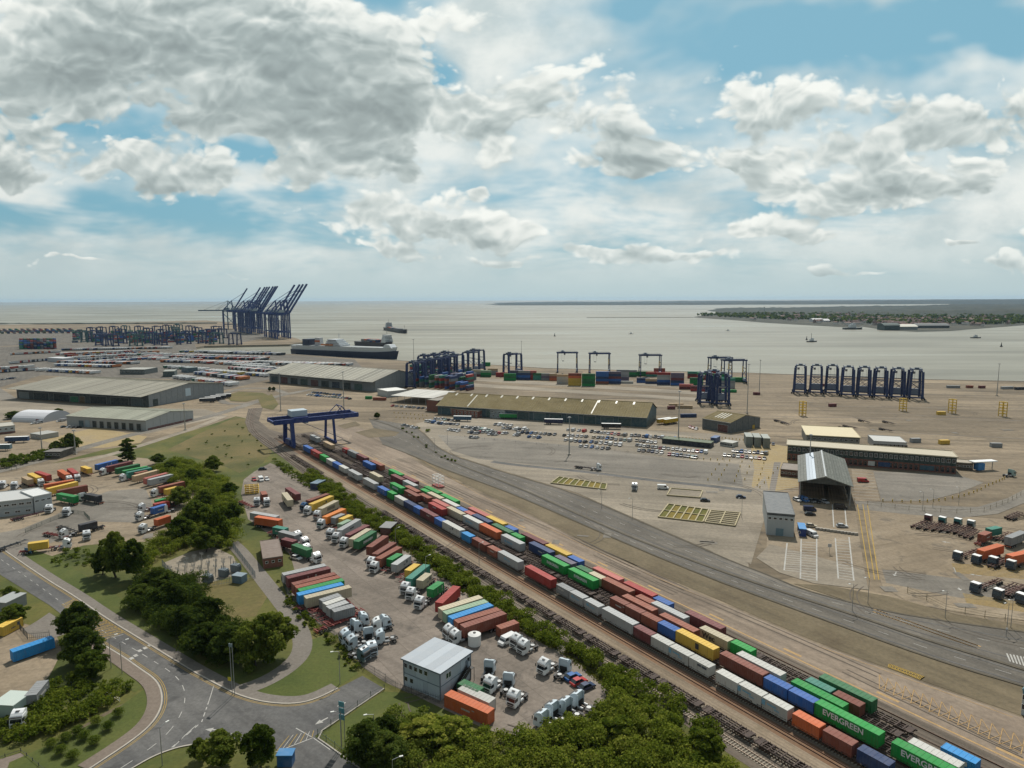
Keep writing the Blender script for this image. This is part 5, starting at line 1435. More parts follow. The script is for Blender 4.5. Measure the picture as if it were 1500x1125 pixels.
# ---- canopy and sheds beside the olive warehouse
def flat_block(name, label, A, B, C, h, wall_col, roof_col=(0.25, 0.24, 0.22), wins=(), doors=(), cat='building', wallmat=None, para=0.25, over=0.0, side_wins=(), roofmat=None, bands=()):
    """flat-roofed block; windows on the front as (x fraction, z, width m, height m, columns)"""
    a, ang, W_, D = frame_of(A, B, C)
    t_ = thing(name, label, cat, a, ang)
    T = .2
    m = MB(); m.box((W_ / 2, T / 2, h / 2), (W_, T, h)); m.box((W_ / 2, D - T / 2, h / 2), (W_, T, h)); m.box((T / 2, D / 2, h / 2), (T, D - 2 * T, h)); m.box((W_ - T / 2, D / 2, h / 2), (T, D - 2 * T, h))
    obj('wall', m.mesh('wall', wallmat or CLAD), t_, color=wall_col)
    m = MB(); m.box((W_ / 2, D / 2, h + .10), (W_ + .3 + 2 * over, D + .3 + 2 * over, .2)); obj('roof', m.mesh('roof', roofmat or CLAD), t_, color=roof_col)
    if para:
        m = MB(); o2 = over + .15
        for y in (-o2 + .06, D + o2 - .06): m.box((W_ / 2, y, h + .2 + para / 2), (W_ + 2 * o2 - .3, .12, para))
        for x in (-o2 + .06, W_ + o2 - .06): m.box((x, D / 2, h + .2 + para / 2), (.12, D + 2 * o2, para))
        obj('parapet', m.mesh('parapet', CLAD), t_, color=roof_col)
    def win(x, y, z, w_, hh, rot):
        g_ = MB(); g_.box((0, 0, 0), (w_ - .1, .06, hh - .1)); f_ = MB()
        for sx in (-1, 1): f_.box((sx * w_ / 2, 0, 0), (.08, .10, hh + .08))
        for sz in (-1, 1): f_.box((0, 0, sz * hh / 2), (w_ - .08, .10, .08))
        if w_ > 1.2: f_.box((0, 0, 0), (.06, .09, hh - .08))
        o = obj('window', f_.mesh('window', WHITEP), t_, (x, y, z), rot); obj('pane', g_.mesh('pane', GLASS), o)
    for f, z, w_, hh, n in wins:
        for k in range(n): win(W_ * (f if n == 1 else (k + .5) / n), -.03, z, w_, hh, 0)
    for f, z, w_, hh, n in side_wins:
        for k in range(n): win(W_ + .03, D * (f if n == 1 else (k + .5) / n), z, w_, hh, R(90))
    for f0, f1, hh, col in doors:
        m = MB(); m.box((W_ * (f0 + f1) / 2, -.06, hh / 2), (W_ * (f1 - f0), .1, hh)); obj('door', m.mesh('door', CLAD), t_, color=col)
    for z0, z1, col in bands:
        m = MB(); m.box((W_ / 2, -.05, (z0 + z1) / 2), (W_ + .02, .06, z1 - z0)); m.box((W_ + .05, D / 2, (z0 + z1) / 2), (.06, D - .1, z1 - z0)); obj('band', m.mesh('band', CLAD), t_, color=col)
    return t_, W_, D
def canopy(name, label, A, B, C, h, roof_col, slope=0.0, posts=6):
    a, ang, W_, D = frame_of(A, B, C); t_ = thing(name, label, 'canopy', a, ang)
    n = 12; st = W_ / n
    m = MB(); m.add([(0, 0, h), (st - .06, 0, h), (st - .06, D, h + slope), (0, D, h + slope), (0, 0, h + .2), (st - .06, 0, h + .2), (st - .06, D, h + slope + .2), (0, D, h + slope + .2)], [(0, 1, 2, 3), (4, 5, 6, 7), (0, 1, 5, 4), (1, 2, 6, 5), (2, 3, 7, 6), (3, 0, 4, 7)])
    me = m.mesh('roof_panel', CLAD)
    for k in range(n): obj('roof_panel', me, t_, (k * st, 0, 0), color=roof_col)
    for k in range(posts):
        for y, hh in ((.3, h), (D - .3, h + slope)):
            m = MB(); m.box((0, 0, hh / 2), (.25, .25, hh)); obj('post', m.mesh('post', GREYM), t_, ((W_ - .6) * k / (posts - 1) + .3, y, 0))
    return t_
canopy('white_canopy', 'white flat canopy roof on posts between the two long warehouses', (572, 588), (634, 593), (638, 582), 6, (.46, .45, .41), 1.0, 7)
flat_block('white_flat_shed', 'small white flat-roofed shed left of the white canopy', (553, 577), (568, 581), (578, 574), 5.5, (.40, .42, .42), (.60, .60, .57))
flat_block('brick_tower', 'square brown brick block at the left end of the olive warehouse', (625, 601), (641, 603), (646, 596), 9, (.2, .09, .06), (.2, .18, .15), wallmat=BRICK)
flat_block('brick_office', 'low red brick office with pale roof in front of the olive warehouse', (648, 606), (700, 612), (690, 600), 5, (.2, .08, .06), (.34, .31, .26), [(0, 1.6, 1.6, 1.4, 10), (0, 3.6, 1.6, 1.0, 10)], wallmat=BRICK, side_wins=[(0, 1.8, 1.4, 1.2, 4)])
flat_block('grey_cabin_block', 'grey two-storey cabin block against the olive warehouse wall', (713, 611), (739, 613.5), (741, 606), 6.5, (.27, .31, .32), (.34, .37, .36), [(0, 4.6, 1.6, 1.0, 5), (0, 1.6, 1.6, 1.0, 4)], bands=[(3.2, 3.4, (.1, .12, .13))])
shed('olive_roof_shed', 'small old shed with mossy roof, right of the olive warehouse', (1028, 629.5), (1069, 637), (1086, 624), 7, 10.5, 8, (.13, .11, .06), (.10, .115, .12), [(.56, .92, 5.0, (.10, .035, .03))], .4, roofmat=OLIVE, rooflights=[(.28 + k * .10, .31 + k * .10, .3, .85) for k in range(4)])
# ---- right-hand buildings
flat_block('pale_roof_office', 'grey office with bright pale roof above the long dark building', (1180.5, 655), (1258, 660), (1256, 645), 6.2, (.20, .205, .19), (.50, .43, .27), [(0, 4.4, 1.6, 1.2, 10), (0, 1.8, 1.6, 1.2, 9)], side_wins=[(0, 4.2, 1.4, 1.2, 3)], bands=[(5.7, 6.15, (.05, .06, .06))], over=.5)
flat_block('white_side_cabin', 'low white cabin with dark windows right of the pale-roofed office', (1279, 661), (1327, 664), (1326, 655), 4.5, (.42, .43, .43), (.42, .42, .40), [(0, 2.6, 3.2, 1.3, 8)])
def long_building():
    A, B, C = (1152, 677), (1399, 699), (1400, 690)
    t_, W_, D = flat_block('long_terminal_building', 'long two-storey dark green building with rows of windows and pale roof edge', A, B, C, 8.6, (.018, .04, .036), (.46, .41, .30), [(0, 6.6, 1.5, 2.0, 34)], para=.35, over=.5, side_wins=[(0, 6.4, 1.4, 1.8, 3)])
    m = MB(); m.box((W_ / 2, -.05, 2.0), (W_ - .4, .12, 4.0)); obj('brick_ground_floor', m.mesh('brick_ground_floor', BRICK), t_)
    n = 34
    for k in range(n):
        x = W_ * (k + .5) / n; g_ = MB(); g_.box((x, -.13, 2.0), (W_ / n * .55, .06, 2.6)); obj('shopfront_window', g_.mesh('shopfront_window', GLASS), t_)
        p_ = MB(); p_.box((W_ * k / n + .2, -.14, 4.3), (.16, .16, 8.4)); obj('pilaster', p_.mesh('pilaster', CLAD), t_, color=(.03, .06, .05))
    for f0, f1, col in ((.13, .20, (.5, .5, .48)), (.31, .37, (.3, .04, .035)), (.50, .54, (.55, .55, .52)), (.56, .63, (.02, .06, .16)), (.80, .88, (.04, .10, .14))):
        m = MB(); m.box((W_ * (f0 + f1) / 2, -.24, 2.1), (W_ * (f1 - f0), .1, 2.4)); obj('shop_panel', m.mesh('shop_panel', CLAD), t_, color=col)
long_building()
flat_block('low_brown_annex', 'low brown annex at the right end of the long dark building', (1400, 692), (1424, 694), (1423, 689), 3.5, (.10, .07, .045), (.28, .24, .18), [(0, 2.0, 1.4, 1.0, 5)])
def inspection_shed():
    a, ang, W_, D = frame_of(tuple(P(1170.7, 708, 9)), tuple(P(1246, 715.3, 9)), tuple(P(1239, 676, 9)))
    a.z = 0
    t_ = thing('inspection_shed', 'tall open-ended grey shed with one pale roof strip, in front of the long dark building', 'shed', a, ang)
    he, hr = 9.0, 12.2; n = 9; st = W_ / 2 / n; L0, L1 = -1.0, D + .5
    for side in (0, 1):
        for k in range(n):
            x0 = (-.8 + (W_ / 2 + .8) * k / n) if side == 0 else (W_ + .8 - (W_ / 2 + .8) * k / n); x1 = (-.8 + (W_ / 2 + .8) * (k + 1) / n - .06) if side == 0 else (W_ + .8 - (W_ / 2 + .8) * (k + 1) / n + .06)
            z = lambda x: he + (hr - he) * (1 - abs(x - W_ / 2) / (W_ / 2))
            m = MB(); m.add([(x0, L0, z(x0)), (x1, L0, z(x1)), (x1, L1, z(x1)), (x0, L1, z(x0)), (x0, L0, z(x0) + .18), (x1, L0, z(x1) + .18), (x1, L1, z(x1) + .18), (x0, L1, z(x0) + .18)], [(0, 1, 2, 3), (4, 5, 6, 7), (0, 1, 5, 4), (1, 2, 6, 5), (2, 3, 7, 6), (3, 0, 4, 7)])
            col = (.46, .52, .58) if side == 0 and k in (3, 4, 5) else ((.085, .09, .075) if side == 0 else (.075, .082, .066))
            obj('roof_panel', m.mesh('roof_panel', CLAD), t_, color=col)
    m = MB(); m.beam((W_ / 2, L0 - .05, hr + .3), (W_ / 2, L1, hr + .3), .7, .3); obj('ridge_cap', m.mesh('ridge_cap', GALV), t_)
    for k in range(7):
        y = D * k / 6
        for x in (0.2, W_ - .2):
            m = MB(); m.box((x, y, he / 2), (.4, .4, he)); obj('column', m.mesh('column', GREYM), t_)
        m = MB(); m.beam((.2, y, he - .2), (W_ / 2, y, hr - .3), .3, .4); m.beam((W_ - .2, y, he - .2), (W_ / 2, y, hr - .3), .3, .4); obj('rafter', m.mesh('rafter', GREYM), t_)
    m = MB(); m.box((0, D / 2, he * .55), (.12, D, he * .9)); obj('side_wall', m.mesh('side_wall', CLAD), t_, color=(.16, .06, .045))
    m = MB(); m.box((W_, D * .55, he * .55), (.12, D * .9, he * .9)); obj('side_wall', m.mesh('side_wall', CLAD), t_, color=(.07, .075, .08))
    m = MB(); m.box((W_ / 2, D, he * .5), (W_ - .3, .12, he)); obj('back_wall', m.mesh('back_wall', CLAD), t_, color=(.05, .055, .05))
    m = MB(); m.prism([(.3, he - .2), (W_ - .3, he - .2), (W_ / 2, hr - .4)], -.15, -.05); obj('gable_panel', m.mesh('gable_panel', CLAD), t_, color=(.05, .055, .05))
inspection_shed()
flat_block('grey_two_storey_office', 'plain grey two-storey office with dark roof beside the parking bays', (1121, 786), (1161, 790), (1170, 756), 8.5, (.34, .37, .38), (.115, .125, .13), [(0, 6.8, 1.2, .9, 5)], [(.34, .62, 3.0, (.14, .22, .26))], side_wins=[(0, 6.2, 1.0, 1.2, 4)], bands=[(8.0, 8.45, (.04, .05, .06))])
flat_block('brown_booth_row', 'small brown flat building on the ochre bays left of the inspection shed', (1142, 700), (1169, 703), (1169, 693), 3.4, (.12, .05, .03), (.18, .15, .12), [(0, 1.9, 1.2, 1.0, 5)])
flat_block('blue_cabin', 'small bright blue cabin beside the grey two-storey office', (1169, 789), (1179, 790), (1179, 781), 3.0, (.012, .035, .16), (.04, .22, .50), [(0, 1.8, .8, .8, 1)], para=0)
flat_block('white_kiosk', 'white and blue kiosk at the right edge by the apron', (1492, 1052), (1512, 1060), (1520, 1040), 5.6, (.46, .50, .52), (.08, .20, .26), [(0, 2.0, 1.2, 1.2, 2), (0, 4.2, 1.2, 1.2, 2)], bands=[(4.9, 5.6, (.05, .18, .26))])
for i, (x, y) in enumerate([(1097, 656.5), (1109, 657.5), (1122, 659)]):
    flat_block('grey_ribbed_cabin', 'grey box cabin above the car park, %s of three' % ['left', 'middle', 'right'][i], (x - 5, y), (x + 5, y + .5), (x + 5, y - 6), 6, (.18, .20, .18), (.26, .28, .25), para=0)
flat_block('long_flat_store', 'long low dark store with green roof amid the parked cars', (969, 651), (1040, 659), (1041, 655), 3.0, (.02, .025, .04), (.05, .075, .03), para=.1)
flat_block('blue_hut', 'small blue hut right of the long low dark store', (1040, 650), (1048, 651), (1048, 647), 3, (.02, .05, .14), (.05, .10, .22), para=0)
flat_block('white_slatted_store', 'low white slatted store near the blue hut', (1054, 655), (1072, 658), (1073, 654), 2.6, (.4, .4, .36), (.42, .42, .38), [(0, 1.4, 1.0, 1.2, 8)], para=0)
# ---- truck-yard office
def yard_office():
    g_ = crop(580, 860)
    A, B, C = (589, 1003), (642, 1026), (693, 996)
    a, ang, W_, D = frame_of(A, B, C)
    H = 6.6
    t_ = thing('yard_office', 'light blue-grey two-storey portable office with white roof in the truck yard', 'office', a, ang)
    T = .15
    for z0 in (0, H / 2):
        for k in range(3):
            x0 = W_ * k / 3
            m = MB(); m.box((x0 + W_ / 6, T / 2, z0 + H / 4), (W_ / 3 - .06, T, H / 2 - .10)); obj('wall_panel', m.mesh('wall_panel', CLAD), t_, color=(.36, .42, .47))
            y0 = D * k / 3
            m = MB(); m.box((W_ - T / 2, y0 + D / 6, z0 + H / 4), (T, D / 3 - .06, H / 2 - .10)); obj('wall_panel', m.mesh('wall_panel', CLAD), t_, color=(.36, .42, .47))
    m = MB(); m.box((W_ / 2, D - T / 2, H / 2), (W_, T, H)); m.box((T / 2, D / 2, H / 2), (T, D, H)); m.box((W_ / 2, D / 2, H / 2), (W_ - .5, D - .5, .1)); obj('rear_walls', m.mesh('rear_walls', CLAD), t_, color=(.42, .48, .52))
    m = MB()
    for x, y in ((0, 0), (W_, 0), (W_, D)): m.box((x, y, H / 2), (.22, .22, H + .1))
    m.box((W_ / 2, -.02, H / 2), (W_, .10, .16)); m.box((W_ + .02, D / 2, H / 2), (.10, D, .16)); obj('corner_trim', m.mesh('corner_trim', CLAD), t_, color=(.12, .16, .20))
    nr = 5
    m = MB(); m.box((0, 0, 0), ((W_ + 1.0) / nr - .02, D + 1.0, .12)); me = m.mesh('roof_sheet', CLAD)
    for k in range(nr): obj('roof_sheet', me, t_, (-.5 + (W_ + 1) * (k + .5) / nr, D / 2, H + .24 + .01 * (k % 2)), color=(.36, .40, .44))
    m = MB(); m.box((W_ / 2, -.47, H + .08), (W_ + .98, .06, .22)); m.box((W_ + .47, D / 2, H + .08), (.06, D + .98, .22)); obj('fascia', m.mesh('fascia', CLAD), t_, color=(.07, .10, .13))
    def win(x, y, z, rot, w_=.9, hh=1.0):
        f_ = MB(); f_.box((0, 0, 0), (w_ + .14, .05, hh + .14)); o = obj('window', f_.mesh('window', WHITEP), t_, (x, y, z), rot)
        g2 = MB(); g2.box((0, -.03, 0), (w_, .05, hh)); obj('pane', g2.mesh('pane', GLASS), o)
    for k in range(5): win(W_ * (.06 + .14 * k), -.04, H * .80, 0)
    for k in range(2): win(W_ * (.06 + .16 * k), -.04, H * .30, 0)
    for f in (.22, .30): win(W_ + .04, D * f, H * .74, R(90), .7, 1.2)
    win(W_ + .04, D * .92, H * .80, R(90))
    m = MB()
    for k in range(5): m.box((W_ * .16 + k * .95, -.05, H * .26), (.85, .05, 2.4))
    obj('shutter', m.mesh('shutter', CLAD), t_, color=(.40, .47, .52))
    # outside stair up the right wall
    m = MB(); y0, y1 = D * .36, D * .84
    for sx in (.35, 1.35): m.beam((W_ + sx, y0, .5), (W_ + sx, y1, H * .52 + .45), .08, 1.0)
    for k in range(16): m.box((W_ + .85, y0 + (y1 - y0) * (k + .5) / 16, H * .52 * (k + .5) / 16), (1.0, .26, .05))
    m.box((W_ + .85, y1 + .7, H * .52), (1.1, 1.5, .08))
    for sx in (.35, 1.35):
        m.beam((W_ + sx, y0, 1.1), (W_ + sx, y1, H * .52 + 1.0), .05)
        m.box((W_ + sx, y1 + 1.4, H * .27), (.1, .1, H * .54))
    obj('stair', m.mesh('stair', DARK), t_)
    m = MB(); m.box((W_ + .1, D * .87, H * .66), (.06, .95, 2.0)); obj('door', m.mesh('door', CLAD), t_, color=(.10, .14, .18))
yard_office()
flat_block('brown_hut', 'brown flat-roofed hut beside the left trailers of the truck yard', (384.5, 831), (413, 827), (404, 801), 3.4, (.085, .055, .045), (.17, .125, .10), [(0, 2.2, .9, .8, 3)], para=.15, wallmat=BRICK)
flat_block('track_hut', 'small dark hut with grey roof between hedge and truck yard', (556, 784), (570, 785), (583, 777), 3.4, (.10, .04, .035), (.16, .165, .165), para=0, over=.3)
flat_block('small_blue_box', 'small dark blue box store behind the trailers near the hedge', (453.5, 715), (464, 716), (463.5, 709), 3, (.02, .04, .09), (.10, .16, .21), para=0)
flat_block('blue_bin_store', 'bright blue bin store at the bottom beside the junction exit', (402, 1122), (424, 1122), (428, 1112), 2.4, (.015, .10, .25), (.03, .19, .42), para=0, cat='bin')
flat_block('blue_depot_cabin', 'small grey-blue cabin beside the substation', (338, 851), (352, 853), (352, 847), 2.4, (.10, .16, .21), (.18, .24, .28), para=0)
# left edge buildings
flat_block('long_white_office', 'long two-storey white building with pale roof in the lorry park', (-30, 756), (48, 747), (74, 729), 6.4, (.40, .43, .44), (.50, .51, .50), [(0, 4.8, 1.8, .9, 7), (0, 1.6, 1.8, .9, 5)], side_wins=[(0, 4.6, 1.2, .9, 2)], bands=[(3.1, 3.3, (.2, .24, .26))])
flat_block('white_upper_block', 'raised right-hand block of the long white lorry-park building', (50, 746.5), (76, 741), (78, 728), 6.9, (.43, .46, .47), (.56, .57, .56), [(0, 5.0, 1.4, .8, 3)])
flat_block('pale_left_office', 'pale low office at the left edge above the works yard', (-40, 635), (22, 629), (34, 622), 5.0, (.42, .46, .45), (.40, .38, .32), [(0, 3.4, 1.6, 1.1, 7)], bands=[(.1, 1.4, (.16, .07, .05))])
def round_shed():
    a, ang, W_, D = frame_of((16, 613), (62, 615), (66, 605)); t_ = thing('round_roofed_shed', 'white round-roofed tunnel shed at the left', 'shed', a, ang)
    n = 14; hh = 7.0
    for k in range(n):
        t0, t1 = math.pi * k / n, math.pi * (k + 1) / n
        p0 = (D / 2 - D / 2 * math.cos(t0), hh * math.sin(t0)); p1 = (D / 2 - D / 2 * math.cos(t1), hh * math.sin(t1))
        m = MB(); m.add([(0, *p0), (W_, *p0), (W_, *p1), (0, *p1), (0, p0[0], p0[1] + .1), (W_, p0[0], p0[1] + .1), (W_, p1[0], p1[1] + .1), (0, p1[0], p1[1] + .1)], [(0, 1, 2, 3), (4, 5, 6, 7), (0, 1, 5, 4), (2, 3, 7, 6), (1, 2, 6, 5), (3, 0, 4, 7)]); obj('roof_panel', m.mesh('roof_panel', CLAD), t_, color=(.56, .57, .60))
    for x in (0.05, W_ - .1):
        m = MB(); m.prism([(D / 2 - D / 2 * math.cos(math.pi * k / n), (hh - .05) * math.sin(math.pi * k / n)) for k in range(n + 1)], x, x + .1, axis='x'); obj('end_wall', m.mesh('end_wall', CLAD), t_, color=(.38, .40, .44))
round_shed()
flat_block('grey_yard_hut', 'grey flat hut in the left works yard', (44, 637), (60, 639.5), (64, 632), 3.2, (.28, .29, .28), (.38, .38, .35), [(0, 1.8, 1.0, .9, 4)], para=0)
flat_block('dark_gatehouse', 'dark gatehouse with flat roof beside the upper road', (66, 667), (88, 667), (90, 660), 4.0, (.06, .055, .05), (.14, .13, .12), [(0, 2.4, 1.6, 1.2, 4)], over=.6, para=0)
flat_block('green_round_store', 'pale green store at the lower left edge of the depot', (-14, 1050), (18, 1052), (20, 1030), 3.6, (.30, .38, .34), (.40, .46, .42), para=0)
flat_block('grey_left_cabin', 'grey cabin at the left edge beside the road bushes', (-12, 893), (8, 895), (12, 878), 3.4, (.26, .28, .28), (.34, .36, .35), para=0)
# small far buildings among the trailers
flat_block('grey_far_hall', 'grey hall among the trailer rows behind the huge warehouse', (176, 544.5), (212, 545), (213, 541.5), 6, (.10, .12, .12), (.30, .30, .27), [(0, 3.5, 2.0, 1.2, 8)])
flat_block('dark_far_cabin', 'dark square cabin right of the grey far hall', (239, 549), (256, 548.5), (256, 545.5), 6.5, (.06, .09, .09), (.28, .29, .26))
flat_block('blue_far_cabin', 'blue-grey cabin among trailers, farther right', (275, 543), (290, 542), (290, 539.5), 6, (.08, .13, .16), (.22, .26, .26))
flat_block('white_tent_hall', 'white pitched hall behind the huge warehouse at the left', (70, 525), (92, 526.5), (93, 524.2), 6, (.46, .48, .50), (.58, .60, .62), para=0)

# ---- electricity substation
def substation():
    a = P(290, 838); t_ = thing('substation', 'fenced electricity substation with grey switchgear in the wood', 'substation', a, R(-18))
    random.seed(4)
    for i in range(6):
        for j in range(4):
            m = MB(); x, y = i * 3.0 - 8, j * 3.6 - 4; h = 2.6 + random.random() * 1.6
            m.box((x, y, h / 2), (.14, .14, h)); m.box((x, y, h), (1.5, .12, .12))
            for d in (-.6, 0, .6): m.cyl((x + d, y, h), (x + d, y, h + .7), .09, 6)
            obj('busbar_post', m.mesh('busbar_post', GALV), t_)
    for i, (x, y) in enumerate([(9, 1), (10, 5.5), (7.5, -4.5)]):
        m = MB(); m.box((x, y, 1.4), (2.6, 2.0, 2.4))
        for k in range(5): m.box((x + 1.5, y - .8 + k * .4, 1.3), (.4, .12, 1.8))
        for k in range(3): m.cyl((x - .7 + k * .7, y, 2.6), (x - .7 + k * .7, y, 3.7), .12, 6)
        obj('transformer', m.mesh('transformer', STEEL), t_, color=(.16, .19, .21))
    random.seed(12)
substation()

# ============================================================ TRAINS
def to_px(w):
    v = Vector(w) - Vector((0, 0, CAM_H))
    d = v.y * _ct - v.z * _st; up = v.y * _st + v.z * _ct
    x, y = v.x / d * F_PX, up / d * F_PX
    x, y = x * _cr + y * _sr, -x * _sr + y * _cr
    return 750 + x, 562.5 - y
def s_at(pxx, off, z=3.8):
    lo, hi = -150.0, 420.0
    for _ in range(50):
        m_ = (lo + hi) / 2
        if to_px(RF(m_, off, z))[0] > pxx: lo = m_
        else: hi = m_
    return (lo + hi) / 2
EG_BIG = letters('EVERGREEN', 1.75, TXT_WHITE); EG_MED = letters('EVERGREEN', 1.3, TXT_WHITE); WEC = letters('Wec', 2.1, TXT_DARK); TXT_PALE = plain('pale_blue_mark', (0.16, 0.34, 0.46), 0.5, 0, 0.2, 3.0)
def mark(bits, mat):
    """worn, unreadable company mark: a few flat painted patches"""
    m = MB()
    for x, z, w, h in bits: m.box((x, z, 0), (w, h, .02))
    return m.mesh('painted_mark', mat)
SMALLTX = mark([(-1.6, .35, .9, .7), (-.5, .2, 1.0, .3), (.8, .1, 1.2, .3)], TXT_PALE); SMALLTX2 = mark([(-1.4, .2, .6, 1.2), (0, .25, 1.6, .35), (.9, -.3, .9, .25)], TXT_PALE); MAER = mark([(-2.2, 0, .9, .9), (0, 0, 2.6, .5), (2.0, 0, .8, .5)], TXT_PALE)
_p = plain('worn_white_paint', (.40, .39, .36), .6, 0, .3, 2.0); _d = plain('worn_dark_paint', (.05, .06, .08), .6, 0, .3, 2.0)
WORN = [[mark([(-.9, .1, 1.3, .5), (.6, .1, 1.2, .5)], _p), mark([(1.9, .3, .5, .9), (-.6, 0, .16, 1.5), (1.9, -.6, .8, .16)], _p), mark([(0, 0, 2.4, .36), (2.1, .5, .7, .2)], _p)], [mark([(-.8, .1, 1.1, .5), (.7, .1, 1.4, .5)], _d), mark([(1.6, .3, .8, .9), (0, -.2, 1.2, .25)], _d)]]
ROWN = ['first (nearest)', 'second', 'third', 'fourth', 'fifth (farthest)']
ROWS = [
 (0.0, [(1250, 1300, 'dark blue'), (1200, 1246, 'brown'), (1157, 1197, 'orange'), (1114, 1150, 'white', 'p'), (1082, 1113, 'white', 'p'), (1049, 1080, 'white'), (1006, 1036, 'white'), (979, 1004, 'white', 'p'), (952, 977, 'white'), (926, 950, 'maroon'), (883, 925, 'pale grey'),
         (852, 876, 'pale grey', 's'), (832, 851, 'pale grey', 's'), (815, 831, 'grey'), (762, 810, 'red'), (727, 757, 'pale grey', 's'), (711, 726, 'rust'), (688, 710, 'brown'), (674, 687, 'sky blue'), (646, 672, 'white'), (635, 645, 'blue'), (616, 634, 'maroon'), (605, 615, 'blue'),
         (592, 604, 'dark blue'), (576, 591, 'white'), (565, 575, 'green'), (551, 564, 'blue'), (528, 550, 'pale grey'), (505, 527, 'pale grey'), (496, 504, 'white'), (486, 495, 'blue'), (477, 485, 'white'), (467, 476, 'green'), (454, 466, 'red'), (443, 453, 'blue')]),
 (7.0, [(1302, 1380, 'green', 'EG'), (1197, 1276, 'green', 'EG'), (1161, 1195, 'blue'), (1120, 1153, 'blue'), (1057, 1119, 'brown'), (990, 1039, 'yellow', 'M'), (963, 987, 'blue'), (937, 960, 'rust'), (913, 936, 'brown'), (894, 912, 'brown'), (626, 646, 'red'), (591, 608, 'brown'), (570, 586, 'green', 'eg'), (540, 554, 'cream')]),
 (10.2, [(1326, 1392, 'white'), (1157, 1229, 'green'), (1077, 1138, 'white'), (964, 1012, 'rust'), (909, 952, 'rust'), (831, 866, 'green', 'eg'), (791, 825, 'green', 'eg'), (733, 759, 'pale grey', 'm'), (702, 725, 'orange'), (676, 700, 'white', 'm'), (653, 673, 'cream'), (631, 651, 'pink'), (611, 626, 'rust'), (591, 609, 'rust')]),
 (13.8, [(1374, 1440, 'sky blue'), (1218, 1254, 'brown'), (1178, 1211, 'teal'), (1066, 1098, 'green'), (1021, 1064, 'cream', 'W'), (953, 997, 'pale grey'), (930, 951, 'rust'), (880, 919, 'rust'), (863, 879, 'cream'), (844, 861, 'dark green'), (809, 836, 'purple grey'), (773, 803, 'dark blue'), (745, 761, 'green'), (719, 743, 'dark green'), (690, 713, 'dark blue'),
          (679, 689, 'pink'), (667, 678, 'blue'), (647, 665, 'white'), (624, 643, 'cream'), (614, 623, 'green'), (589, 605, 'pale grey'), (571, 587, 'maroon'), (531, 543, 'blue'), (473, 484, 'tan'), (453, 464, 'pale grey')]),
 (17.2, [(1199, 1271, 'dark green'), (1002, 1051, 'maroon'), (955, 976, 'blue'), (911, 953, 'red'), (867, 903, 'pink'), (829, 847, 'blue'), (797, 828, 'yellow'), (762, 794, 'maroon'), (737, 751, 'blue'), (711, 734, 'yellow'), (685, 710, 'pink'), (643, 666, 'green'), (620, 640, 'green'), (587, 607, 'maroon'), (567, 586, 'green'), (541, 557, 'rust'), (521, 534, 'maroon'), (508, 520, 'grey'), (500, 507, 'red')]),
]
random.seed(7)
for ri, (off, items) in enumerate(ROWS):
    last = -200.0; n = 0
    for it in items:                 # near end first
        x0, x1, col = it[:3]; tx = it[3] if len(it) > 3 else None
        s_far, s_near = s_at(x0, off), s_at(x1, off)
        L = snapL(s_far - s_near)
        if tx == 'EG': L = 13.72
        mid = (s_far + s_near) / 2
        if x1 > 1300 and s_near < -80: mid = s_far - L / 2
        st = max(mid - L / 2, last + 0.25); mid = st + L / 2; last = st + L
        n += 1
        H = 2.90 if (L > 10 or col in ('green', 'yellow')) else 2.59
        c = RF(mid, off + CW / 2, 1.06)
        rgb = CCOL[col]
        if col == 'green': rgb = (0.004, 0.25, 0.04)
        t_ = CKIT[(L, H)].put('shipping_container', '%s %s container on the %s train row, %s from the near end' % (LEN_WORD[L], col, ROWN[ri], nth(n)), 'container', c, RANG + (math.pi if random.random() < .5 and not tx else 0), 'containers on the trains', rgb)
        if tx == 'EG': side_text(t_, EG_BIG, L, H, 1, 0.6, H * .62, 0.95)
        elif tx == 'eg': side_text(t_, EG_MED, L, H, 1, 0, H * .55, 0.9)
        elif tx == 'W': side_text(t_, WEC, L, H, 1, 1.5)
        elif tx == 'M':
            m = MB(); m.box((0, 0, 0), (1.1, .02, 1.5)); obj('emblem', m.mesh('emblem', TXT_DARK), t_, (-1.0, CW / 2 + .015, H * .55))
        elif tx == 's': side_text(t_, SMALLTX, L, H, 1, 0)
        elif tx == 'p': side_text(t_, SMALLTX2, L, H, 1, .8, H * .55, 1.4)
        elif tx == 'm': side_text(t_, MAER, L, H, 1, 1.0)
        elif random.random() < .6: side_text(t_, random.choice(WORN[col in ('white', 'cream', 'pale grey', 'yellow')]), L, H, 1, random.uniform(-1, 1), H * random.uniform(.5, .7))
    # flat wagons under and between the containers
    w0, w1 = (-132, 296) if ri == 0 else ((-128, 250) if ri == 1 else ((-120, 205) if ri == 2 else ((-118, 290) if ri == 3 else (-80, 240))))
    k = 0; s_ = w0
    while s_ < w1:
        k += 1
        WAGONK.put('flat_wagon', 'brown flat wagon, %s from the near end of the %s train row' % (nth(k), ROWN[ri]), 'wagon', RF(s_ + 9.3, off + CW / 2, .32), RANG, 'flat wagons of the trains')
        s_ += 19.4
# empty wagons on the track beside the hedge
k = 0; s_ = -128
while s_ < 118:
    k += 1
    WAGONS.put('empty_wagon', 'empty rusty flat wagon, %s from the near end of the track beside the hedge' % nth(k), 'wagon', RF(s_ + 6.2, -10.3, .32), RANG, 'empty wagons beside the hedge')
    s_ += 13.2
for k in range(4):
    WAGONS.put('empty_wagon', 'empty rusty flat wagon, %s of the short rake near the gantry' % nth(k + 1), 'wagon', RF(205 + 13.2 * k, -9.9 + .1 * k, .32), RANG, 'empty wagons near the gantry')

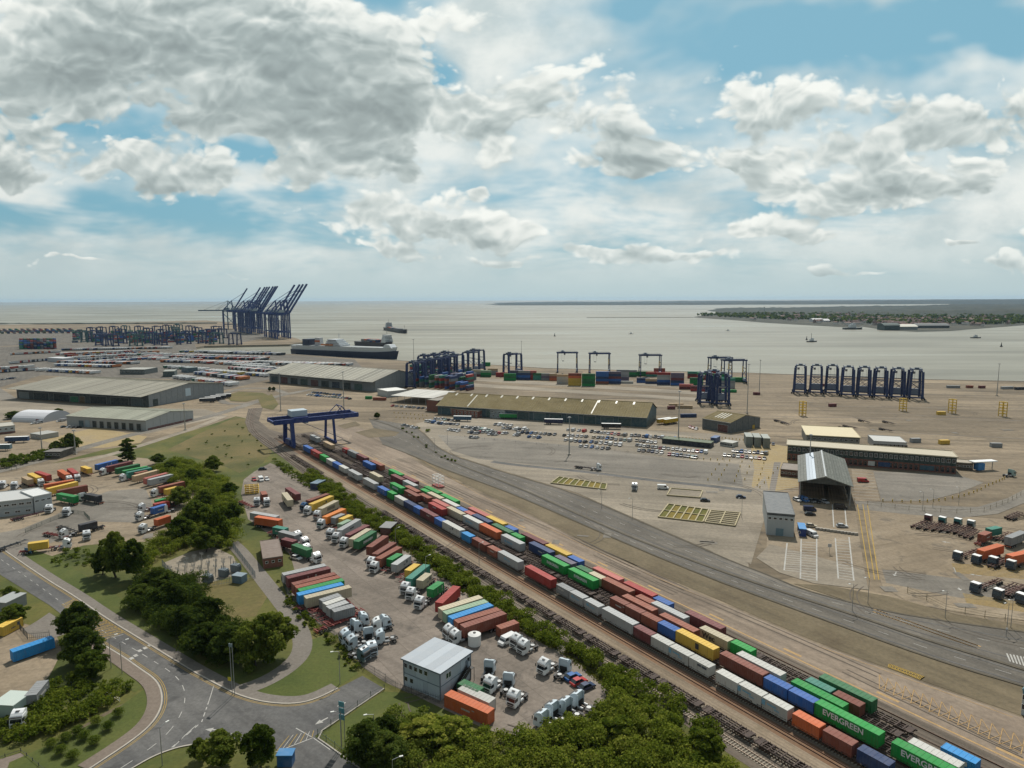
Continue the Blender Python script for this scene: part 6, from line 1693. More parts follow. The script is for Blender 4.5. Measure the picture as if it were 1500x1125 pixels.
# ============================================================ RAIL GANTRY
def rail_gantry():
    k = Kit(); o0, o1, H = -1.8, 24.4, 15.5; blue = (0.010, 0.030, 0.15)
    for s_ in (-8.5, 8.5):
        for o, fat in ((o0, 2.2), (o1, 1.3)):
            m = MB(); m.beam((s_ * 1.05, -o, 1.4), (s_ * .8, -o, H), fat, fat * .9); k.add('leg', m.mesh('leg', STEEL))
    for o in (o0, o1):
        m = MB(); m.beam((-11, -o, 1.1), (11, -o, 1.1), 1.0, 1.1)
        for q in (-9.5, -7.5, 7.5, 9.5): m.cyl((q, -o - .3, .55), (q, -o + .3, .55), .45, 10)
        k.add('bogie_beam', m.mesh('bogie_beam', STEEL))
    for s_ in (-6.8, 6.8):
        m = MB(); m.beam((s_, 12.5, H + 1.1), (s_, -41, H + 1.1), 1.5, 2.8)
        for q in range(19): m.box((s_ * 1.14, 12 - q * 2.9, H + 2.9), (.08, .08, 1.3))
        m.beam((s_ * 1.14, 12, H + 3.5), (s_ * 1.14, -40, H + 3.5), .1); k.add('girder', m.mesh('girder', STEEL))
    for y in (12.5, -41):
        m = MB(); m.beam((-6.8, y, H + 1.1), (6.8, y, H + 1.1), 1.0, 1.6); k.add('end_tie', m.mesh('end_tie', STEEL))
    m = MB(); m.beam((-6.8, 2, H), (-6.8, -o1, 2), .3); m.box((0, 2, H + 2.6), (14.5, 9, .7)); k.add('trolley', m.mesh('trolley', STEEL), (0, -6, 0))
    m = MB(); m.box((0, 0, 0), (8, 10, 3.6)); k.add('machinery_house', m.mesh('machinery_house', CLAD), (0, -4, H + 5.0), color=(.42, .50, .56))
    m = MB(); m.box((0, 0, 0), (2.4, 2.4, 2.6)); k.add('operator_cabin', m.mesh('operator_cabin', CLAD), (3, -10, H - 1.4), color=(.40, .46, .5))
    m = MB(); m.beam((-5, -35, H + 2), (-5, -31, H + 7), .5); m.beam((5, -35, H + 2), (5, -31, H + 7), .5); m.beam((-5, -31, H + 7), (5, -31, H + 7), .5); m.beam((-5, -31, H + 7), (-5, -26, H + 2.4), .4); m.beam((5, -31, H + 7), (5, -26, H + 2.4), .4); k.add('boom_frame', m.mesh('boom_frame', STEEL))
    m = MB()
    for s_ in (-8.5, 8.5): m.beam((s_ * .9, -o0, H * .55), (-s_ * .9, -o0, H * .8), .35)
    m.box((0, -o0, 3.2), (8, 2.2, 2.4)); k.add('electrical_house', m.mesh('electrical_house', STEEL))
    k.put('rail_gantry_crane', 'blue rail-mounted gantry crane spanning the five train tracks', 'crane', RF(282, 0), RANG, None, blue)
rail_gantry()

# ============================================================ LORRIES AND TRAILERS
TCOL = [(.16, .03, .03), (.10, .05, .035), (.05, .05, .055), (.22, .045, .04)]
TXT_L = letters('EVERGREEN', 1.2, TXT_WHITE); TXT_H = mark([(-2.4 + .8 * q, 0, .42, 1.4 - .2 * (q % 2)) for q in range(7)], TXT_DARK)
def rig(F, Rr, col, where, cab=None, tz=1.28, trailer=True, txt=None, L=None, i=[0]):
    """container on a skeletal trailer: F, Rr = photo pixels of the front and rear end of its near roof edge"""
    i[0] += 1
    z = tz + 2.75
    a, b = P(*F, z), P(*Rr, z)
    d = (a - b); Lm = d.length; d.normalize(); L = L or snapL(Lm)
    H = 2.90 if L > 10 else 2.59
    nr = Vector((-d.y, d.x, 0)); mid = (a + b) / 2
    if nr.dot(Vector((mid.x, mid.y, 0))) < 0: nr = -nr
    c = mid + nr * (CW / 2); c.z = tz
    ang = math.atan2(d.y, d.x)
    t_ = CKIT[(L, H)].put('shipping_container', '%s %s container %s' % (LEN_WORD[L], col, where), 'container', c, ang + math.pi, 'containers on road trailers', CCOL[col])
    if txt is None and random.random() < .5: txt = random.choice(WORN[col in ('white', 'cream', 'pale grey', 'yellow')])
    if txt is not None:
        sd = 1 if nr.dot(Vector((math.sin(ang + math.pi), -math.cos(ang + math.pi), 0))) > 0 else -1
        side_text(t_, txt, L, H, sd)
    if trailer:
        gap = 0.1 if L > 10 else (12.4 - L) * .55
        fr = c + d * (L / 2 + gap); fr.z = 0
        TRAILER.put('skeletal_trailer', 'trailer under the %s container %s' % (col, where), 'trailer', (fr.x, fr.y, .09), ang, 'skeletal trailers', random.choice(TCOL))
        if cab:
            tp = fr + d * 3.5
            TRACTOR.put('tractor_unit', '%s cab of the %s container %s' % (cab, col, where), 'lorry', (tp.x, tp.y, .09), ang, 'lorries with trailers', {'white': (.68, .69, .69), 'blue': (.03, .09, .20), 'red': (.4, .03, .03), 'pale blue': (.50, .60, .68)}[cab])
g1, g2, g3, g4, g6, g7 = crop(350, 690), crop(520, 760), crop(400, 820), crop(580, 860), crop(0, 660), crop(140, 660)
HR = 'in the hedge row'
random.seed(3)
rows_h = [(g1, (770, 315), (990, 240), 'brown', 'blue', None), (g1, (812, 352), (1030, 265), 'yellow', 'white', None), (g1, (905, 405), (1095, 312), 'cream', 'white', TXT_H), (g1, (958, 497), (1170, 405), 'bright orange', 'white', None),
          (g1, (1050, 500), (1160, 455), 'grey', None, None), (g1, (1130, 517), (1250, 465), 'yellow', None, None), (g1, (1115, 575), (1240, 517), 'sage', 'white', None), (g1, (1125, 640), (1330, 522), 'pale grey', 'white', None),
          (g1, (1210, 697), (1430, 587), 'maroon', 'white', None), (g1, (1255, 745), (1450, 628), 'cream', None, None), (g1, (1310, 768), (1500, 655), 'dark green', None, TXT_L), (g2, (185, 300), (350, 187), 'brown', None, None),
          (g2, (240, 385), (445, 257), 'brown', 'white', None), (g2, (285, 430), (497, 312), 'rust', 'white', None), (g2, (395, 440), (515, 372), 'green', None, None), (g2, (440, 500), (615, 382), 'pale grey', None, None), (g2, (600, 560), (705, 487), 'yellow', None, None),
          (g2, (625, 650), (800, 512), 'teal', 'white', None), (g2, (735, 668), (830, 592), 'cream', 'white', None), (g2, (850, 765), (960, 690), 'green', 'white', None), (g2, (955, 920), (1135, 752), 'red', None, None)]
for n, (g_, F, Rr, col, cab, tx) in enumerate(rows_h):
    rig(g_(*F), g_(*Rr), col, '%s, %s from the far end' % (HR, nth(n + 1)), cab, txt=tx)
for n, (F, Rr, col, cab) in enumerate([((525, 248), (912, 130), 'cream', None), ((575, 292), (970, 178), 'sage', None), ((635, 345), (1028, 215), 'sky blue', None), ((700, 388), (1105, 268), 'rust', 'white'), ((772, 438), (1168, 308), 'brown', 'white')]):
    rig(g4(*F), g4(*Rr), col, '%s in the block of five behind the office' % nth(n + 1), cab, L=13.72)
rig(g4(1150, 450), g4(1325, 390), 'rust', 'alone at the hedge right of the block of five', None, 0.3, False, L=6.06)
WR = 'in the west fence block'
for n, (F, Rr, col) in enumerate([((135, 152), (545, 62), 'pale grey'), ((175, 190), (597, 92), 'maroon'), ((240, 262), (662, 157), 'brown'), ((270, 297), (706, 192), 'rust'), ((305, 332), (748, 226), 'green'), ((300, 376), (733, 272), 'sky blue'), ((372, 412), (826, 302), 'cream'),
                                  ((525, 442), (742, 372), 'grey'), ((565, 482), (782, 407), 'white'), ((605, 522), (822, 452), 'pale grey'), ((635, 562), (902, 492), 'grey')]):
    rig(g3(*F), g3(*Rr), col, '%s, %s from the far end' % (WR, nth(n + 1)), None, L=13.72 if n < 7 else 6.06)
LR = 'at the yard left'
for F, Rr, col, cab, lb in [((385, 492), (110, 442), 'pale grey', None, 'nearest the trees'), ((410, 530), (168, 492), 'orange', None, 'beside the pale grey one'), ((490, 622), (345, 592), 'teal', 'white', 'mid left group'), ((592, 690), (425, 645), 'grey', 'white', 'right of the left group'),
                            ((590, 762), (432, 722), 'maroon', 'white', 'above the white car'), ((722, 850), (570, 792), 'dark green', 'white', 'right behind the white car')]:
    rig(g1(*F), g1(*Rr), col, LR + ', ' + lb, cab)
rig(g1(540, 330), g1(445, 205), 'cream', 'parked nose-down at the top of the truck yard', None)
rig(g1(620, 250), g1(490, 165), 'maroon', 'beside the cream one at the top of the truck yard', None)
rig(g1(255, 260), g1(215, 180), 'rust', 'behind the yellow frames at the yard top', 'white', L=6.06)
# lorry park at the left
LP = 'in the lorry park'
for g_, F, Rr, col, cab, lb in [
  (g6, (715, 240), (610, 178), 'orange', 'white', 'first pair below the grass'), (g6, (800, 222), (725, 165), 'red', 'white', 'second below the grass'), (g6, (945, 165), (880, 140), 'yellow', None, 'short, below the poplar'),
  (g6, (395, 270), (285, 215), 'yellow', 'white', 'left of the orange lorry'), (g6, (505, 245), (365, 198), 'red', None, 'right of the yellow lorry'), (g6, (300, 285), (222, 248), 'tan', None, 'left of the yellow lorry'),
  (g6, (492, 345), (805, 292), 'orange', None, 'topmost of the stacked three'), (g6, (530, 388), (850, 312), 'yellow', None, 'middle of the stacked three'), (g6, (630, 412), (957, 352), 'brown', None, 'lowest of the stacked three'),
  (g6, (610, 445), (790, 480), 'green', None, 'beside the long white office'), (g6, (905, 440), (1060, 470), 'black', 'white', 'alone in the middle'),
  (g7, (20, 128), (240, 75), 'blue', None, 'behind the maroon one below the poplar'), (g7, (135, 150), (400, 92), 'maroon', 'white', 'below the poplar'), (g7, (225, 175), (490, 120), 'dark green', None, 'upper green one'), (g7, (300, 200), (580, 148), 'green', None, 'middle green one'), (g7, (345, 218), (620, 162), 'teal', 'white', 'lower green one'),
  (g7, (440, 218), (575, 190), 'rust', None, 'short, among the striped row'), (g7, (430, 255), (690, 190), 'tan', None, 'with blue skirt'), (g7, (545, 285), (800, 222), 'pink', None, 'pink-topped'), (g7, (590, 298), (848, 238), 'pale grey', None, 'beside the pink-topped one'), (g7, (710, 380), (970, 320), 'rust', 'white', 'near the domed tree'), (g7, (765, 402), (912, 368), 'yellow', None, 'half hidden by the domed tree'),
  (g7, (645, 525), (830, 488), 'green', 'white', 'green-topped under the trees'), (g7, (640, 562), (810, 525), 'red', None, 'red-topped under the trees'), (g7, (612, 610), (790, 558), 'blue', 'white', 'blue, under the trees'), (g7, (690, 725), (800, 690), 'orange', 'white', 'orange, lowest under the trees'),
  (g6, (500, 960), (300, 985), 'yellow', 'white', 'by the blue sign'), (g6, (895, 780), (1040, 745), 'black', 'white', 'dark box near the gate')]:
    rig(g_(*F), g_(*Rr), col, LP + ', ' + lb, cab)
# depot at lower left
gd = crop(0, 845, 4)
rig(gd(105, 405), gd(270, 350), 'sky blue', 'at the depot on the left edge', None, .4, False, L=9.12)
rig(gd(10, 270), gd(120, 215), 'yellow', 'behind the depot fence at the left edge', None, .3, False, L=6.06)
rig(gd(210, 655), gd(265, 590), 'grey', 'on the lorry in the depot', 'white', 1.28, L=6.06)
# yard containers by the office
rig((708, 1045), (650, 1019), 'orange', 'standing on the ground in front of the yard office', None, .1, False, L=12.19)
rig((712, 1028), (668, 1008), 'white', 'standing between office and orange container', None, .1, False, L=9.12)
rig((690, 1010), (672, 1002), 'dark green', 'small store beside the office steps', None, .1, False, L=6.06)

def solo(g_, x, y, hd, label, col=(.68, .70, .71)):
    c = P(*g_(x, y)); d = Vector((math.cos(R(hd)), math.sin(R(hd)), 0)); c = c + d * 1.1
    TRACTOR.put('tractor_unit', label, 'lorry', (c.x, c.y, .09), R(hd), 'parked tractor units', col)
g5 = crop(680, 930)
PB = (.55, .63, .68)
solo_w = [(765, 905, 212, PB), (835, 972, 212, PB), (905, 780, 40, PB), (990, 705, 25, PB), (1145, 912, 198, PB), (1110, 775, 200, (.68, .7, .7)), (1228, 738, 30, PB), (1068, 1052, 300, PB), (1025, 862, 110, PB), (985, 1105, 330, (.10, .16, .2))]
for n, (x, y, h, c_) in enumerate(solo_w):
    solo(g3, x, y, h, 'white tractor unit, %s from the left in the west fence cluster' % nth(sorted(range(10), key=lambda q: solo_w[q][0]).index(n) + 1), c_)
for x, y, h, lb, c_ in [(262, 415, 78, 'seen from behind, right next to the office stair', PB), (255, 632, 232, 'facing the camera beside the white container', (.68, .7, .7)), (470, 562, 78, 'seen from behind, right of the one at the stair', PB), (512, 790, 236, 'facing the camera at the end of the white container', (.68, .7, .7)),
                        (845, 432, 226, 'nose to camera beside the car-side hedge', (.68, .7, .7)), (1090, 412, 62, 'seen from behind beside the blue car', PB), (622, 212, 222, 'nose to camera near the short rust container', (.68, .7, .7)), (545, 150, 222, 'half hidden behind the one near the short rust container', (.68, .7, .7)),
                        (812, 1005, 140, 'lowest of the stepped row of four', PB), (925, 905, 140, 'second of the stepped row of four', PB), (1068, 862, 140, 'third of the stepped row of four', PB), (1200, 790, 140, 'topmost of the stepped row of four', PB)]:
    solo(g5, x, y, h, 'white tractor unit ' + lb, c_)
for g_, x, y, h, lb in [(g6, 150, 390, 285, 'at the left of the lorry park row'), (g6, 530, 655, 285, 'at the corner of the long white office'), (g6, 720, 690, 280, 'left of the lorry-park gate'), (g6, 945, 955, 300, 'beside the big tree of the lorry park'), (g6, 20, 380, 285, 'at the very left edge of the lorry park'), (g7, 740, 665, 215, 'between blue and orange lorries under the trees'),
                        (g1, 190, 365, 285, 'white, below the yellow frames at the yard top')]:
    solo(g_, x, y, h, 'white tractor unit ' + lb)
# bare trailers
def bare(F, Rr, col, label, small=False):
    a, b = P(*F, .9), P(*Rr, .9); d = (a - b).normalized(); ang = math.atan2(d.y, d.x)
    if small: tag(obj('skeletal_trailer', TRAILER_S, None, (a.x, a.y, .12), ang, col), label, 'trailer', 'bare trailers')
    else: TRAILER.put('skeletal_trailer', label, 'trailer', (a.x, a.y, .09), ang, 'bare trailers', col)
redT = (.20, .035, .03)
bare(g3(970, 540), g3(700, 640), redT, 'bare red trailer below the packed block')
bare(g3(880, 610), g3(590, 720), redT, 'lowest bare red trailer below the packed block')
bare(g3(640, 570), g3(430, 540), redT, 'bare red trailer at the fence corner of the packed block')
bare(g2(330, 560), g2(480, 430), (.06, .05, .05), 'bare dark trailer between green and pale containers')
bare(g2(460, 650), g2(600, 560), redT, 'bare red trailer left of the short yellow container')
bare(g6(720, 920), g6(520, 880), redT, 'red flat trailer in the lower lorry park')
bare(g6(820, 860), g6(640, 800), (.05, .05, .05), 'dark flat trailer behind the red one in the lower lorry park')
bare(g6(480, 640), g6(260, 690), (.08, .03, .04), 'bare trailer along the long white office wall')
bare(g6(280, 950), g6(95, 1010), (.05, .06, .07), 'dark trailer at the lorry-park corner by the road')
bare(g1(140, 380), g1(40, 330), redT, 'red trailer below the yellow frames')
def yellow_frames():
    a = P(368, 720); t_ = thing('lifting_frame_stack', 'stack of yellow steel lifting frames at the top of the truck yard', 'frames', a, R(20))
    for k in range(5):
        m = MB(); z = .3 + k * .9
        for y in (-1.2, 1.2): m.box((0, y, z), (6, .25, .3))
        for x in (-3, -1, 1, 3): m.box((x, 0, z), (.25, 2.2, .25))
        for x in (-2.8, 2.8):
            for y in (-1.2, 1.2): m.box((x, y, z + .38), (.2, .2, .5))
        obj('frame', m.mesh('frame', YELLOWP), t_, (0.1 * (k % 2), 0, 0))
yellow_frames()
m = MB(); m.cyl((0, 0, .1), (0, 0, 3.0), 1.7, 24); tk = thing('white_tank', 'round white plastic tank behind the yard office', 'tank', P(692.5, 944))
obj('tank_wall', m.mesh('tank_wall', CLAD), tk, color=(.66, .66, .64))
m = MB(); m.cyl((0, 0, 3.0), (0, 0, 3.3), 1.62, 24, 0, .8); obj('tank_top', m.mesh('tank_top', CLAD), tk, color=(.66, .66, .64))
m = MB(); m.cyl((0, 0, 3.3), (0, 0, 3.45), .4, 12); m.beam((-1.76, 0, .1), (-1.76, 0, 3.2), .1); obj('hatch_and_pipe', m.mesh('hatch_and_pipe', DARK), tk)
# ---- cars near the camera
def car(px, py, hd, col, label, van=False):
    c = P(px, py); rgb = dict(CARCOL)[col]
    (VANK if van else CARK).put('parked_van' if van else 'parked_car', label, 'van' if van else 'car', (c.x, c.y, .09), R(hd), 'cars near the camera', rgb)
for x, y, h, col, lb in [(1170, 490, 35, 'blue', 'blue estate car nearest the hedge, topmost of three'), (1235, 545, 35, 'red', 'red car between two blue ones by the hedge'), (1322, 600, 35, 'dark blue', 'dark blue car, lowest of the three by the hedge')]:
    car(*g5(x, y), h, col, lb)
car(*g1(618, 955), 330, 'white', 'white car in front of the teal container in the truck yard')
car(*g1(235, 90), 300, 'white', 'white van at the top of the truck yard', True)
car(*g1(300, 82), 300, 'white', 'small white car right of the white van')
car(*g1(160, 85), 300, 'red', 'red car left of the white van')
car(384, 686, 10, 'black', 'black car beside the hedge at the yard top')
car(*g4(1200, 615), 225, 'white', 'white van left of the tractor units by the hedge', True)
g8 = crop(1080, 720)
for x, y, h, col, lb, vn in [(488, 105, 285, 'blue', 'blue van above the grey office', True), (645, 125, 285, 'white', 'white car above the grey office', False), (722, 130, 285, 'blue', 'pale-blue van beside the white car', True), (805, 140, 285, 'grey', 'grey car in front of the inspection shed, left', False), (862, 145, 285, 'black', 'black car in front of the inspection shed, middle', False),
                             (950, 150, 285, 'silver', 'silver car in front of the inspection shed, right', False), (785, 235, 350, 'dark blue', 'dark van beside the blue cabin', True), (790, 285, 350, 'black', 'black car beside the grey office', False), (1125, 218, 350, 'black', 'black van on the empty bay yard', True), (1140, 420, 350, 'silver', 'silver car on the empty bay yard', False),
                             (800, 415, 345, 'beige', 'beige car beside the blue cabin', False), (808, 515, 285, 'white', 'white van below the blue cabin', True)]:
    car(*g8(x, y), h, col, lb, vn)
g9 = crop(930, 630)
for x, y, h, col, lb, vn in [(300, 660, 350, 'white', 'white van on the pale lot left of the small bed', True), (762, 800, 350, 'black', 'black car right above the large beds', False), (1155, 765, 350, 'dark blue', 'dark car near the lamp post on the pale lot', False)]:
    car(*g9(x, y), h, col, lb, vn)
car(1263, 710, 350, 'red', 'dark red van at the booth lanes', True)
# white lorry and long rig on the pale lot
def solo_px(px, py, hd, label, col=(.68, .70, .71)):
    c = P(px, py); d = Vector((math.cos(R(hd)), math.sin(R(hd)), 0)); TRACTOR.put('tractor_unit', label, 'lorry', (c.x, c.y, .1), R(hd), 'lorries on the lots', col)
solo_px(928, 721, 255, 'white lorry standing on the pale lot between the beds')
solo_px(880, 690, 355, 'white lorry with a flat trailer on the lane below the car park')
bare((873, 688), (842, 684), (.06, .05, .05), 'long flat trailer behind the white lorry on the lane')
solo_px(1484, 703, 10, 'white and green lorry at the bend of the ring road', (.3, .42, .40))

# ============================================================ TERMINAL TRAILER YARD (right)
TUG = Kit()
for q in TRACTOR_S.parts:
    if q[0] == 'roof_spoiler':
        m = MB(); m.box((-1.25, 0, 3.08), (1.9, 2.4, .14)); TUG.add('roof_plate', m.mesh('roof_plate', WHITEP))
    else: TUG.parts.append(q)
gr = crop(1300, 740); tug_c = (.025, .045, .07); teal_c = (.05, .20, .20)
for n, (F, Rr, tc) in enumerate([((420, 205), (190, 305), (.10, .03, .05)), ((575, 230), (365, 335), teal_c), ((745, 248), (515, 352), teal_c), ((890, 272), (675, 378), (.2, .26, .27)), ((990, 318), (850, 392), None)]):
    bare(gr(*F), gr(*Rr), (.12, .055, .04), 'bare brown terminal trailer in the upper row, %s from the left' % nth(n + 1), True)
    if tc:
        a, b = P(*gr(*F), .9), P(*gr(*Rr), .9); d = (a - b).normalized(); tp = a + d * 2.6
        TUG.put('terminal_tug', 'terminal tug at the head of the %s trailer of the upper row' % nth(n + 1), 'tug', (tp.x, tp.y, .12), math.atan2(d.y, d.x), 'terminal tugs', tc)
rig(gr(1140, 330), gr(1060, 365), 'rust', 'on a terminal trailer in the upper row', None, 1.3, L=6.06)
rig(gr(1240, 282), gr(1150, 300), 'teal', 'behind the rust one on a terminal trailer', None, 1.3, L=6.06)
rig(gr(1500, 350), gr(1385, 395), 'grey', 'at the right end of the upper terminal row', None, 1.3, L=12.19)
for n, (F, Rr) in enumerate([((500, 222), (275, 322)), ((660, 240), (440, 345)), ((820, 262), (595, 366)), ((940, 298), (760, 386)), ((1440, 120), (1330, 165)), ((1330, 640), (1180, 690)), ((1400, 905), (1240, 975)), ((1500, 930), (1330, 1010))]):
    bare(gr(*F), gr(*Rr), (.09, .045, .035), 'bare dark trailer wedged between others in the terminal yard, %s' % nth(n + 1), True)
bare(gr(1340, 345), gr(1190, 430), (.12, .055, .04), 'bare brown trailer right of the rust container', True)
bare(gr(1500, 140), gr(1270, 205), (.10, .06, .04), 'bare brown trailer far right above the upper row', True)
for n, (x, y) in enumerate([(735, 650), (940, 690), (1125, 712), (1320, 752)]):
    c = P(*gr(x, y)); d = (P(*gr(x, y)) - P(*gr(x + 210, y - 80))).normalized(); ang = math.atan2(d.y, d.x)
    TUG.put('terminal_tug', 'dark terminal tug with white roof in the middle row, %s from the left' % nth(n + 1), 'tug', (c.x, c.y, .12), ang, 'terminal tugs', tug_c)
    e = c - d * 3.6
    tag(obj('skeletal_trailer', TRAILER_S, None, (e.x, e.y, .12), ang, (.12, .055, .04)), 'brown terminal trailer behind the %s tug of the middle row' % nth(n + 1), 'trailer', 'terminal trailers')
rig(gr(1050, 548), gr(1272, 485), 'orange', 'on the second trailer of the middle terminal row', None, 1.3, False, L=12.19)
rig(gr(1400, 600), gr(1590, 560), 'orange', 'on the fourth trailer of the middle terminal row', None, 1.3, False, L=12.19)
for n, (x, y) in enumerate([(925, 1005), (1175, 1080), (1425, 1130)]):
    c = P(*gr(x, y)); d = (P(*gr(x, y)) - P(*gr(x + 230, y - 90))).normalized(); ang = math.atan2(d.y, d.x)
    TUG.put('terminal_tug', 'dark terminal tug with white roof in the lower row, %s from the left' % nth(n + 1), 'tug', (c.x, c.y, .12), ang, 'terminal tugs', tug_c)
    e = c - d * 3.6
    tag(obj('skeletal_trailer', TRAILER_S, None, (e.x, e.y, .12), ang, (.12, .055, .04)), 'brown terminal trailer behind the %s tug of the lower row' % nth(n + 1), 'trailer', 'terminal trailers')
for n, (F, Rr) in enumerate([((1255, 631), (1219, 623)), ((1275, 623), (1245, 615.5)), ((1310, 625), (1280, 617)), ((1308, 636), (1275, 628)), ((1150, 622), (1128, 616)), ((1156, 625), (1138, 618)), ((1248, 633), (1215, 625))]):
    bare(F, Rr, (.07, .05, .045), 'far bare trailer above the pale-roofed office, number %s of the scatter from the left' % nth([4, 5, 7, 6, 1, 2, 3][n]), True)

# ============================================================ FAR CAR PARKS
random.seed(9)
CP = [(623, 617, 653, 622, 8, 'by the brick office'), (636, 613.5, 664, 616, 6, 'in front of the brick office'), (675, 626, 712, 629, 8, 'left of the big car park'), (656, 630, 673, 632, 4, 'below the brick office'), (685, 634, 702, 636, 4, 'in the short row left'), (688, 641, 700, 642, 3, 'at the lower left of the lot'),
      (715, 637, 729, 638, 3, 'in the sparse middle'), (723, 622.5, 751, 625, 5, 'under the grey cabin block'), (751, 638, 762, 639, 2, 'alone in the middle'), (772, 641, 792, 642.5, 3, 'left end of the big lot'), (828, 631, 860, 634, 4, 'front row left of the big lot'), (864, 634, 918, 640, 11, 'front row of the big lot'),
      (823, 639, 862, 642, 6, 'second row left of the big lot'), (866, 642, 925, 648, 9, 'second row of the big lot'), (826, 646, 860, 650, 5, 'third row left of the big lot'), (862, 649, 912, 655, 7, 'third row of the big lot'), (846, 655, 894, 660, 6, 'fourth row of the big lot'), (922, 640, 990, 645.5, 12, 'front row right of the big lot'), (930, 647, 962, 651.5, 6, 'second row right of the big lot'),
      (930, 654, 975, 660, 8, 'third row right of the big lot'), (933, 662, 972, 666, 6, 'fourth row right of the big lot'), (958, 658, 1036, 666, 13, 'below the long dark store'), (978, 668, 1022, 673.5, 8, 'bottom row below the long dark store'), (1071, 664, 1125, 668.5, 9, 'below the three grey cabins'), (1058, 670, 1122, 676.5, 10, 'bottom row below the three grey cabins'),
      (450, 577, 515, 583.5, 15, 'in front of the ribbed warehouse'), (455, 573.5, 500, 578, 10, 'nearest the ribbed warehouse'), (46, 617, 60, 615, 3, 'beside the round-roofed shed'), (84, 614, 98, 611, 4, 'left of the small white warehouse'), (90, 621.5, 118, 623, 4, 'below the small white warehouse'), (1008, 628, 1022, 632, 3, 'left of the old small shed'),
      (572, 594, 628, 599, 9, 'under the white canopy'), (588, 622, 612, 628, 4, 'at the bend of the hedge lane'), (1117, 650, 1135, 655, 3, 'right of the grey cabins'), (640, 619.5, 672, 622.5, 7, 'second line by the brick office'), (690, 629, 722, 632, 7, 'mid line left lot'), (700, 633.5, 745, 636, 8, 'lower line left lot'), (735, 628, 775, 631, 8, 'line under the green trailer'), (755, 634, 815, 638.5, 9, 'line between the two lots'), (0, 552, 24, 549, 5, 'left of the huge warehouse')]
for x0, y0, x1, y1, n, lb in CP:
    for k in range(n):
        f = (k + .5) / n; px, py = x0 + (x1 - x0) * f + random.uniform(-.6, .6), y0 + (y1 - y0) * f + random.uniform(-.3, .3)
        cn, rgb = random.choices(CARCOL, (34, 20, 16, 12, 6, 6, 5, 3, 3))[0]
        c = P(px, py)
        tag(obj('parked_car', random.choices(FCAR, (5, 4, 3, 1))[0], None, (c.x, c.y, .1), R(random.choice((62, 66, 245))) + random.uniform(-.06, .06), rgb), '%s car %s, %s from left' % (cn, lb, nth(k + 1)), 'car', 'cars in the car parks')
# box trailers beside the olive warehouse
for px, py, hd, col, lb in [(824, 622.5, 352, (.02, .025, .07), 'dark blue box trailer with white roof against the olive warehouse'), (832, 618, 352, (.03, .035, .03), 'black box trailer behind the dark blue one'), (909, 630, 352, (.012, .014, .016), 'black box trailer with white roof below the olive warehouse'), (757, 614, 352, (.02, .26, .06), 'green container trailer beside the grey cabin block'),
                            (690, 617, 352, (.04, .09, .15), 'blue box trailer in front of the brick office'), (963, 623.5, 215, (.60, .40, .04), 'left yellow trailer at the end of the olive warehouse'), (972.5, 624, 215, (.60, .40, .04), 'right yellow trailer at the end of the olive warehouse'), (292, 587, 200, (.03, .035, .045), 'dark trailer beside the huge warehouse gable, first'), (300, 585, 200, (.03, .035, .045), 'dark trailer beside the huge warehouse gable, second'), (308, 583, 200, (.03, .035, .045), 'dark trailer beside the huge warehouse gable, third'), (316, 581, 200, (.03, .035, .045), 'dark trailer beside the huge warehouse gable, fourth'),
                            (42, 643, 10, (.03, .07, .15), 'blue box trailer in the left works yard'), (16, 655, 5, (.10, .17, .20), 'pale blue box trailer at the left edge'), (1540, 655, 5, (.6, .42, .03), 'yellow trailer at the far right edge')]:
    c = P(px, py); tag(obj('box_trailer', BOXT, None, (c.x, c.y, .1), R(hd), col), lb, 'trailer', 'box trailers by the sheds')
# rows of trailers on the ferry lot
TR = [(66, 538, 150, 543, 17), (92, 531, 172, 534, 16), (110, 521, 232, 515.5, 22), (150, 526.5, 250, 521, 18), (92, 515.5, 208, 511.5, 20), (236, 516.5, 398, 523, 26), (226, 523, 300, 525.5, 12), (266, 550, 352, 562, 18), (312, 541.5, 402, 549, 17), (352, 534, 432, 541, 16), (378, 529, 520, 534, 24), (300, 528.5, 398, 534.5, 16), (270, 512.5, 400, 515, 18), (8, 536, 60, 533, 8), (250, 535, 310, 540, 10)]
TRC = [('white', (.62, .63, .63)), ('grey', (.34, .36, .38)), ('red', (.40, .06, .04)), ('blue', (.04, .10, .26)), ('orange', (.55, .17, .04)), ('dark green', (.03, .14, .08)), ('yellow', (.55, .40, .07))]
for r_, (x0, y0, x1, y1, n) in enumerate(TR):
    for k in range(n):
        f = (k + .5) / n; c = P(x0 + (x1 - x0) * f, y0 + (y1 - y0) * f)
        cn, rgb = random.choices(TRC, (52, 14, 9, 9, 6, 4, 3))[0]
        if random.random() < .08: continue
        tag(obj('box_trailer', BOXT, None, (c.x, c.y, .05), R(62) + random.uniform(-.03, .03), rgb), '%s box trailer, %s from left in %s row of the ferry lot' % (cn, nth(k + 1), nth(r_ + 1)), 'trailer', 'trailers on the ferry lot')

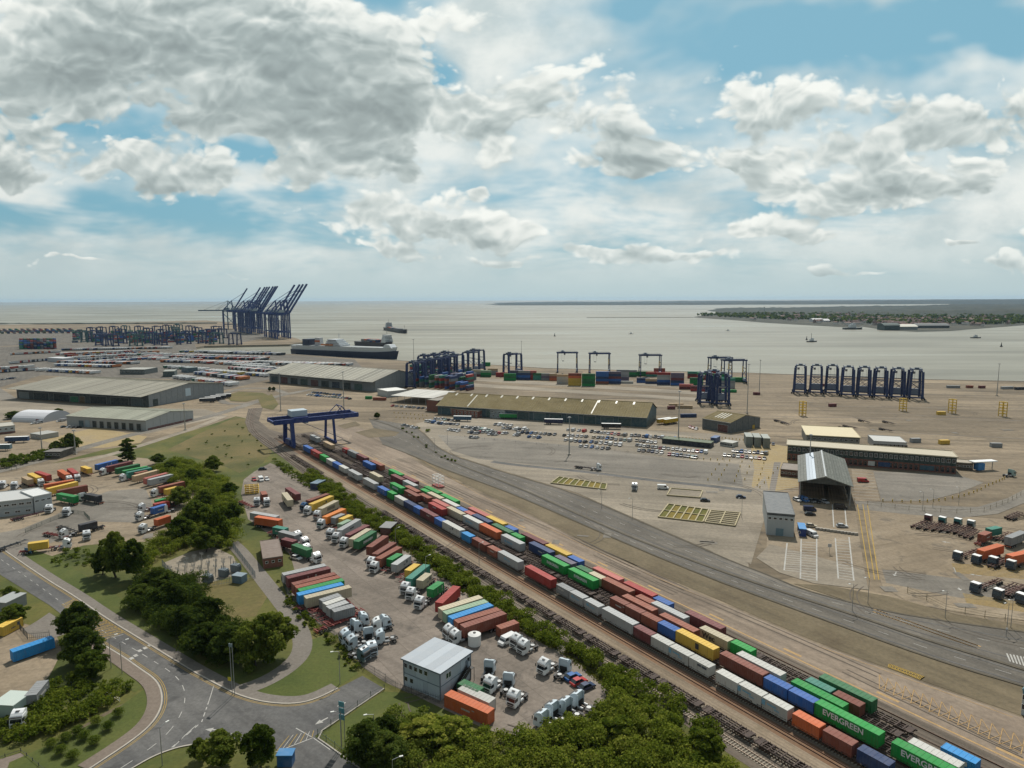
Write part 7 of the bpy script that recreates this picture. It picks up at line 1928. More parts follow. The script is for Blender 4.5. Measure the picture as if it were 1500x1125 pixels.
mb = MB(); rg_ = random.Random(5)
for x0, y0, x1, y1, n in [(100, 518.5, 230, 513.5, 40), (120, 524, 300, 519, 60), (90, 527.5, 200, 529.5, 40), (215, 519.5, 390, 525.5, 60), (300, 514, 415, 518, 40), (240, 527, 380, 531, 50), (340, 538, 420, 545, 30), (290, 545, 360, 554, 26), (160, 534.5, 172, 534, 6), (400, 532, 500, 535, 34), (20, 528, 80, 523, 24), (0, 541, 50, 538, 20), (95, 509, 250, 507, 50), (20, 515, 85, 512, 20)]:
    for k in range(n):
        f = (k + .5) / n; c = P(x0 + (x1 - x0) * f, y0 + (y1 - y0) * f); m_ = rg_.choices((0, 1, 2, 3, 4), (10, 5, 2, 2, 2))[0]
        mb.box((c.x, c.y, 2.5), (13.4, 2.5, 2.8), m_, R(62)); mb.box((c.x, c.y, .7), (12, 2.0, .9), 1, R(62))
_m = [plain('trailer_' + q, c_, .5, 0, .15) for q, c_ in (('white', (.5, .51, .51)), ('dark', (.03, .035, .04)), ('red', (.3, .04, .03)), ('blue', (.03, .07, .2)), ('orange', (.45, .15, .04)))]
stuff(obj('packed_trailers', mb.mesh('packed_trailers', _m)), 'densely packed trailers beyond counting on the far ferry lot', 'trailers')

# ============================================================ CONTAINER STACKS
random.seed(17)
def stack(px, py, cols, hd, where, L=12.19, d_=0, gap=0):
    """containers piled up on one ground slot; cols from the ground up"""
    c = P(px, py); n = len(cols)
    for k, col in enumerate(cols):
        lv = 'only one' if n == 1 else ('bottom' if k == 0 else ('top' if k == n - 1 else nth(k + 1) + ' up'))
        tag(obj('shipping_container', FARC[L], None, (c.x, c.y, k * 2.62 + .06), R(hd), CCOL[col]), '%s container, %s of the %s' % (col, lv, where), 'container', 'stacked containers on the quay')
B_ = 352
piles = [(735, 552, ['red', 'red']), (747, 557.5, ['green', 'dark green', 'green']), (756, 556, ['dark blue', 'blue', 'dark blue', 'purple grey']), (768, 556.5, ['dark blue', 'blue', 'dark blue', 'grey']), (777, 556.5, ['red', 'red', 'maroon', 'pink']), (790, 557, ['teal', 'teal', 'dark green']), (802, 557.5, ['grey', 'purple grey', 'grey']), (814, 558, ['orange', 'rust', 'tan']), (825, 563, ['pale grey', 'white', 'white', 'tan']),
         (842, 565.5, ['yellow', 'yellow', 'yellow', 'orange', 'rust']), (862, 566.5, ['green', 'dark green', 'dark green', 'green', 'dark green']), (882, 563, ['rust', 'blue', 'dark blue', 'blue', 'blue']), (900, 563, ['dark blue', 'blue', 'maroon', 'dark blue', 'purple grey']), (912, 560, ['purple grey', 'purple grey', 'grey', 'pale grey', 'grey']), (924, 553, ['dark green', 'green', 'grey']), (918, 563, ['white']),
         (942, 562, ['blue', 'dark blue']), (955, 563.5, ['dark blue', 'tan']), (940, 552, ['green', 'dark green']), (955, 553, ['teal', 'red']), (972, 565, ['dark blue', 'blue', 'pale grey', 'pale grey', 'red']), (992, 566, ['blue', 'dark blue', 'maroon', 'purple grey', 'purple grey']), (966, 547, ['red', 'rust']), (1005, 572, ['maroon', 'pink']), (1020, 566, ['green', 'green', 'dark green']), (1016, 556, ['red', 'maroon', 'teal']), (1030, 558, ['red', 'red', 'green']),
         (1022, 575, ['red', 'maroon']), (1050, 568, ['pale grey', 'green', 'pale grey', 'teal', 'green']), (1066, 571, ['pale grey', 'pale grey', 'grey', 'teal']), (1068, 577, ['green']), (1082, 562, ['dark green', 'green']), (1045, 554, ['red', 'red', 'red'])]
for i, (px, py, cl) in enumerate(piles):
    stack(px, py, cl, B_, L=13.72, where='%s pile from left behind the olive warehouse' % nth(i + 1))
for i, (px, py, cl) in enumerate([(700, 551, ['maroon', 'grey', 'cream']), (712, 552, ['dark green', 'green', 'sage']), (722, 549, ['grey', 'grey', 'tan']), (690, 556, ['grey', 'grey', 'grey']), (712, 536, ['green', 'green']), (684, 543, ['teal', 'pale grey'])]):
    stack(px, py, cl, B_, '%s pile from left beside the dark gantry cluster' % nth(i + 1))
# stacks too many to count: one mass each
def stack_mass(name, label, slots, seed):
    rg = random.Random(seed); per = {}
    for px, py, n, hd in slots:
        c = P(px, py)
        for k in range(n):
            per.setdefault(rg.choice(['dark blue', 'red', 'grey', 'maroon', 'teal', 'pale grey', 'rust', 'dark green', 'blue', 'purple grey', 'dark blue']), MB()).box((c.x, c.y, k * 2.62 + 1.36), (12.1, 2.42, 2.58), 0, R(hd))
    root = obj(name, None); stuff(root, label, 'containers')
    for cn, m in per.items():
        o = obj('%s_containers' % cn.replace(' ', '_'), m.mesh(name, PAINT), root, color=CCOL[cn]); o['kind'] = 'stuff'
sl = []
for i in range(60):
    px = 606 + (i % 12) * 7.4 + random.uniform(-1, 1); sl.append((px, 545 + (i // 12) * 4.6 + (i % 12) * .7, random.randint(2, 5), 60))
stack_mass('container_stacks', 'crowded container stacks under the dark blue gantry cluster', sl, 1)
sl = []
for i in range(210):
    px = 108 + random.uniform(0, 215); py = random.uniform(486, 499)
    if 116 < px < 132: continue
    sl.append((px, py, random.randint(2, 5), random.choice((60, 60, 150))))
for i in range(33): sl.append((32 + (i % 11) * 4.8, 500 + (i // 11) * 3.2, 5, 150))
for i in range(60): sl.append((-20 + i * 2.2, 480 + (i % 4) * 1.2, 3, 150))
stack_mass('container_stacks', 'distant mass of container stacks in the far left yard', sl, 2)

# ============================================================ CRANES
def gantry(kit, px, py, hd, label, col=BLUE):
    c = P(px, py); kit.put('yard_gantry_crane', label, 'crane', (c.x, c.y, .05), R(hd), 'rubber-tyred yard gantries', col)
for px, py, lb in [(831, 546, 'blue yard gantry with yellow leg bands, leftmost of the standing four'), (878, 548, 'blue yard gantry with yellow leg bands, second of the standing four'), (952, 552, 'blue yard gantry with yellow leg bands, third of the standing four')]:
    gantry(RTG, px, py, 0, lb)
gantry(RTG, 1054, 558, 2, 'yard gantry with yellow bands, left of the overlapping pair'); gantry(RTG, 1074, 563, 2, 'yard gantry with yellow bands, right of the overlapping pair')
gantry(RTGB, 751, 550, 40, 'dark yard gantry standing alone left of the container piles'); gantry(RTGB, 690, 546, 50, 'dark yard gantry at the top right of the dark cluster'); gantry(RTGB, 698, 542, 50, 'dark yard gantry just behind the cluster top')
for n, (x, y0) in enumerate(zip((1171, 1194.5, 1217.5, 1240.5, 1264, 1288, 1313, 1339), (576, 576.5, 577, 580, 581, 582.5, 584, 585.5))):
    gantry(RTGB, x, y0 + 2, 66, 'parked dark blue gantry seen end-on, %s of the eight in line' % nth(n + 1))
for n, (x, y, h) in enumerate([(1032, 592, 80), (1044, 588, 80), (1056, 594, 80)]):
    gantry(RTGB, x, y, h, 'dark blue gantry in the group of three above the old small shed, %s from left' % nth(n + 1))
for n, (x, y) in enumerate([(610, 566), (622, 562), (634, 560), (646, 557), (658, 554), (668, 551), (640, 550), (655, 546), (625, 552)]):
    gantry(RTGB, x, y, 62, 'dark blue gantry in the crowded cluster right of the ribbed warehouse, %s' % nth(n + 1))
random.seed(23)
for n, (x, y) in enumerate([(128, 497), (150, 502), (165, 503), (192, 499), (208, 496), (222, 500), (238, 494), (250, 498), (262, 493), (275, 497), (232, 487), (246, 485), (262, 484), (280, 487), (205, 487), (300, 500), (318, 501), (345, 502), (290, 490), (150, 488), (120, 494), (140, 495), (178, 492), (218, 491), (256, 489), (270, 501), (308, 494), (325, 493), (185, 486), (168, 487), (135, 489), (236, 502), (200, 503), (318, 488)]):
    c = P(x, y); tag(obj('yard_gantry_crane', RTGF, None, (c.x, c.y, 0), R(random.choice((-28, -28, 62))), BLUE if n % 4 else (.04, .11, .12)), 'far blue yard gantry in the left container yard, %s by distance' % nth(n + 1), 'crane', 'far yard gantries')
# quay cranes along the far berth: their boom tips fix where each one stands
q0 = P(423, 493.5); q1 = Vector((-935, 2260, 0)); qd = (q1 - q0).normalized(); qn = Vector((qd.y, -qd.x, 0))
qa_ = math.atan2(qn.y, qn.x)
def sts_at(tip_px):
    lo, hi = -200.0, 900.0
    for _ in range(40):
        m_ = (lo + hi) / 2; b_ = q0 + qd * m_; tp = b_ + qn * (1.5 + 82 * math.cos(R(57))) + Vector((0, 0, 60 + 82 * math.sin(R(57))))
        if to_px(tp)[0] > tip_px: lo = m_
        else: hi = m_
    return q0 + qd * lo
for n, tx in enumerate([450.5, 445, 440, 432.5, 407.5, 404.5, 401, 396, 392.5, 389, 382.5, 363]):
    c = sts_at(tx); STS_UP.put('quay_crane', 'blue ship-to-shore crane with raised boom, %s from the right' % nth(n + 1), 'crane', (c.x, c.y, 0), qa_, 'quay cranes with raised booms', (.012, .040, .165))
c = q0 + qd * 640 - qn * 20
STS_DOWN.put('quay_crane', 'teal quay crane with lowered boom at the left end of the row', 'crane', (c.x, c.y, 0), qa_ + math.pi * .93, None, (.03, .09, .15))

# ============================================================ SHIPS AND BOATS
def hull_mesh(L, B, D, T=0.5, sheer=0.0, n=16, bow=.22, stern=.06):
    """hull: x forward (bow at +L/2), z=0 at the waterline, deck at D"""
    m = MB(); rows = []
    for i in range(n + 1):
        f = i / n; x = -L / 2 + L * f
        w = B / 2
        if f > 1 - bow: w *= math.cos((f - 1 + bow) / bow * math.pi / 2) ** .7
        if f < stern: w *= .82 + .18 * f / stern
        w = max(w, .15); dz = sheer * max(0, (f - .7) / .3) ** 2
        rake = (f > .97) * L * .02
        rows.append([(x - rake, -w * .86, -T), (x, -w, D + dz), (x, w, D + dz), (x - rake, w * .86, -T)])
    v = [q for r in rows for q in r]; fs = []
    for i in range(n):
        a, b = 4 * i, 4 * i + 4
        fs += [(a, b, b + 1, a + 1), (a + 1, b + 1, b + 2, a + 2), (a + 2, b + 2, b + 3, a + 3)]
    fs += [(0, 1, 2, 3), (4 * n + 3, 4 * n + 2, 4 * n + 1, 4 * n)]
    m.add(v, fs); return m
NAVY = plain('navy_hull_paint', (0.012, 0.022, 0.055), 0.35); SHIPW = plain('ship_white_paint', (0.55, 0.58, 0.60), 0.4, 0, .08); DECKG = plain('ship_deck_paint', (0.26, 0.28, 0.28), 0.7)
def ferry():
    a, b = P(424, 518, SEA), P(577, 526, SEA); c = (a + b) / 2; d = b - a; L = d.length; ang = math.atan2(d.y, d.x)
    B = 26.0; nrm = Vector((-d.y, d.x, 0)).normalized(); c = c + nrm * (B / 2 + 1)
    t_ = thing('ferry', 'long ro-ro ferry with dark blue hull and white upperworks at the quay', 'ship', (c.x, c.y, SEA), ang)
    obj('hull', hull_mesh(L, B, 10.5, .6, 3.0).mesh('hull', NAVY), t_)
    u = hull_mesh(L * .985, B * .985, 7.0, 0, 2.0).mesh('upper_hull', SHIPW); o = obj('upper_hull', u, t_, (-.5, 0, 10.5))
    m = MB(); m.box((-L * .04, 0, 17.8), (L * .80, B * .9, .5)); obj('weather_deck', m.mesh('weather_deck', DECKG), t_)
    m = MB(); m.box((-L * .34, 0, 23), (14, B * .85, 11)); obj('aft_casing', m.mesh('aft_casing', NAVY), t_)
    m = MB(); m.prism([(-L * .25 - 6, 17), (-L * .25 - 5, 31), (-L * .25 + 5, 31), (-L * .25 + 7, 17)], -4, 4); fu = obj('funnel', m.mesh('funnel', STEEL), t_, color=(.5, .5, .5))
    m = MB(); m.box((-L * .25, 0, 25), (11, 8.3, 3)); obj('funnel_band', m.mesh('funnel_band', STEEL), fu, color=(.45, .12, .04))
    for k in range(4):
        m = MB(); m.box((-L * .07 - k * 1.0, 0, 19.4 + k * 2.8), (34 - k * 5, B * (.94 - .06 * k), 2.6)); ac = obj('accommodation_tier', m.mesh('accommodation_tier', SHIPW), t_)
        m = MB(); n = 12
        for q in range(n):
            for sy in (-1, 1): m.box((-L * .07 - k + (q - 5.5) * (34 - k * 5) / n * .95, sy * B * (.94 - .06 * k) / 2, 19.6 + k * 2.8), (1.1, .16, 1.0))
        obj('window_row', m.mesh('window_row', GLASS), ac)
    m = MB(); m.beam((-L * .05, 0, 30), (-L * .05, 0, 40), .6); m.beam((-L * .05, -4, 36), (-L * .05, 4, 36), .4); obj('mast', m.mesh('mast', SHIPW), t_)
    m = MB(); m.prism([(L * .38, 17), (L * .46, 17.5), (L * .44, 23), (L * .40, 23)], -B * .30, B * .30); obj('bow_house', m.mesh('bow_house', SHIPW), t_)
    for k in range(6):
        m = MB(); m.box((0, 0, 0), (7, 2.6, 2.4)); obj('lifeboat', m.mesh('lifeboat', STEEL), t_, (-L * .16 + (k % 3) * 9, (-1 if k < 3 else 1) * B * .5, 20.2), color=(.5, .16, .03))
ferry()
def cargo_ship(name, label, bow, stern_, B, D, hullc, house_at, boxes, seed):
    a, b = P(*stern_, SEA), P(*bow, SEA); c = (a + b) / 2; d = b - a; L = d.length; ang = math.atan2(d.y, d.x); rg = random.Random(seed)
    t_ = thing(name, label, 'ship', (c.x, c.y, SEA), ang)
    obj('hull', hull_mesh(L, B, D, .6, 3).mesh('hull', STEEL), t_, color=hullc)
    m = MB()
    for k in range(5): m.box((L * house_at, 0, D + 2 + k * 3), (12 - k, B * (.9 - .05 * k), 2.9))
    ho = obj('bridge_house', m.mesh('bridge_house', SHIPW), t_)
    m = MB()
    for k in range(5): m.box((L * house_at + 6.1 - k * .5, 0, D + 2.4 + k * 3), (.1, B * .7, .9))
    obj('window_row', m.mesh('window_row', GLASS), ho)
    m = MB(); m.box((L * house_at - 9, 0, D + 9), (5, 5, 14)); obj('funnel', m.mesh('funnel', STEEL), t_, color=(.05, .06, .08))
    m = MB(); m.beam((L * house_at, 0, D + 16), (L * house_at, 0, D + 26), .6); m.beam((L * .42, 0, D), (L * .42, 0, D + 14), .6); obj('mast', m.mesh('mast', STEEL), t_, color=(.3, .3, .3))
    for k in range(boxes):
        x = -L * .25 + (k % 7) * L * .085; y = ((k // 7) % 3 - 1) * B * .28
        if abs(x - L * house_at) < 12: continue
        m = MB(); m.box((x, y, D + 1.6 + (k // 21) * 2.7), (L * .07, B * .26, 2.6)); obj('deck_cargo', m.mesh('deck_cargo', PAINT), t_, color=CCOL[rg.choice(['grey', 'rust', 'dark blue', 'grey', 'orange'])])
cargo_ship('cargo_ship', 'dark container ship under way out on the water', (596, 487.5), (566.5, 482), 24, 9, (.03, .035, .045), -.36, 14, 1)
cargo_ship('cargo_ship', 'ship with orange deck cargo moored behind the ferry bow', (575, 508), (525, 504), 24, 9, (.05, .05, .06), .36, 40, 2)
def boat(px, py, L, hd, label, hull=(.03, .035, .04), mast=6):
    c = P(px, py, SEA); t_ = thing('small_boat', label, 'boat', (c.x, c.y, SEA), R(hd), 'small craft on the water')
    obj('hull', hull_mesh(L, L * .3, L * .09, .3, L * .05).mesh('hull', STEEL), t_, color=hull)
    m = MB(); m.box((-L * .05, 0, L * .16), (L * .3, L * .2, L * .16)); m.box((0, 0, L * .28), (L * .16, L * .16, L * .1)); obj('wheelhouse', m.mesh('wheelhouse', SHIPW), t_)
    m = MB(); m.beam((-L * .1, 0, L * .2), (-L * .1, 0, L * .2 + mast), .5); obj('mast', m.mesh('mast', DARK), t_)
boat(1190, 504, 26, 20, 'dark tug boat out on the water right of the container quay', mast=14)
boat(1430, 500, 24, 0, 'small dark boat near the far harbour', mast=4); boat(1250, 486, 60, 5, 'moored ship at the far town quay', (.05, .06, .05), 14)
boat(925, 490.5, 14, 10, 'tiny white boat in mid channel', (.5, .5, .5), 3); boat(1067, 487, 14, 0, 'tiny white boat near the wooded point', (.5, .5, .5), 3)
def buoy(px, py, label):
    c = P(px, py, SEA); t_ = thing('channel_buoy', label, 'buoy', (c.x, c.y, SEA), 0, 'channel buoys')
    m = MB(); m.cyl((0, 0, -.3), (0, 0, 1.6), 2.4, 10); obj('float', m.mesh('float', DARK), t_)
    m = MB(); m.cyl((0, 0, 1.6), (0, 0, 7), 1.4, 6, 0, .4); m.box((0, 0, 7.6), (1, 1, 1.2)); obj('lattice_tower', m.mesh('lattice_tower', DARK), t_)
buoy(813, 493, 'dark buoy on the water above the yard gantries'); buoy(1467, 513, 'dark buoy at the right edge of the water'); buoy(1182, 501, 'dark buoy left of the tug boat')
m = MB(); a, b = P(860, 466.3, SEA), P(1016, 467, SEA); m.beam((a.x, a.y, SEA + .8), (b.x, b.y, SEA + .8), 8, 2.4)
tag(obj('breakwater', m.mesh('breakwater', CONCD)), 'thin dark breakwater running out from the wooded point', 'breakwater')

# ============================================================ THE TOWN ACROSS THE WATER
random.seed(31)
def house_mesh(w, d, h, roof):
    m = MB(); m.box((0, 0, h / 2), (w, d, h)); m.prism([(-d / 2 - .4, h), (d / 2 + .4, h), (0, h + roof)], -w / 2 - .4, w / 2 + .4, 1, axis='x'); m.box((w * .3, 0, h + roof), (.9, .9, 2), 0)
    for x in (-w * .3, 0, w * .3):
        for sy in (-1, 1): m.box((x, sy * d / 2, h * .55), (1.2, .2, 1.4), 2)
    return m.mesh('house', [CLAD, RROOF, GLASS])
RROOF = plain('red_brown_roof_tiles', (0.13, 0.075, 0.06), .85, 0, .3, .02)
HOUS = [house_mesh(12, 9, 6, 4), house_mesh(22, 9, 7, 4), house_mesh(9, 8, 9, 5), house_mesh(34, 14, 7, 3)]
n = 0
for k in range(230):
    px = random.triangular(1095, 1495, 1300); py = random.uniform(462, 481) if px < 1290 else random.uniform(471, 484)
    lim = 470 + (px - 1050) * .055
    if py > min(lim, 484): continue
    n += 1; c = P(px, py, -3.3)
    if c.y > 4300: continue
    col = random.choice([(.5, .47, .44), (.36, .29, .25), (.58, .56, .52), (.28, .19, .15)])
    tag(obj('town_house', random.choice(HOUS), None, (c.x, c.y, -1.5), R(random.choice((10, 40, 100, 130))), col), 'small house of the town across the water', 'house', 'houses of the town across the water')
def far_shed(px0, px1, py, h, label, wc, rc, rnd=False):
    a, b = P(px0, py, -3.3), P(px1, py, -3.3); L = (b - a).length; c = (a + b) / 2; t_ = thing('harbour_shed', label, 'building', (c.x, c.y, -3.3), 0)
    m = MB(); m.box((0, 20, h / 2), (L, 40, h)); obj('wall', m.mesh('wall', CLAD), t_, color=wc)
    m = MB(); m.prism([(-1, h), (41, h), (30, h + 5), (20, h + 6.5), (10, h + 5)], -L / 2 - 1, L / 2 + 1, axis='x'); obj('roof', m.mesh('roof', CLAD), t_, color=rc)
far_shed(1318, 1344, 487, 9, 'big pale-roofed shed on the far harbour front', (.3, .32, .30), (.60, .58, .50)); far_shed(1296, 1318, 487.5, 14, 'dark green round store left of the big pale-roofed shed', (.03, .06, .05), (.04, .075, .065))
far_shed(1345, 1390, 485, 8, 'low dark shed right of the big pale-roofed shed', (.06, .07, .07), (.12, .13, .13)); far_shed(1192, 1206, 474.5, 7, 'bright white building in the far town', (.6, .6, .6), (.66, .66, .66)); far_shed(1208, 1216, 475, 6, 'smaller white building beside the bright one in the far town', (.55, .55, .55), (.6, .6, .6))
rg = np.random.default_rng(8); cs, rs, ns = [], [], []
for k in range(1700):
    px = rg.uniform(1022, 1560); py = rg.uniform(462, 480 if px > 1130 else 470)
    if py > 464 + (px - 1015) * .055: continue
    c = P(px, py, -3.3); r = rg.uniform(4, 10); cs.append((c.x, c.y, -2 + r * .5)); rs.append(r); ns.append(10)
v = leaves(cs, rs, ns, 9.0, rg, .7); stuff(obj('far_trees', quads_mesh('far_trees', v, [LEAFD])), 'trees of the town across the water', 'trees')
def pylon(px, py, h, label):
    c = P(px, py, -3.3); t_ = thing('radio_mast', label, 'mast', (c.x, c.y, 0))
    m = MB(); m.beam((0, 0, -4), (0, 0, h), 2.0); m.box((0, 0, h), (5, 5, 3)); obj('mast', m.mesh('mast', GREYM), t_)
pylon(1120, 466, 45, 'tall grey tower in the far town'); pylon(845, 445.0, 120, 'tiny tower on the distant hills')

# ============================================================ MASTS, LAMPS, SIGNS, FENCES
LH = MB(); LH.cyl((0, 0, 0), (0, 0, .3), .7, 10)
for k in range(8): LH.box((.9 * math.cos(k * .785), .9 * math.sin(k * .785), -.15), (.35, .35, .25), 0, k * .785)
LHM = LH.mesh('lamp_head', GREYM)
def high_mast(px, py, top, label):
    c = P(px, py); h = height_at(px, py, top); t_ = thing('lighting_mast', label, 'lamp mast', (c.x, c.y, 0), 0, 'tall lighting masts')
    m = MB(); m.cyl((0, 0, 0), (0, 0, h), .42, 8, 0, .16); obj('pole', m.mesh('pole', GALV), t_)
    m = MB(); m.box((0, 0, .4), (1.6, 1.6, .8)); obj('base', m.mesh('base', CONC), t_); obj('lamp_head', LHM, t_, (0, 0, h))
for px, py, tp, lb in [(607, 568, 496, 'thin lighting mast right of the ribbed warehouse'), (657, 545, 512, 'lighting mast behind the dark gantry cluster'), (764, 540, 500, 'lighting mast beside the lone dark gantry'), (993, 647, 575, 'lighting mast between olive warehouse and old small shed'), (1094, 608, 536, 'lighting mast right of the old small shed'), (1112, 578, 530, 'lighting mast near the container piles, right'),
                       (1460, 585, 538, 'lighting mast with wide head near the right edge'), (504, 612, 543, 'lighting mast beside the rail gantry'), (411, 600, 545, 'lighting mast in front of the ribbed warehouse, left'), (110, 661, 626, 'lighting mast by the dark round roadside tree'), (1184, 700, 640, 'lighting mast at the inspection shed'), (271, 627, 588, 'lighting mast at the corner of the small white warehouse'),
                       (61, 656, 622, 'lighting mast left of the dark round tree'), (833, 667, 612, 'lighting mast amid the big car park, left')]:
    high_mast(px, py, tp, lb)
ARM = MB(); ARM.cyl((0, 0, 0), (0, 0, 8), .10, 6, 0, .06); ARM.beam((0, 0, 8), (1.4, 0, 8.3), .07); ARM.box((1.6, 0, 8.3), (.7, .28, .14), 1); ARMM = ARM.mesh('street_lamp', [GALV, LAMP])
for i, (px, py, hd) in enumerate([(160, 975, 40), (176, 983, 40), (234, 1118, 60), (495, 1000, 200), (545, 1100, 200), (497, 1095, 200), (879, 722, 200), (880, 745, 200), (925, 759, 200), (1269, 888, 200), (1382, 910, 200), (1472, 930, 200), (1478, 925, 200), (1085, 760, 200), (655, 650, 200), (636, 660, 200), (1246, 898, 200), (1350, 752, 190), (1365, 748, 190), (1403, 745, 190), (700, 830, 40), (578, 805, 40), (622, 850, 40)]):
    c = P(px, py); tag(obj('street_lamp', ARMM, None, (c.x, c.y, .05), R(hd)), 'grey street lamp, %s from the left of the picture' % nth(1 + sorted([160, 176, 234, 495, 545, 497, 879, 880, 925, 1269, 1382, 1472, 1478, 1085, 655, 636, 1246, 1350, 1365, 1403, 700, 578, 622]).index(px)), 'street lamp', 'street lamps')
# white rail signal gantry on the apron
def signal_frame():
    c = P(641, 712); t_ = thing('scaffold_tower', 'white scaffold frame with red base on the concrete apron', 'frame', (c.x, c.y, .1), RANG)
    m = MB()
    for x in (-3, 0, 3):
        for y in (-1.5, 1.5): m.beam((x, y, .4), (x, y, 5.4), .2)
    for z in (2.2, 3.8, 5.4):
        for y in (-1.5, 1.5): m.beam((-3, y, z), (3, y, z), .2)
        for x in (-3, 0, 3): m.beam((x, -1.5, z), (x, 1.5, z), .2)
    obj('scaffold', m.mesh('scaffold', WHITEP), t_)
    m = MB(); m.box((0, 0, .3), (6.6, 3.4, .6)); obj('base', m.mesh('base', STEEL), t_, color=(.3, .05, .04))
signal_frame()
# junction sign gantry
def tall_sign(px, py, top, w, h, col, label, posts=2, n_panels=1):
    c = P(px, py); H = height_at(px, py, top); t_ = thing('road_sign', label, 'sign', (c.x, c.y, .05), R(-20))
    for k in range(posts):
        m = MB(); m.cyl((0, 0, 0), (0, 0, H), .08, 6); obj('post', m.mesh('post', GALV), t_, ((k - (posts - 1) / 2) * w * .7, 0, 0))
    for k in range(n_panels):
        m = MB(); m.box((0, -.12, H - h / 2 - k * (h + .3)), (w, .08, h)); obj('sign_panel', m.mesh('sign_panel', CLAD), t_, color=col)
tall_sign(499, 1092, 1026, 1.3, 1.1, (.06, .22, .26), 'tall teal totem sign beside the lower lawn', 2, 3)
tall_sign(339, 1016, 940, 1.0, .8, (.14, .20, .22), 'tall twin-post sign at the junction corner', 2, 1)
tall_sign(334, 1000, 989, .9, .9, (.75, .6, .03), 'yellow keep-left sign at the junction corner', 1, 1)
tall_sign(40, 806, 798, 3.4, 1.8, (.06, .20, .34), 'blue board sign at the lorry-park corner', 2, 1)
tall_sign(1471, 938, 925, .5, .5, (.6, .6, .6), 'small white sign near the gate road', 1, 1)
tall_sign(1213, 815, 800, 1.2, 1.2, (.5, .5, .5), 'small pay machine sign at the bay yard', 1, 1)
def fence(name, label, pix, h, post_every, mat, rails=3, mesh=True, gate=False):
    L = resample([P(*q) for q in pix], post_every); t_ = thing(name, label, 'fence', L[0])
    o = Vector((L[0].x, L[0].y, 0)); pm = MB(); pm.box((0, 0, h / 2), (.1, .1, h)); pme = pm.mesh('post', mat)
    for q in L: obj('post', pme, t_, (q.x - o.x, q.y - o.y, 0))
    for k in range(rails):
        m = MB()
        for a, b in zip(L[:-1], L[1:]): m.beam((a.x - o.x, a.y - o.y, h * (k + .5) / rails), (b.x - o.x, b.y - o.y, h * (k + .5) / rails), .05, .06)
        obj('rail', m.mesh('rail', mat), t_)
    if mesh:
        m = MB()
        for a, b in zip(L[:-1], L[1:]):
            nn = max(2, int((b - a).length / .45))
            for k in range(1, nn):
                q = a.lerp(b, k / nn); m.box((q.x - o.x, q.y - o.y, h / 2), (.05, .03, h * .95))
        pl = obj('pales', m.mesh('pales', mat), t_); pl['kind'] = 'stuff'
    return t_
FDARK = plain('dark_fence_steel', (.04, .045, .045), .6); FGREEN = plain('green_fence_steel', (.05, .08, .06), .6)
fence('yard_gate', 'dark steel gate across the entrance beside the yard office', [(531, 979), (562, 998)], 2.2, 3.2, FDARK, 3)
fence('steel_fence', 'dark fence from the gate along the yard office', [(562, 998), (577, 1008), (600, 1016), (640, 1030)], 2.0, 3.0, FDARK, 2)
fence('steel_fence', 'fence between access track and truck yard', [(410, 848), (418, 868), (440, 893), (470, 918), (505, 945), (531, 978)], 2.0, 3.0, FGREEN, 2)
fence('steel_fence', 'fence round the lower lawn to the junction', [(560, 1010), (540, 1020), (500, 1048), (462, 1076), (500, 1104), (530, 1128)], 1.6, 3.0, FGREEN, 2, False)
fence('steel_fence', 'tall blue-grey fence along the substation', [(335, 795), (350, 815), (372, 845), (352, 850), (300, 858), (262, 856), (236, 826)], 2.6, 3.2, plain('blue_grey_fence', (.10, .14, .16), .6), 2)
fence('steel_fence', 'olive fence beside the gate road on the right', [(1327, 873), (1355, 884), (1383, 898), (1440, 910), (1500, 920), (1560, 932)], 2.2, 4.0, plain('olive_fence', (.13, .11, .05), .7), 3, False)
fence('steel_fence', 'long fence along the edge of the terminal trailer yard', [(1250, 742), (1330, 752), (1400, 757), (1440, 755), (1475, 742), (1500, 728)], 2.2, 5.0, plain('olive_fence_far', (.15, .12, .05), .7), 2, False)
fence('steel_fence', 'curved fence at the gate of the lorry park', [(36, 776), (60, 765), (85, 755), (105, 748), (122, 750), (130, 758)], 1.8, 3.0, FGREEN, 3)
fence('steel_fence', 'fence along the left edge of the lorry park', [(-20, 685), (0, 683), (24, 684)], 2.0, 3.0, FGREEN, 2, False)
fence('steel_fence', 'depot fence beside the box junction', [(20, 905), (28, 920), (38, 932), (70, 930)], 2.2, 3.0, FDARK, 2)
fence('timber_rail', 'white timber rails on the verge inside the road bend', [(145, 1005), (160, 1016), (172, 1024)], 1.0, 2.0, WHITEP, 2, False)
fence('steel_fence', 'fence along the bottom corner of the forecourt', [(-20, 1112), (27, 1096), (62, 1125)], .8, 2.5, FDARK, 1, False)
fence('car_park_fence', 'low fence with posts below the big car park', [(680, 640), (770, 650), (900, 662), (1000, 674), (1060, 678)], 1.3, 7.0, FDARK, 1, False)
# hedge strip on the island beside the service lane
scrub('hedge_scrub', 'thin clipped hedge along the bend of the upper lane', [(588, 624), (606, 634), (622, 650), (650, 668), (690, 686), (690, 689), (648, 672), (618, 655), (602, 638), (586, 627)], 60, .8, 1.4, LEAF, 41, 160, .7)
scrub('hedge_scrub', 'green bushes on the small island near the brick office', [(612, 626), (632, 632), (628, 635), (610, 630)], 24, .8, 1.8, LEAFY, 42, 160, .7)
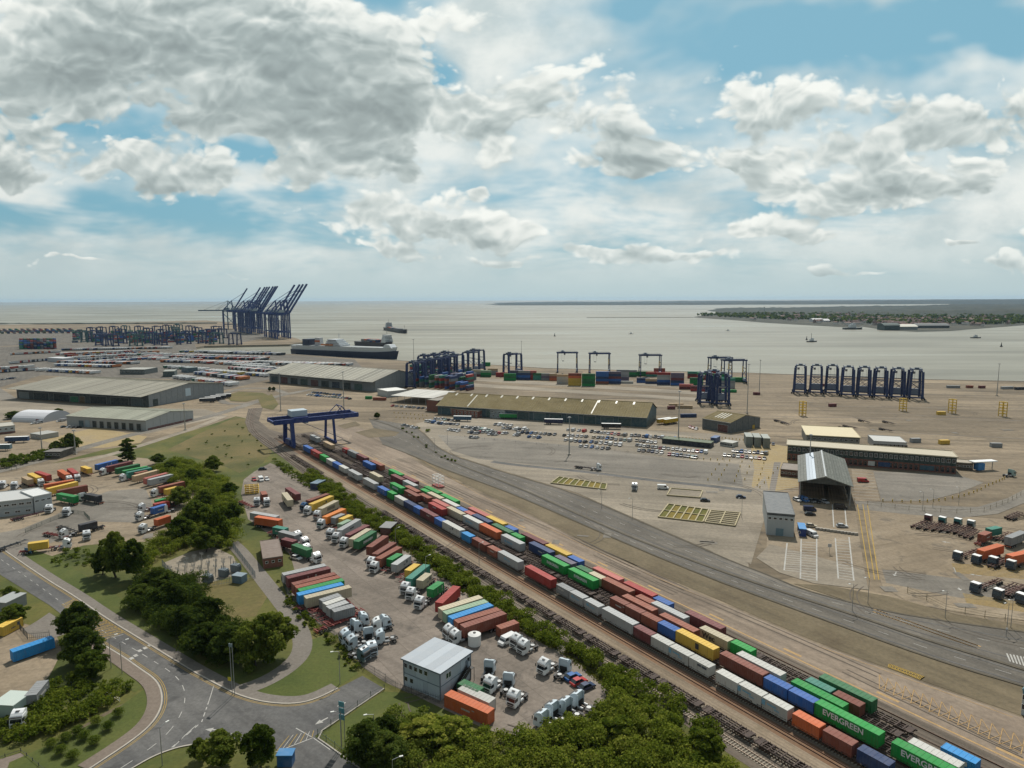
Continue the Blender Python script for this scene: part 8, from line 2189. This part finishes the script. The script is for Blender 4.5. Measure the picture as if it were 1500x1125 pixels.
# ---- overgrown concrete beds
def beds(label, corners, nx, ny, fill, name='overgrown_foundation'):
    A, B, C, D = (P(*q) for q in corners); t_ = thing(name, label, 'planting bed', A); o = Vector((A.x, A.y, 0))
    q = lambda u_, v_: A.lerp(B, u_).lerp(D.lerp(C, u_), v_) - o
    for i in range(nx + 1):
        a, b = q(i / nx, 0), q(i / nx, 1); m = MB(); m.beam((a.x, a.y, .45), (b.x, b.y, .45), .5, .5); obj('kerb_beam', m.mesh('kerb_beam', BEDC), t_)
    for j in range(ny + 1):
        a, b = q(0, j / ny), q(1, j / ny); m = MB(); m.beam((a.x, a.y, .43), (b.x, b.y, .43), .5, .46); obj('kerb_beam', m.mesh('kerb_beam', BEDC), t_)
    if fill:
        for i in range(nx):
            for j in range(ny):
                m = MB(); cs_ = [q(i / nx, j / ny), q((i + 1) / nx, j / ny), q((i + 1) / nx, (j + 1) / ny), q(i / nx, (j + 1) / ny)]
                m.add([(c_.x, c_.y, .25) for c_ in cs_], [(0, 1, 2, 3)]); obj('weedy_fill', m.mesh('weedy_fill', random.choice(fill)), t_)
BEDC = plain('yellowish_kerb_concrete', (.36, .31, .19), .9, 0, .15); WEED = ground('weeds', [(.06, .07, .012), (.10, .10, .02), (.15, .12, .025)], .2, 1.5); OCH = ground('ochre_weeds', [(.15, .115, .02), (.20, .15, .03)], .2, 1.5)  # bed kerbs in one pale yellowish concrete colour
beds('overgrown grid of nine kerbed beds on the pale lot, left', [(806, 709), (886, 719), (888, 711), (818, 700)], 9, 1, [WEED, OCH])
beds('overgrown grid of kerbed beds on the pale lot, right', [(963, 760), (1028, 768), (1037, 750), (978, 741)], 6, 2, [WEED, OCH, WEED])
beds('bare striped foundation beside the right-hand beds', [(1031, 768), (1075, 774), (1083, 755), (1040, 751)], 2, 7, [G_LOT])
beds('pale empty kerbed rectangle above the right-hand beds', [(976, 728), (1024, 732), (1028, 722), (982, 718)], 1, 1, [G_LOT])
# ---- yellow bollards
BM = MB(); BM.cyl((0, 0, 0), (0, 0, 1.15), .22, 8, 0, .22); BM.cyl((0, 0, .65), (0, 0, .9), .24, 8, 1); BOLL = BM.mesh('bollard', [YELLOWP, TXT_DARK])
bl = [(1292, 738.5), (1306, 739), (1320, 739.5), (1333, 740.5), (1346, 740), (1357, 739.5), (1366, 739), (1374, 738.5), (1383, 737.5), (1394, 735), (1403, 733.5), (1411, 731.5), (1418, 729.5), (1425, 727), (1430, 725), (1436, 722.5), (1442, 719), (1447, 716.5), (1453, 714.5), (1458, 712), (1463, 710.5), (1467, 708.5), (1470, 707)]
for i, (px, py) in enumerate(bl):
    c = P(px, py); tag(obj('bollard', BOLL, None, (c.x, c.y, .1)), 'yellow bollard on the curve below the long dark building, %s from the left' % nth(i + 1), 'bollard', 'yellow bollards on the curve')
i = 0
for (x0, y0, x1, y1, n) in [(1058, 676, 1036, 706, 5), (1068, 678, 1052, 706, 5), (1086, 680, 1075, 708, 5), (1100, 678, 1090, 706, 4), (995, 644, 1038, 648, 10), (1052, 644, 1088, 648, 8), (1118, 682, 1108, 715, 5), (1138, 690, 1112, 718, 5), (1010, 674, 1050, 677, 5), (577, 604, 625, 609, 9), (580, 611, 620, 614, 8)]:
    for k in range(n):
        i += 1; f = k / (n - 1); c = P(x0 + (x1 - x0) * f, y0 + (y1 - y0) * f); tag(obj('bollard', BOLL, None, (c.x, c.y, .1)), 'small yellow post on the lots between car park and white canopy', 'bollard', 'small yellow posts')
# yellow spreader stands in the open yard
def spreader_stand(px, py, h, label):
    c = P(px, py); t_ = thing('spreader_stand', label, 'stand', (c.x, c.y, .05), R(8), 'yellow stands in the open yard')
    for x in (-1.6, 1.6):
        for y in (-2, 2):
            m = MB(); m.beam((x, y, 0), (x, y, h), .45); obj('post', m.mesh('post', YELLOWP), t_)
    for k in range(5):
        m = MB(); z = h * (k + 1) / 5
        for x in (-1.6, 1.6): m.beam((x, -2, z), (x, 2, z), .5)
        for y in (-2, 2): m.beam((-1.6, y, z), (1.6, y, z), .5)
        obj('shelf', m.mesh('shelf', YELLOWP), t_)
spreader_stand(1322, 606, 10, 'tall yellow stand in the open yard, left of three'); spreader_stand(1394, 610, 11, 'tall yellow stand in the open yard, middle of three'); spreader_stand(1468, 615, 11, 'tall yellow stand in the open yard, right of three'); spreader_stand(1175, 612, 11, 'tall yellow stand left of the parked gantries')
# odd plant and boxes in the open yard
for px, py, col, L, lb in [(1219, 599, 'maroon', 6.06, 'small maroon cabin alone in the open yard'), (1378, 612, 'yellow', 6.06, 'yellow machine box in the open yard'), (1396, 573, 'grey', 12.19, 'grey boxes near the water on the right'), (1420, 573, 'rust', 6.06, 'rust box near the water on the right'), (1438, 573.5, 'maroon', 6.06, 'maroon box near the water on the right'), (1475, 575, 'pale grey', 12.19, 'pale box near the water, far right'), (1495, 576, 'black', 12.19, 'black box near the water, far right'), (1108, 581, 'maroon', 6.06, 'dark red cabin right of the piles'),
                           (990, 597, 'tan', 12.19, 'tan box above the old small shed, left'), (1003, 600, 'tan', 12.19, 'tan box above the old small shed, right'), (983, 601, 'maroon', 6.06, 'maroon box beside the tan boxes'), (1008, 613, 'dark blue', 12.19, 'dark blue box left of the old small shed'), (1382, 655, 'yellow', 6.06, 'yellow box above the low brown annex'), (1458, 660, 'grey', 6.06, 'grey box at the right above the white lorry'), (1340, 652, 'grey', 6.06, 'grey box right of the low white cabin'), (540, 583, 'green', 6.06, 'green box below the ribbed warehouse'), (556, 585, 'rust', 12.19, 'rust box below the ribbed warehouse'), (1206, 569, 'maroon', 12.19, 'maroon box behind the third parked gantry'), (68, 633, 'yellow', 6.06, 'yellow machine in the left works yard'), (60, 614, 'maroon', 6.06, 'maroon box by the round-roofed shed'), (85, 606, 'blue', 12.19, 'blue box near the small white warehouse'), (1098, 630, 'yellow', 6.06, 'low yellow barrier box right of the old small shed')]:
    c = P(px, py); tag(obj('steel_box', FARC[L], None, (c.x, c.y, .05), R(random.choice((350, 5, 352))), CCOL[col]), lb, 'container', 'odd boxes in the yards')
def blue_machine():
    c = P(1433, 694); t_ = thing('wash_machine', 'bright blue machine with white top beside the brown annex', 'machine', (c.x, c.y, .1), R(10))
    m = MB(); m.box((0, 0, 2.2), (4, 3, 3.6)); obj('housing', m.mesh('housing', CLAD), t_, color=(.03, .20, .48))
    m = MB(); m.box((3, 1, 4.6), (14, 4, .5)); obj('canopy', m.mesh('canopy', WHITEP), t_)
    for x in (-3.5, 9): 
        m = MB(); m.box((x, 1, 2.2), (.3, .3, 4.4)); obj('post', m.mesh('post', GALV), t_)
blue_machine()
# concrete blocks across the bay yard
CB = MB(); CB.box((0, 0, .45), (1.6, .9, .9), taper=(.9, .8)); CBM = CB.mesh('concrete_block', CONC)
for k in range(12):
    c = P(1196 + k * 5.1, 779.5 + k * .75); tag(obj('concrete_block', CBM, None, (c.x, c.y, .15), R(random.uniform(-15, 15))), 'pale concrete block in the line across the bay yard, %s from the left' % nth(k + 1), 'block', 'concrete blocks across the bay yard')
c = P(572, 1172); o = obj('street_lamp', ARMM, None, (c.x, c.y, .05), R(20)); tag(o, 'street lamp at the bottom edge in the bushes, only its head showing', 'street lamp', 'street lamps')
# ============================================================ AIR
m = MB(); m.box((0, 11000, 69), (62000, 26000, 150))
hz_ = obj('haze', m.mesh('haze', [])); hz_['kind'] = 'stuff'
hm = bpy.data.materials.new('haze_air'); hm.use_nodes = True; T = NT(hm.node_tree)
for nd in list(T.n): T.n.remove(nd)
pv = T.new('ShaderNodeVolumePrincipled'); pv.inputs['Color'].default_value = (0.5, 0.74, 1.0, 1); pv.inputs['Density'].default_value = 0.00002; pv.inputs['Anisotropy'].default_value = 0.2
mo_ = T.new('ShaderNodeOutputMaterial'); T.l.new(pv.outputs[0], mo_.inputs['Volume'])
hz_.data.materials.clear(); hz_.data.materials.append(hm)
